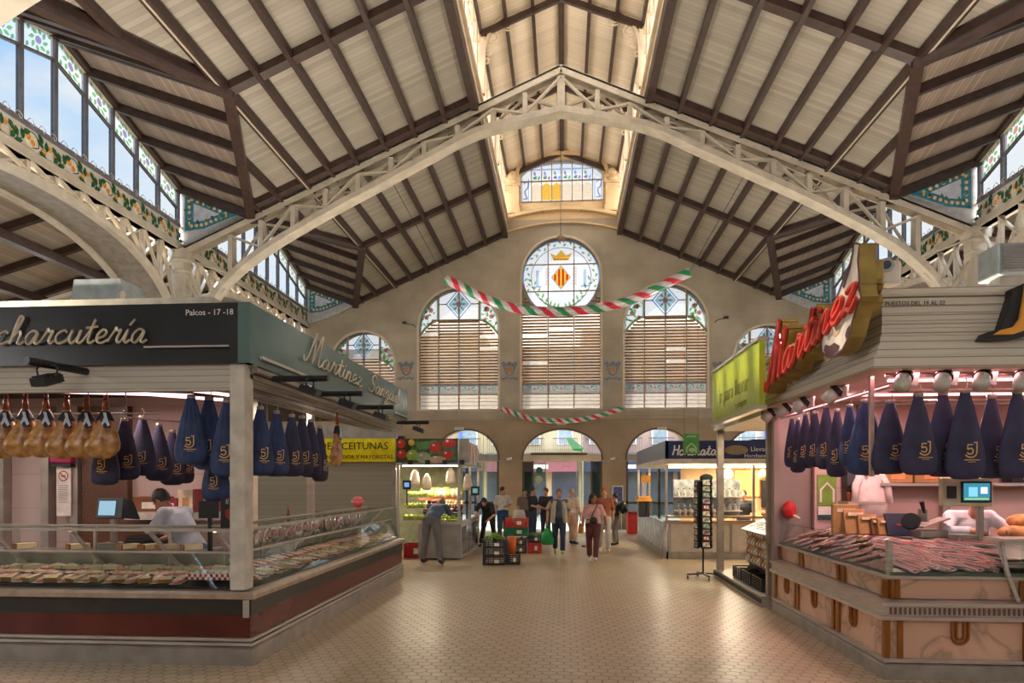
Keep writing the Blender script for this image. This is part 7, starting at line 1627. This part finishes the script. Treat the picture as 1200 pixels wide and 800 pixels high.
q = MB(); q.b2((XH+.05, YH-.06, .86), (8.5, YH+.5, .92)); q.b2((XH+.05, YH-.05, 1.0), (8.5, YH+.45, 1.05)); q.build('counter_top', pm('tan_ledge', srgb(170, 140, 110), .4), hk)
q = MB(); q.b2((XH, YH+.0, .17), (XH+.08, 23.2, .9)); q.build('side_counter', pm('pale_tile_print', srgb(170, 168, 168), .4, var=.25, scale=4), hk)
q = MB(); q.b2((XH+.02, YH+.1, .9), (XH+.05, 23.0, 1.35)); q.build('side_glass', GLASSC, hk)
q = MB(); q.b2((3.2, 19.0, .0), (8.5, 19.1, 2.4)); q.build('rear_wall', pm('amber_wall', srgb(196, 160, 118), .6, var=.12, scale=2), hk)
q = MB(); q.b2((aY(862, 560, 18.9).x, 18.9, 1.5), (aY(890, 560, 18.9).x, 18.98, 2.2)); q.build('lit_menu_panel', emit('amber_panel', (1., .45, .12), .9), hk)
q = MB(); q.b2((aY(893, 560, 18.9).x, 18.9, 1.2), (aY(912, 560, 18.9).x, 18.98, 2.2)); q.build('dark_cabinet', BLACK, hk)
for z in (1.15, 1.5): q = MB(); q.b2((XH+.3, YH+.2, z), (XH+1.95, YH+.45, z+.03)); q.build('bottle_shelf', WHITE, hk)
q = MB(); q.b2((XH+.3, YH+.44, 1.05), (XH+1.95, YH+.47, 1.95)); q.build('shelf_back', pm('bluish_back', srgb(150, 156, 160), .4, var=.2, scale=8), hk)
q = MB(); q.b2((XH+.15, YH+.1, zb_-.2), (8, YH+.18, zb_-.16)); q.build('light_tube', emit('warm_tube2', (1, .82, .55), 14), hk)
for x, y in ((XH+.06, YH), (XH+.03, 20.2), (XH+.03, 23.1), (4.62, YH)): q = MB(); q.b2((x-.03, y-.03, .9), (x+.03, y+.03, 2.3)); q.build('post', STEEL, hk)
R.seed(31); gp = None
for j, z in enumerate((1.18, 1.53, 1.06)):
    for i in range(11):
        if j == 2 and i > 7: continue
        if gp is None: gp = thing('drink_bottle', 'x', 'bottle', (0, 0, 0)); q = MB(); q.lathe([(.001, 0), (.035, .003), (.037, .12), (.015, .18), (.014, .22)], n=10); q.build('glass_body', pm('milky_bottle', srgb(206, 204, 198), .2), gp, smooth=True); q = MB(); q.lathe([(.017, .21), (.017, .24), (.001, .242)], n=8); q.build('cap', DBLUE, gp); o = gp
        else: o = copy_tree(gp)
        o.location = (XH+.4+i*.14, YH+.3 if j < 2 else YH+.1, z); o['label'] = ['pale bottle with dark cap on the lower kiosk shelf', 'pale bottle with dark cap on the upper kiosk shelf', 'pale bottle with dark cap on the kiosk ledge'][j]; o['group'] = ['bottles on the lower kiosk shelf', 'bottles on the upper kiosk shelf', 'bottles on the kiosk ledge'][j]; o.scale = (1, 1, .85)
# green hanging sign
c_ = aY(810, 518, 15.2); r = thing('hanging_sign', 'green hanging sign with a pale house outline in front of the blue fascia', 'sign', (c_.x, 15.2, c_.z-.25)); w = .17; h0, h1 = aY(810, 532, 15.2).z, aY(810, 508, 15.2).z
q = MB(); q.b2((c_.x-w, 15.19, h0), (c_.x+w, 15.22, h1)); q.build('panel', pm('green_panel', srgb(76, 146, 66), .5), r); q = MB(); q.ribbon([(c_.x-.1, 15.18, h0+.03), (c_.x-.1, 15.18, h0+.14), (c_.x, 15.18, h0+.24), (c_.x+.1, 15.18, h0+.14), (c_.x+.1, 15.18, h0+.03)], .04, (0, 1, 0)); q.ball((c_.x+.01, 15.185, h0+.09), (.07, .01, .05), 8); q.ribbon([(c_.x-.1, 15.18, h1-.06), (c_.x+.1, 15.18, h1-.06)], .02, (0, 1, 0)); q.build('house_outline', pm('pale_green_print', srgb(170, 196, 140), .5), r)
q = MB(); [q.tube([(c_.x+a, 15.2, h1), (c_.x+a, 15.2, h1+2.5)], .004, 4) for a in (-.15, .15)]; q.build('wires', BLACK, r)
# counter goods on the aisle side of the kiosk
for i, (px, py, nm, lb, c0) in enumerate(((755, 585, 'heat_lamp_tray', 'orange-lit tray on the drinks kiosk side counter', (240, 160, 40)), (757, 561, 'orange_poster', 'small orange poster on a stem above the kiosk side counter', (206, 126, 30)))):
    p = aY(px, py, 19.5); r = thing(nm, lb, ['tray', 'poster'][i], (p.x, 19.5, p.z-.1)); q = MB()
    if i == 0: q.prism([(p.x-.22, 19.4, p.z-.05), (p.x+.22, 19.4, p.z-.05), (p.x+.16, 19.4, p.z+.08), (p.x-.16, 19.4, p.z+.08)], (0, .4, 0))
    else: q.b2((p.x-.13, 19.5, p.z-.1), (p.x+.13, 19.52, p.z+.1))
    q.build('face', pm('orange_tray', srgb(*c0), .4), r); q = MB(); q.b2((p.x-.15 if i == 0 else p.x-.01, 19.5, .9), (p.x+.15 if i == 0 else p.x+.01, 19.55 if i else 19.7, p.z-.06)); q.build('stand', BLACK if i == 0 else STEEL, r)
# barman
p = aY(869, 595, 18.2); person('person in a black top behind the bar of the drinks kiosk', (p.x, 18.0, 0), PI-.4, BLKC, BLKC, BLACK, {}, .97)
q = MB(); q.ball(aY(853, 555, 17.6), .13, 12); q.build('round_lamp', emit('lamp_glow', (1, .75, .35), 2.2), label='round warm lamp glowing at the left of the bar', cat='lamp', smooth=True)
q = MB(); q.ball(aY(895, 556, 17.6), .15, 12); q.build('round_lamp', pm('pale_lampshade', srgb(220, 196, 160), .6), label='larger pale round lamp at the right of the bar', cat='lamp', smooth=True)
# revolving card rack
pr_ = aZ(824, 678, 0); rk = thing('postcard_rack', 'tall black revolving rack full of cards beside the steel post', 'rack', (pr_.x, pr_.y, 0))
q = MB(); q.tube([(pr_.x, pr_.y, .1), (pr_.x, pr_.y, 1.92)], .018, 8); q.build('pole', BLACK, rk)
for a in range(4):
    an = a*PI/2+.15; q = MB(); q.bar((pr_.x, pr_.y, .11), (pr_.x+.32*math.cos(an), pr_.y+.32*math.sin(an), .09), .04, .03); q.build('foot', BLACK, rk)
    q = MB(); q.tube([(pr_.x+.31*math.cos(an)-.012, pr_.y+.31*math.sin(an), .035), (pr_.x+.31*math.cos(an)+.012, pr_.y+.31*math.sin(an), .035)], .035, 10); q.build('castor', BLACK, rk)
for an in (-.55, 2.6, 1.0, 4.15):
    q = MB(); d = V(math.cos(an+3.9), math.sin(an+3.9), 0); q.box(V(pr_.x, pr_.y, 1.25)+d*.12, (.17, .01, 1.3), rz=an+3.9+PI/2)
    for j in range(11): z = .62+j*.12; c_ = V(pr_.x, pr_.y, z)+d*.14; q.box(c_, (.17, .03, .03), rz=an+3.9+PI/2)
    q.build('card_column', BLACK, rk)
CC = [pm('card%d' % i, srgb(*c), .5, var=.4, scale=25) for i, c in enumerate(((150, 160, 166), (196, 178, 150), (150, 60, 48), (120, 140, 110), (206, 196, 180)))]
pcd = {}
for j in range(11):
    z = .635+j*.12
    for n_, an in enumerate((-.55, 2.6, 1.0, 4.15)):
        i = (j*3+n_*2) % 5; d = V(math.cos(an+3.9), math.sin(an+3.9), 0); c_ = V(pr_.x, pr_.y, z)+d*.155
        if i not in pcd:
            r = thing('postcard', 'x', 'postcard', (0, 0, 0), 'postcards in the revolving rack'); q = MB(); q.box((0, 0, .05), (.14, .006, .1), rx=-.12); q.build('sheet', CC[i], r); q = MB(); q.box((0, -.008, .05), (.09, .002, .05), rx=-.12); q.build('picture', CC[(i+2) % 5], r); pcd[i] = r; o = r
        else: o = copy_tree(pcd[i])
        o.location = c_; o.rotation_euler[2] = an+3.9+PI/2; o['label'] = ['grey-blue', 'tan', 'dark red', 'olive', 'cream'][i]+' postcard in the black revolving rack'
q = MB(); q.ball((pr_.x+.06, pr_.y, 1.97), (.13, .1, .08), 8); q.build('header_card', pm('dark_green_header', srgb(44, 56, 40), .6), rk)
# poster stand, red bin
pz = aZ(723, 620, 0); r = thing('poster_stand', 'white framed blue poster on a thin two-legged stand by the pillar', 'sign', (pz.x, 25.6, 0)); X_ = aY(724, 590, 25.6).x
q = MB(); q.b2((X_-.2, 25.58, 1.1), (X_+.2, 25.62, 1.75)); q.build('frame', WHITE, r); q = MB(); q.b2((X_-.165, 25.565, 1.15), (X_+.165, 25.58, 1.7)); q.build('poster', pm('blue_poster', srgb(70, 84, 140), .4, var=.3, scale=12), r)
for a in (-.13, .13): q = MB(); q.tube([(X_+a, 25.6, .05), (X_+a, 25.6, 1.1)], .012, 6); q.build('leg', WHITE, r)
q = MB(); q.b2((X_-.22, 25.5, .0), (X_+.3, 25.75, .04)); q.build('base', WHITE, r)
X_ = aY(741, 605, 25.2).x; r = thing('litter_bin', 'red litter bin between the pillar and the drinks kiosk', 'bin', (X_, 25.2, 0)); q = MB(); q.rings([[V(X_+s*.2, 25.2+t*.2, z) for s, t in ((-1, -1), (1, -1), (1, 1), (-1, 1))] for z in (0, .72)]); q.build('body', pm('red_bin_plastic', srgb(190, 32, 28), .4), r, bevel=.04); q = MB(); q.b2((X_-.18, 25.0, .72), (X_+.18, 25.4, .82)); q.build('lid', pm('dark_red_plastic', srgb(140, 26, 24), .4), r, bevel=.03)
r = thing('lost_slipper', 'small brown object lying on the floor behind the woman in pink', 'debris', at_floor(684, 641)); p = at_floor(684, 641); q = MB(); q.ball((p[0], p[1], .03), (.07, .04, .03), 8); q.build('lump', KRAFTD, r, smooth=True); q = MB(); q.box((p[0]+.06, p[1], .01), (.04, .03, .015)); q.build('scrap', KRAFT, r)

# =================== GARLANDS ===================
def garland(label, a, m_, b, r, turns, name='striped_garland'):
    pts = spline([a, a.lerp(m_, .5)+V(0, 0, -(a.z-m_.z)*.28), m_, m_.lerp(b, .5)+V(0, 0, -(b.z-m_.z)*.28), b], 50); q = MB(); n = 24; k = len(pts)
    L = 0; q.tube(pts, r, n, 0, up=(0, 0, 1)); Ls = [0]
    for i in range(1, k): L += (pts[i]-pts[i-1]).length; Ls.append(L)
    fi = 0
    for i in range(k-1):
        for j in range(n):
            ph = (Ls[i]/L*turns - j/n + .5) % 1; q.m[fi] = 0 if ph < .25 else (1 if ph < .5 else (2 if ph < .75 else 1)); fi += 1
    o = q.build(name, [pm('garland_green', srgb(24, 128, 74), .4), pm('garland_silver', srgb(196, 186, 186), .3, .2), pm('garland_red', srgb(190, 28, 48), .4)], label=label, cat='garland', group='striped hanging garlands', smooth=True)
    for e_, sx in ((a, -1), (b, 1)): q = MB(); q.tube([e_, (e_.x+sx*(1.6 if r > .11 else .1), e_.y if r > .11 else 27.39, (zs(abs(e_.x+sx*1.6))-.2) if r > .11 else e_.z+.12)], .008, 4); q.build('hanging_wire', BLACK, o)
    return o
garland('thick red, green and silver garland across the round window', aY(522, 327, 19.2), aY(655, 365, 19.2), aY(808, 319, 19.2), .13, 8)
garland('thin red, green and silver garland sagging over the central door arch', aY(588, 479, 26.8), aY(655, 493, 26.8), aY(730, 478, 26.8), .10, 7)
q = MB(); c_ = aY(657, 279, 25.5); q.tube([c_, aY(657, 0, 25.5)], .012, 5); lp = thing('pendant_disc', 'small oval disc hanging on a long wire before the round window', 'pendant', c_); q.build('wire', BLACK, lp); q = MB(); q.ball(c_, (.17, .17, .1), 14); q.build('disc', pm('dim_disc', srgb(150, 120, 100), .5), lp, smooth=True)
for i, (px, py, s) in enumerate(((476, 380, 1), (849, 374, -1))):
    c_ = aY(px, py, 27.3); r = thing('wall_bracket_camera', 'small dark camera on an arm %s the side windows' % ['left of', 'right of'][i], 'camera', c_); q = MB(); q.tube([V(c_.x+s*.35, 27.38, c_.z-.1), V(c_.x+s*.35, 27.1, c_.z-.08), c_+V(0, -.2, 0)], .015, 6); q.build('arm', BLACK, r); q = MB(); q.tube([c_+V(0, -.1, .05), c_+V(-s*.02, -.4, -.02)], .055, 8); q.build('camera_body', BLACK, r)
for i, px in enumerate((538, 658, 776)):
    c_ = aY(px, 502 if px != 658 else 496, 27.3); r = thing('emergency_light', 'flat pale emergency light above the %s door arch' % ['left', 'central', 'right'][i], 'lamp', c_); q = MB(); q.b2((c_.x-.18, 27.28, c_.z-.05), (c_.x+.18, 27.4, c_.z+.05)); q.build('case', WHITE, r); q = MB(); q.b2((c_.x-.15, 27.26, c_.z-.035), (c_.x+.15, 27.28, c_.z+.02)); q.build('diffuser', GLASSC, r)
for i, px in enumerate((597, 718)):
    c_ = aY(px, 538, 27.2); r = thing('security_camera', 'white camera on the pillar %s the central door' % ['left of', 'right of'][i], 'camera', c_); q = MB(); q.tube([c_+V(0, .15, -.05), c_+V(0, -.05, 0)], .02, 6); q.bar(c_+V(-.5, .17, -.06), c_+V(.5, .17, -.06), .02, .03); q.build('mount', STEELD, r); q = MB(); q.tube([c_+V(-.1, -.1, .0), c_+V(.1, -.12, .04)], .05, 8); q.build('housing', WHITE, r)
gb = aY(672, 521, 30.); r = thing('green_pharmacy_arrow', 'green sloping sign outside seen through the central fanlight', 'sign', gb); q = MB(); q.prism([gb+V(-.35, 0, .3), gb+V(-.1, 0, .32), gb+V(.45, 0, -.15), gb+V(.35, 0, -.3), gb+V(0, 0, -.25), gb+V(-.2, 0, .05)], (0, .08, 0)); q.build('panel', pm('bright_green_sign', srgb(10, 140, 70), .4), r); q = MB(); q.tube([gb+V(.4, .04, -.2), (gb.x+.4, gb.y+.04, -.01)], .03, 6); q.build('pole', STEELD, r)

# =================== STREET OUTSIDE ===================
q = MB(); q.b2((-30, 27.0, -.2), (30, 60, -.005)); q.build('street_ground', pm('pale_paving', srgb(130, 124, 114), .7, var=.1), loc=(0, 28, 0), kind='structure')
YS = 39.
fa_ = [(-26, -9.5, (222, 196, 160), 'cream'), (-9.5, -4.6, (226, 190, 138), 'yellow'), (-4.6, 1.0, (230, 198, 140), 'deep yellow'), (1.0, 8.0, (206, 160, 146), 'pink'), (8.0, 26, (216, 206, 190), 'pale grey')]
for i, (xa_, xb_, c0, nm) in enumerate(fa_):
    b = thing('town_building', '%s street building with balconies seen through the doors' % nm, 'building', ((xa_+xb_)/2, YS, 0)); q = MB(); q.b2((xa_, YS, 0), (xb_-.02, YS+4, 10.5 if i % 2 else 9.6)); q.build('facade', pm('facade_'+nm.replace(' ', '_'), srgb(*[int(v*.62+(sum(c0)/3)*.08) for v in c0]), .8, var=.06, scale=1), b)
    q = MB(); q.b2((xa_, YS-.05, 3.1), (xb_-.02, YS+.02, 3.3)); q.build('string_course', WHITE, b)
    n = max(2, int((xb_-xa_)/1.45))
    for j in range(n):
        x = xa_+(j+.5)*(xb_-xa_)/n
        for z in (4.0, 7.2):
            q = MB(); q.b2((x-.45, YS-.06, z), (x+.45, YS+.02, z+2.1)); w_ = q.build('window_frame', WHITE, b); q = MB(); q.b2((x-.38, YS-.09, z+.05), (x+.38, YS-.06, z+2.0)); q.b2((x-.02, YS-.1, z), (x+.02, YS-.09, z+2.05)); q.build('pane', pm('street_window', srgb(120, 130, 140), .15), w_)
            if (i+j) % 3 == 0: q = MB(); q.b2((x-.62, YS-.14, z+.3), (x-.42, YS-.08, z+1.9)); q.build('hanging_banner', pm('orange_banner', srgb(206, 84, 40), .6) if j % 2 else pm('blue_banner', srgb(70, 96, 190), .6), b)
        q = MB()
        for a in range(12): q.b2((x-.66+a*.12, YS-.7, 3.55), (x-.635+a*.12, YS-.685, 4.3))
        q.b2((x-.70, YS-.72, 4.28), (x+.70, YS-.66, 4.35)); q.b2((x-.71, YS-.75, 3.4), (x+.71, YS, 3.52)); q.build('balcony', pm('iron_balcony', srgb(86, 82, 84), .5), b)
        q = MB(); q.b2((x-.75, YS-.04, 0), (x+.75, YS+.02, 2.5)); q.build('shop_window', pm('shop_glass', srgb(62, 66, 74), .15, var=.1, scale=1), b)
    q = MB(); q.b2((xa_+.2, YS-.5, 2.45), (xb_-.3, YS-.1, 3.0)); q.build('shop_fascia', pm('shop_sign_%d' % (i % 3), srgb(*((44, 52, 84), (40, 46, 72), (120, 70, 76))[i % 3]), .5), b)
    for a in (-.9, .5): q = MB(); q.b2(((xa_+xb_)/2+a-.5, YS-.53, 2.62), ((xa_+xb_)/2+a+.4, YS-.5, 2.84)); q.build('pale_fascia_panel', WPRINT, b)
for (x, y, z, e, sz) in ((-3.4, 17.1, 2.24, 13, 1.), (-4.0, 17.0, 2.24, 8, .6), (4.2, 17.8, 2.3, 34, 1.2), (6.2, 18.0, 2.3, 26, 1.), (3.5, 12.3, 2.86, 16, .8), (2.9, 20.5, 2.3, 20, .6)):
    l = bpy.data.lights.new('kiosk_lamp', 'AREA'); l.energy = e; l.size = sz*.3; l.color = (1, .85, .64); o = bpy.data.objects.new('kiosk_lamp', l); COL.objects.link(o); o.location = (x, y, z)
# =================== UNSEEN LAMPS ADDED TO LIGHT THE ROOF ===================
def fill_lamp(label, x, y, z, rz=0, e=160):  # fixture and area light added out of sight to brighten the ceiling
    r = thing('roof_fill_lamp', label, 'lamp', (x, y, z), 'uplights on the kiosk roofs'); q = MB(); q.b2((x-.3, y-.12, z), (x+.3, y+.12, z+.12)); q.build('housing', BLACK, r); q = MB(); q.b2((x-.27, y-.1, z+.12), (x+.27, y+.1, z+.125)); q.build('lens', GLASSC, r)
    l = bpy.data.lights.new('fill_lamp', 'AREA'); l.shape = 'RECTANGLE'; l.size = .5; l.size_y = .2; l.energy = e; l.color = (1, .91, .78); o = bpy.data.objects.new('fill_lamp', l); COL.objects.link(o); o.location = (x, y, z+.16); o.rotation_euler = (PI, 0, 0)
UPE = 62
for i, (x, y, z) in enumerate(((-6.5, 10.6, 3.22), (-5.2, 12.6, 3.22), (5.2, 8.6, 3.12), (4.2, 12.6, 2.98), (-4.6, 18.2, 3.0), (5.5, 19.5, 2.95), (-7.5, 7.6, 3.22), (7.2, 8, 3.12))): fill_lamp('black uplight on a kiosk roof, %s of eight' % ORD[i], x, y, z, e=UPE)
SKY_STR = 4.0; SUN_E = 8.0; SUN_DIR = (-.42, .5, .8); EXPO = 1.5
# =================== WORLD, SUN, CAMERA ===================
w = bpy.data.worlds.new('sky'); SC.world = w; w.use_nodes = True; nt = w.node_tree; nt.nodes.clear(); L = nt.links
o = nt.nodes.new('ShaderNodeOutputWorld'); bg = nt.nodes.new('ShaderNodeBackground'); bg.inputs[1].default_value = SKY_STR
tc = nt.nodes.new('ShaderNodeTexCoord'); sp = nt.nodes.new('ShaderNodeSeparateXYZ'); L.new(tc.outputs['Generated'], sp.inputs[0])
cr = nt.nodes.new('ShaderNodeValToRGB'); L.new(sp.outputs[2], cr.inputs[0])
e = cr.color_ramp.elements; e[0].position = .0; e[0].color = (.9, .93, 1, 1); e[1].position = 1; e[1].color = (.25, .50, .95, 1)
k = e.new(.32); k.color = (.86, .93, 1, 1); k = e.new(.44); k.color = (.42, .68, 1, 1)
hx = N(nt, 'ShaderNodeMapRange'); hx.inputs[1].default_value = .05; hx.inputs[2].default_value = .5; L.new(sp.outputs[0], hx.inputs[0])
hm = N(nt, 'ShaderNodeMix', data_type='RGBA'); hm.inputs[7].default_value = (.93, .95, 1, 1); L.new(hx.outputs[0], hm.inputs[0]); L.new(cr.outputs[0], hm.inputs[6])
nz = N(nt, 'ShaderNodeTexNoise', Scale=2.6, Detail=7., Roughness=.55); mp = N(nt, 'ShaderNodeMapping'); mp.inputs['Scale'].default_value = (1, 1, 1.8); mp.inputs['Location'].default_value = (.7, .1, .35)
L.new(tc.outputs['Generated'], mp.inputs[0]); L.new(mp.outputs[0], nz.inputs['Vector'])
c2 = nt.nodes.new('ShaderNodeValToRGB'); c2.color_ramp.elements[0].position = .47; c2.color_ramp.elements[1].position = .60; L.new(nz.outputs['Fac'], c2.inputs[0])
mx = N(nt, 'ShaderNodeMix', data_type='RGBA'); L.new(c2.outputs[0], mx.inputs[0]); L.new(hm.outputs[2], mx.inputs[6]); mx.inputs[7].default_value = (1., .97, .94, 1)
L.new(mx.outputs[2], bg.inputs[0]); L.new(bg.outputs[0], o.inputs[0])
s = bpy.data.lights.new('sun', 'SUN'); s.energy = SUN_E; s.angle = .02; s.color = (1, .9, .74)
so = bpy.data.objects.new('sun', s); COL.objects.link(so); so.rotation_euler = Vector(SUN_DIR).to_track_quat('Z', 'Y').to_euler()
cam = bpy.data.cameras.new('camera'); co = bpy.data.objects.new('camera', cam); COL.objects.link(co)
cam.sensor_width = 36; cam.lens = FP*36/1200; cam.shift_y = (CYP-400)/1200; cam.clip_end = 300; cam.clip_start = .05
co.location = (0, 0, HE); co.rotation_euler = (PI/2, 0, TH); SC.camera = co
SC.view_settings.view_transform = 'Standard'; SC.view_settings.look = 'None'; SC.view_settings.gamma = 1; SC.view_settings.use_curve_mapping = False
SC.view_settings.exposure = EXPO
cy = SC.cycles; cy.use_denoising = True; cy.max_bounces = 10; cy.diffuse_bounces = 5; cy.glossy_bounces = 3; cy.transparent_max_bounces = 14; cy.transmission_bounces = 4
cy.sample_clamp_indirect = 6; cy.caustics_reflective = False; cy.caustics_refractive = False
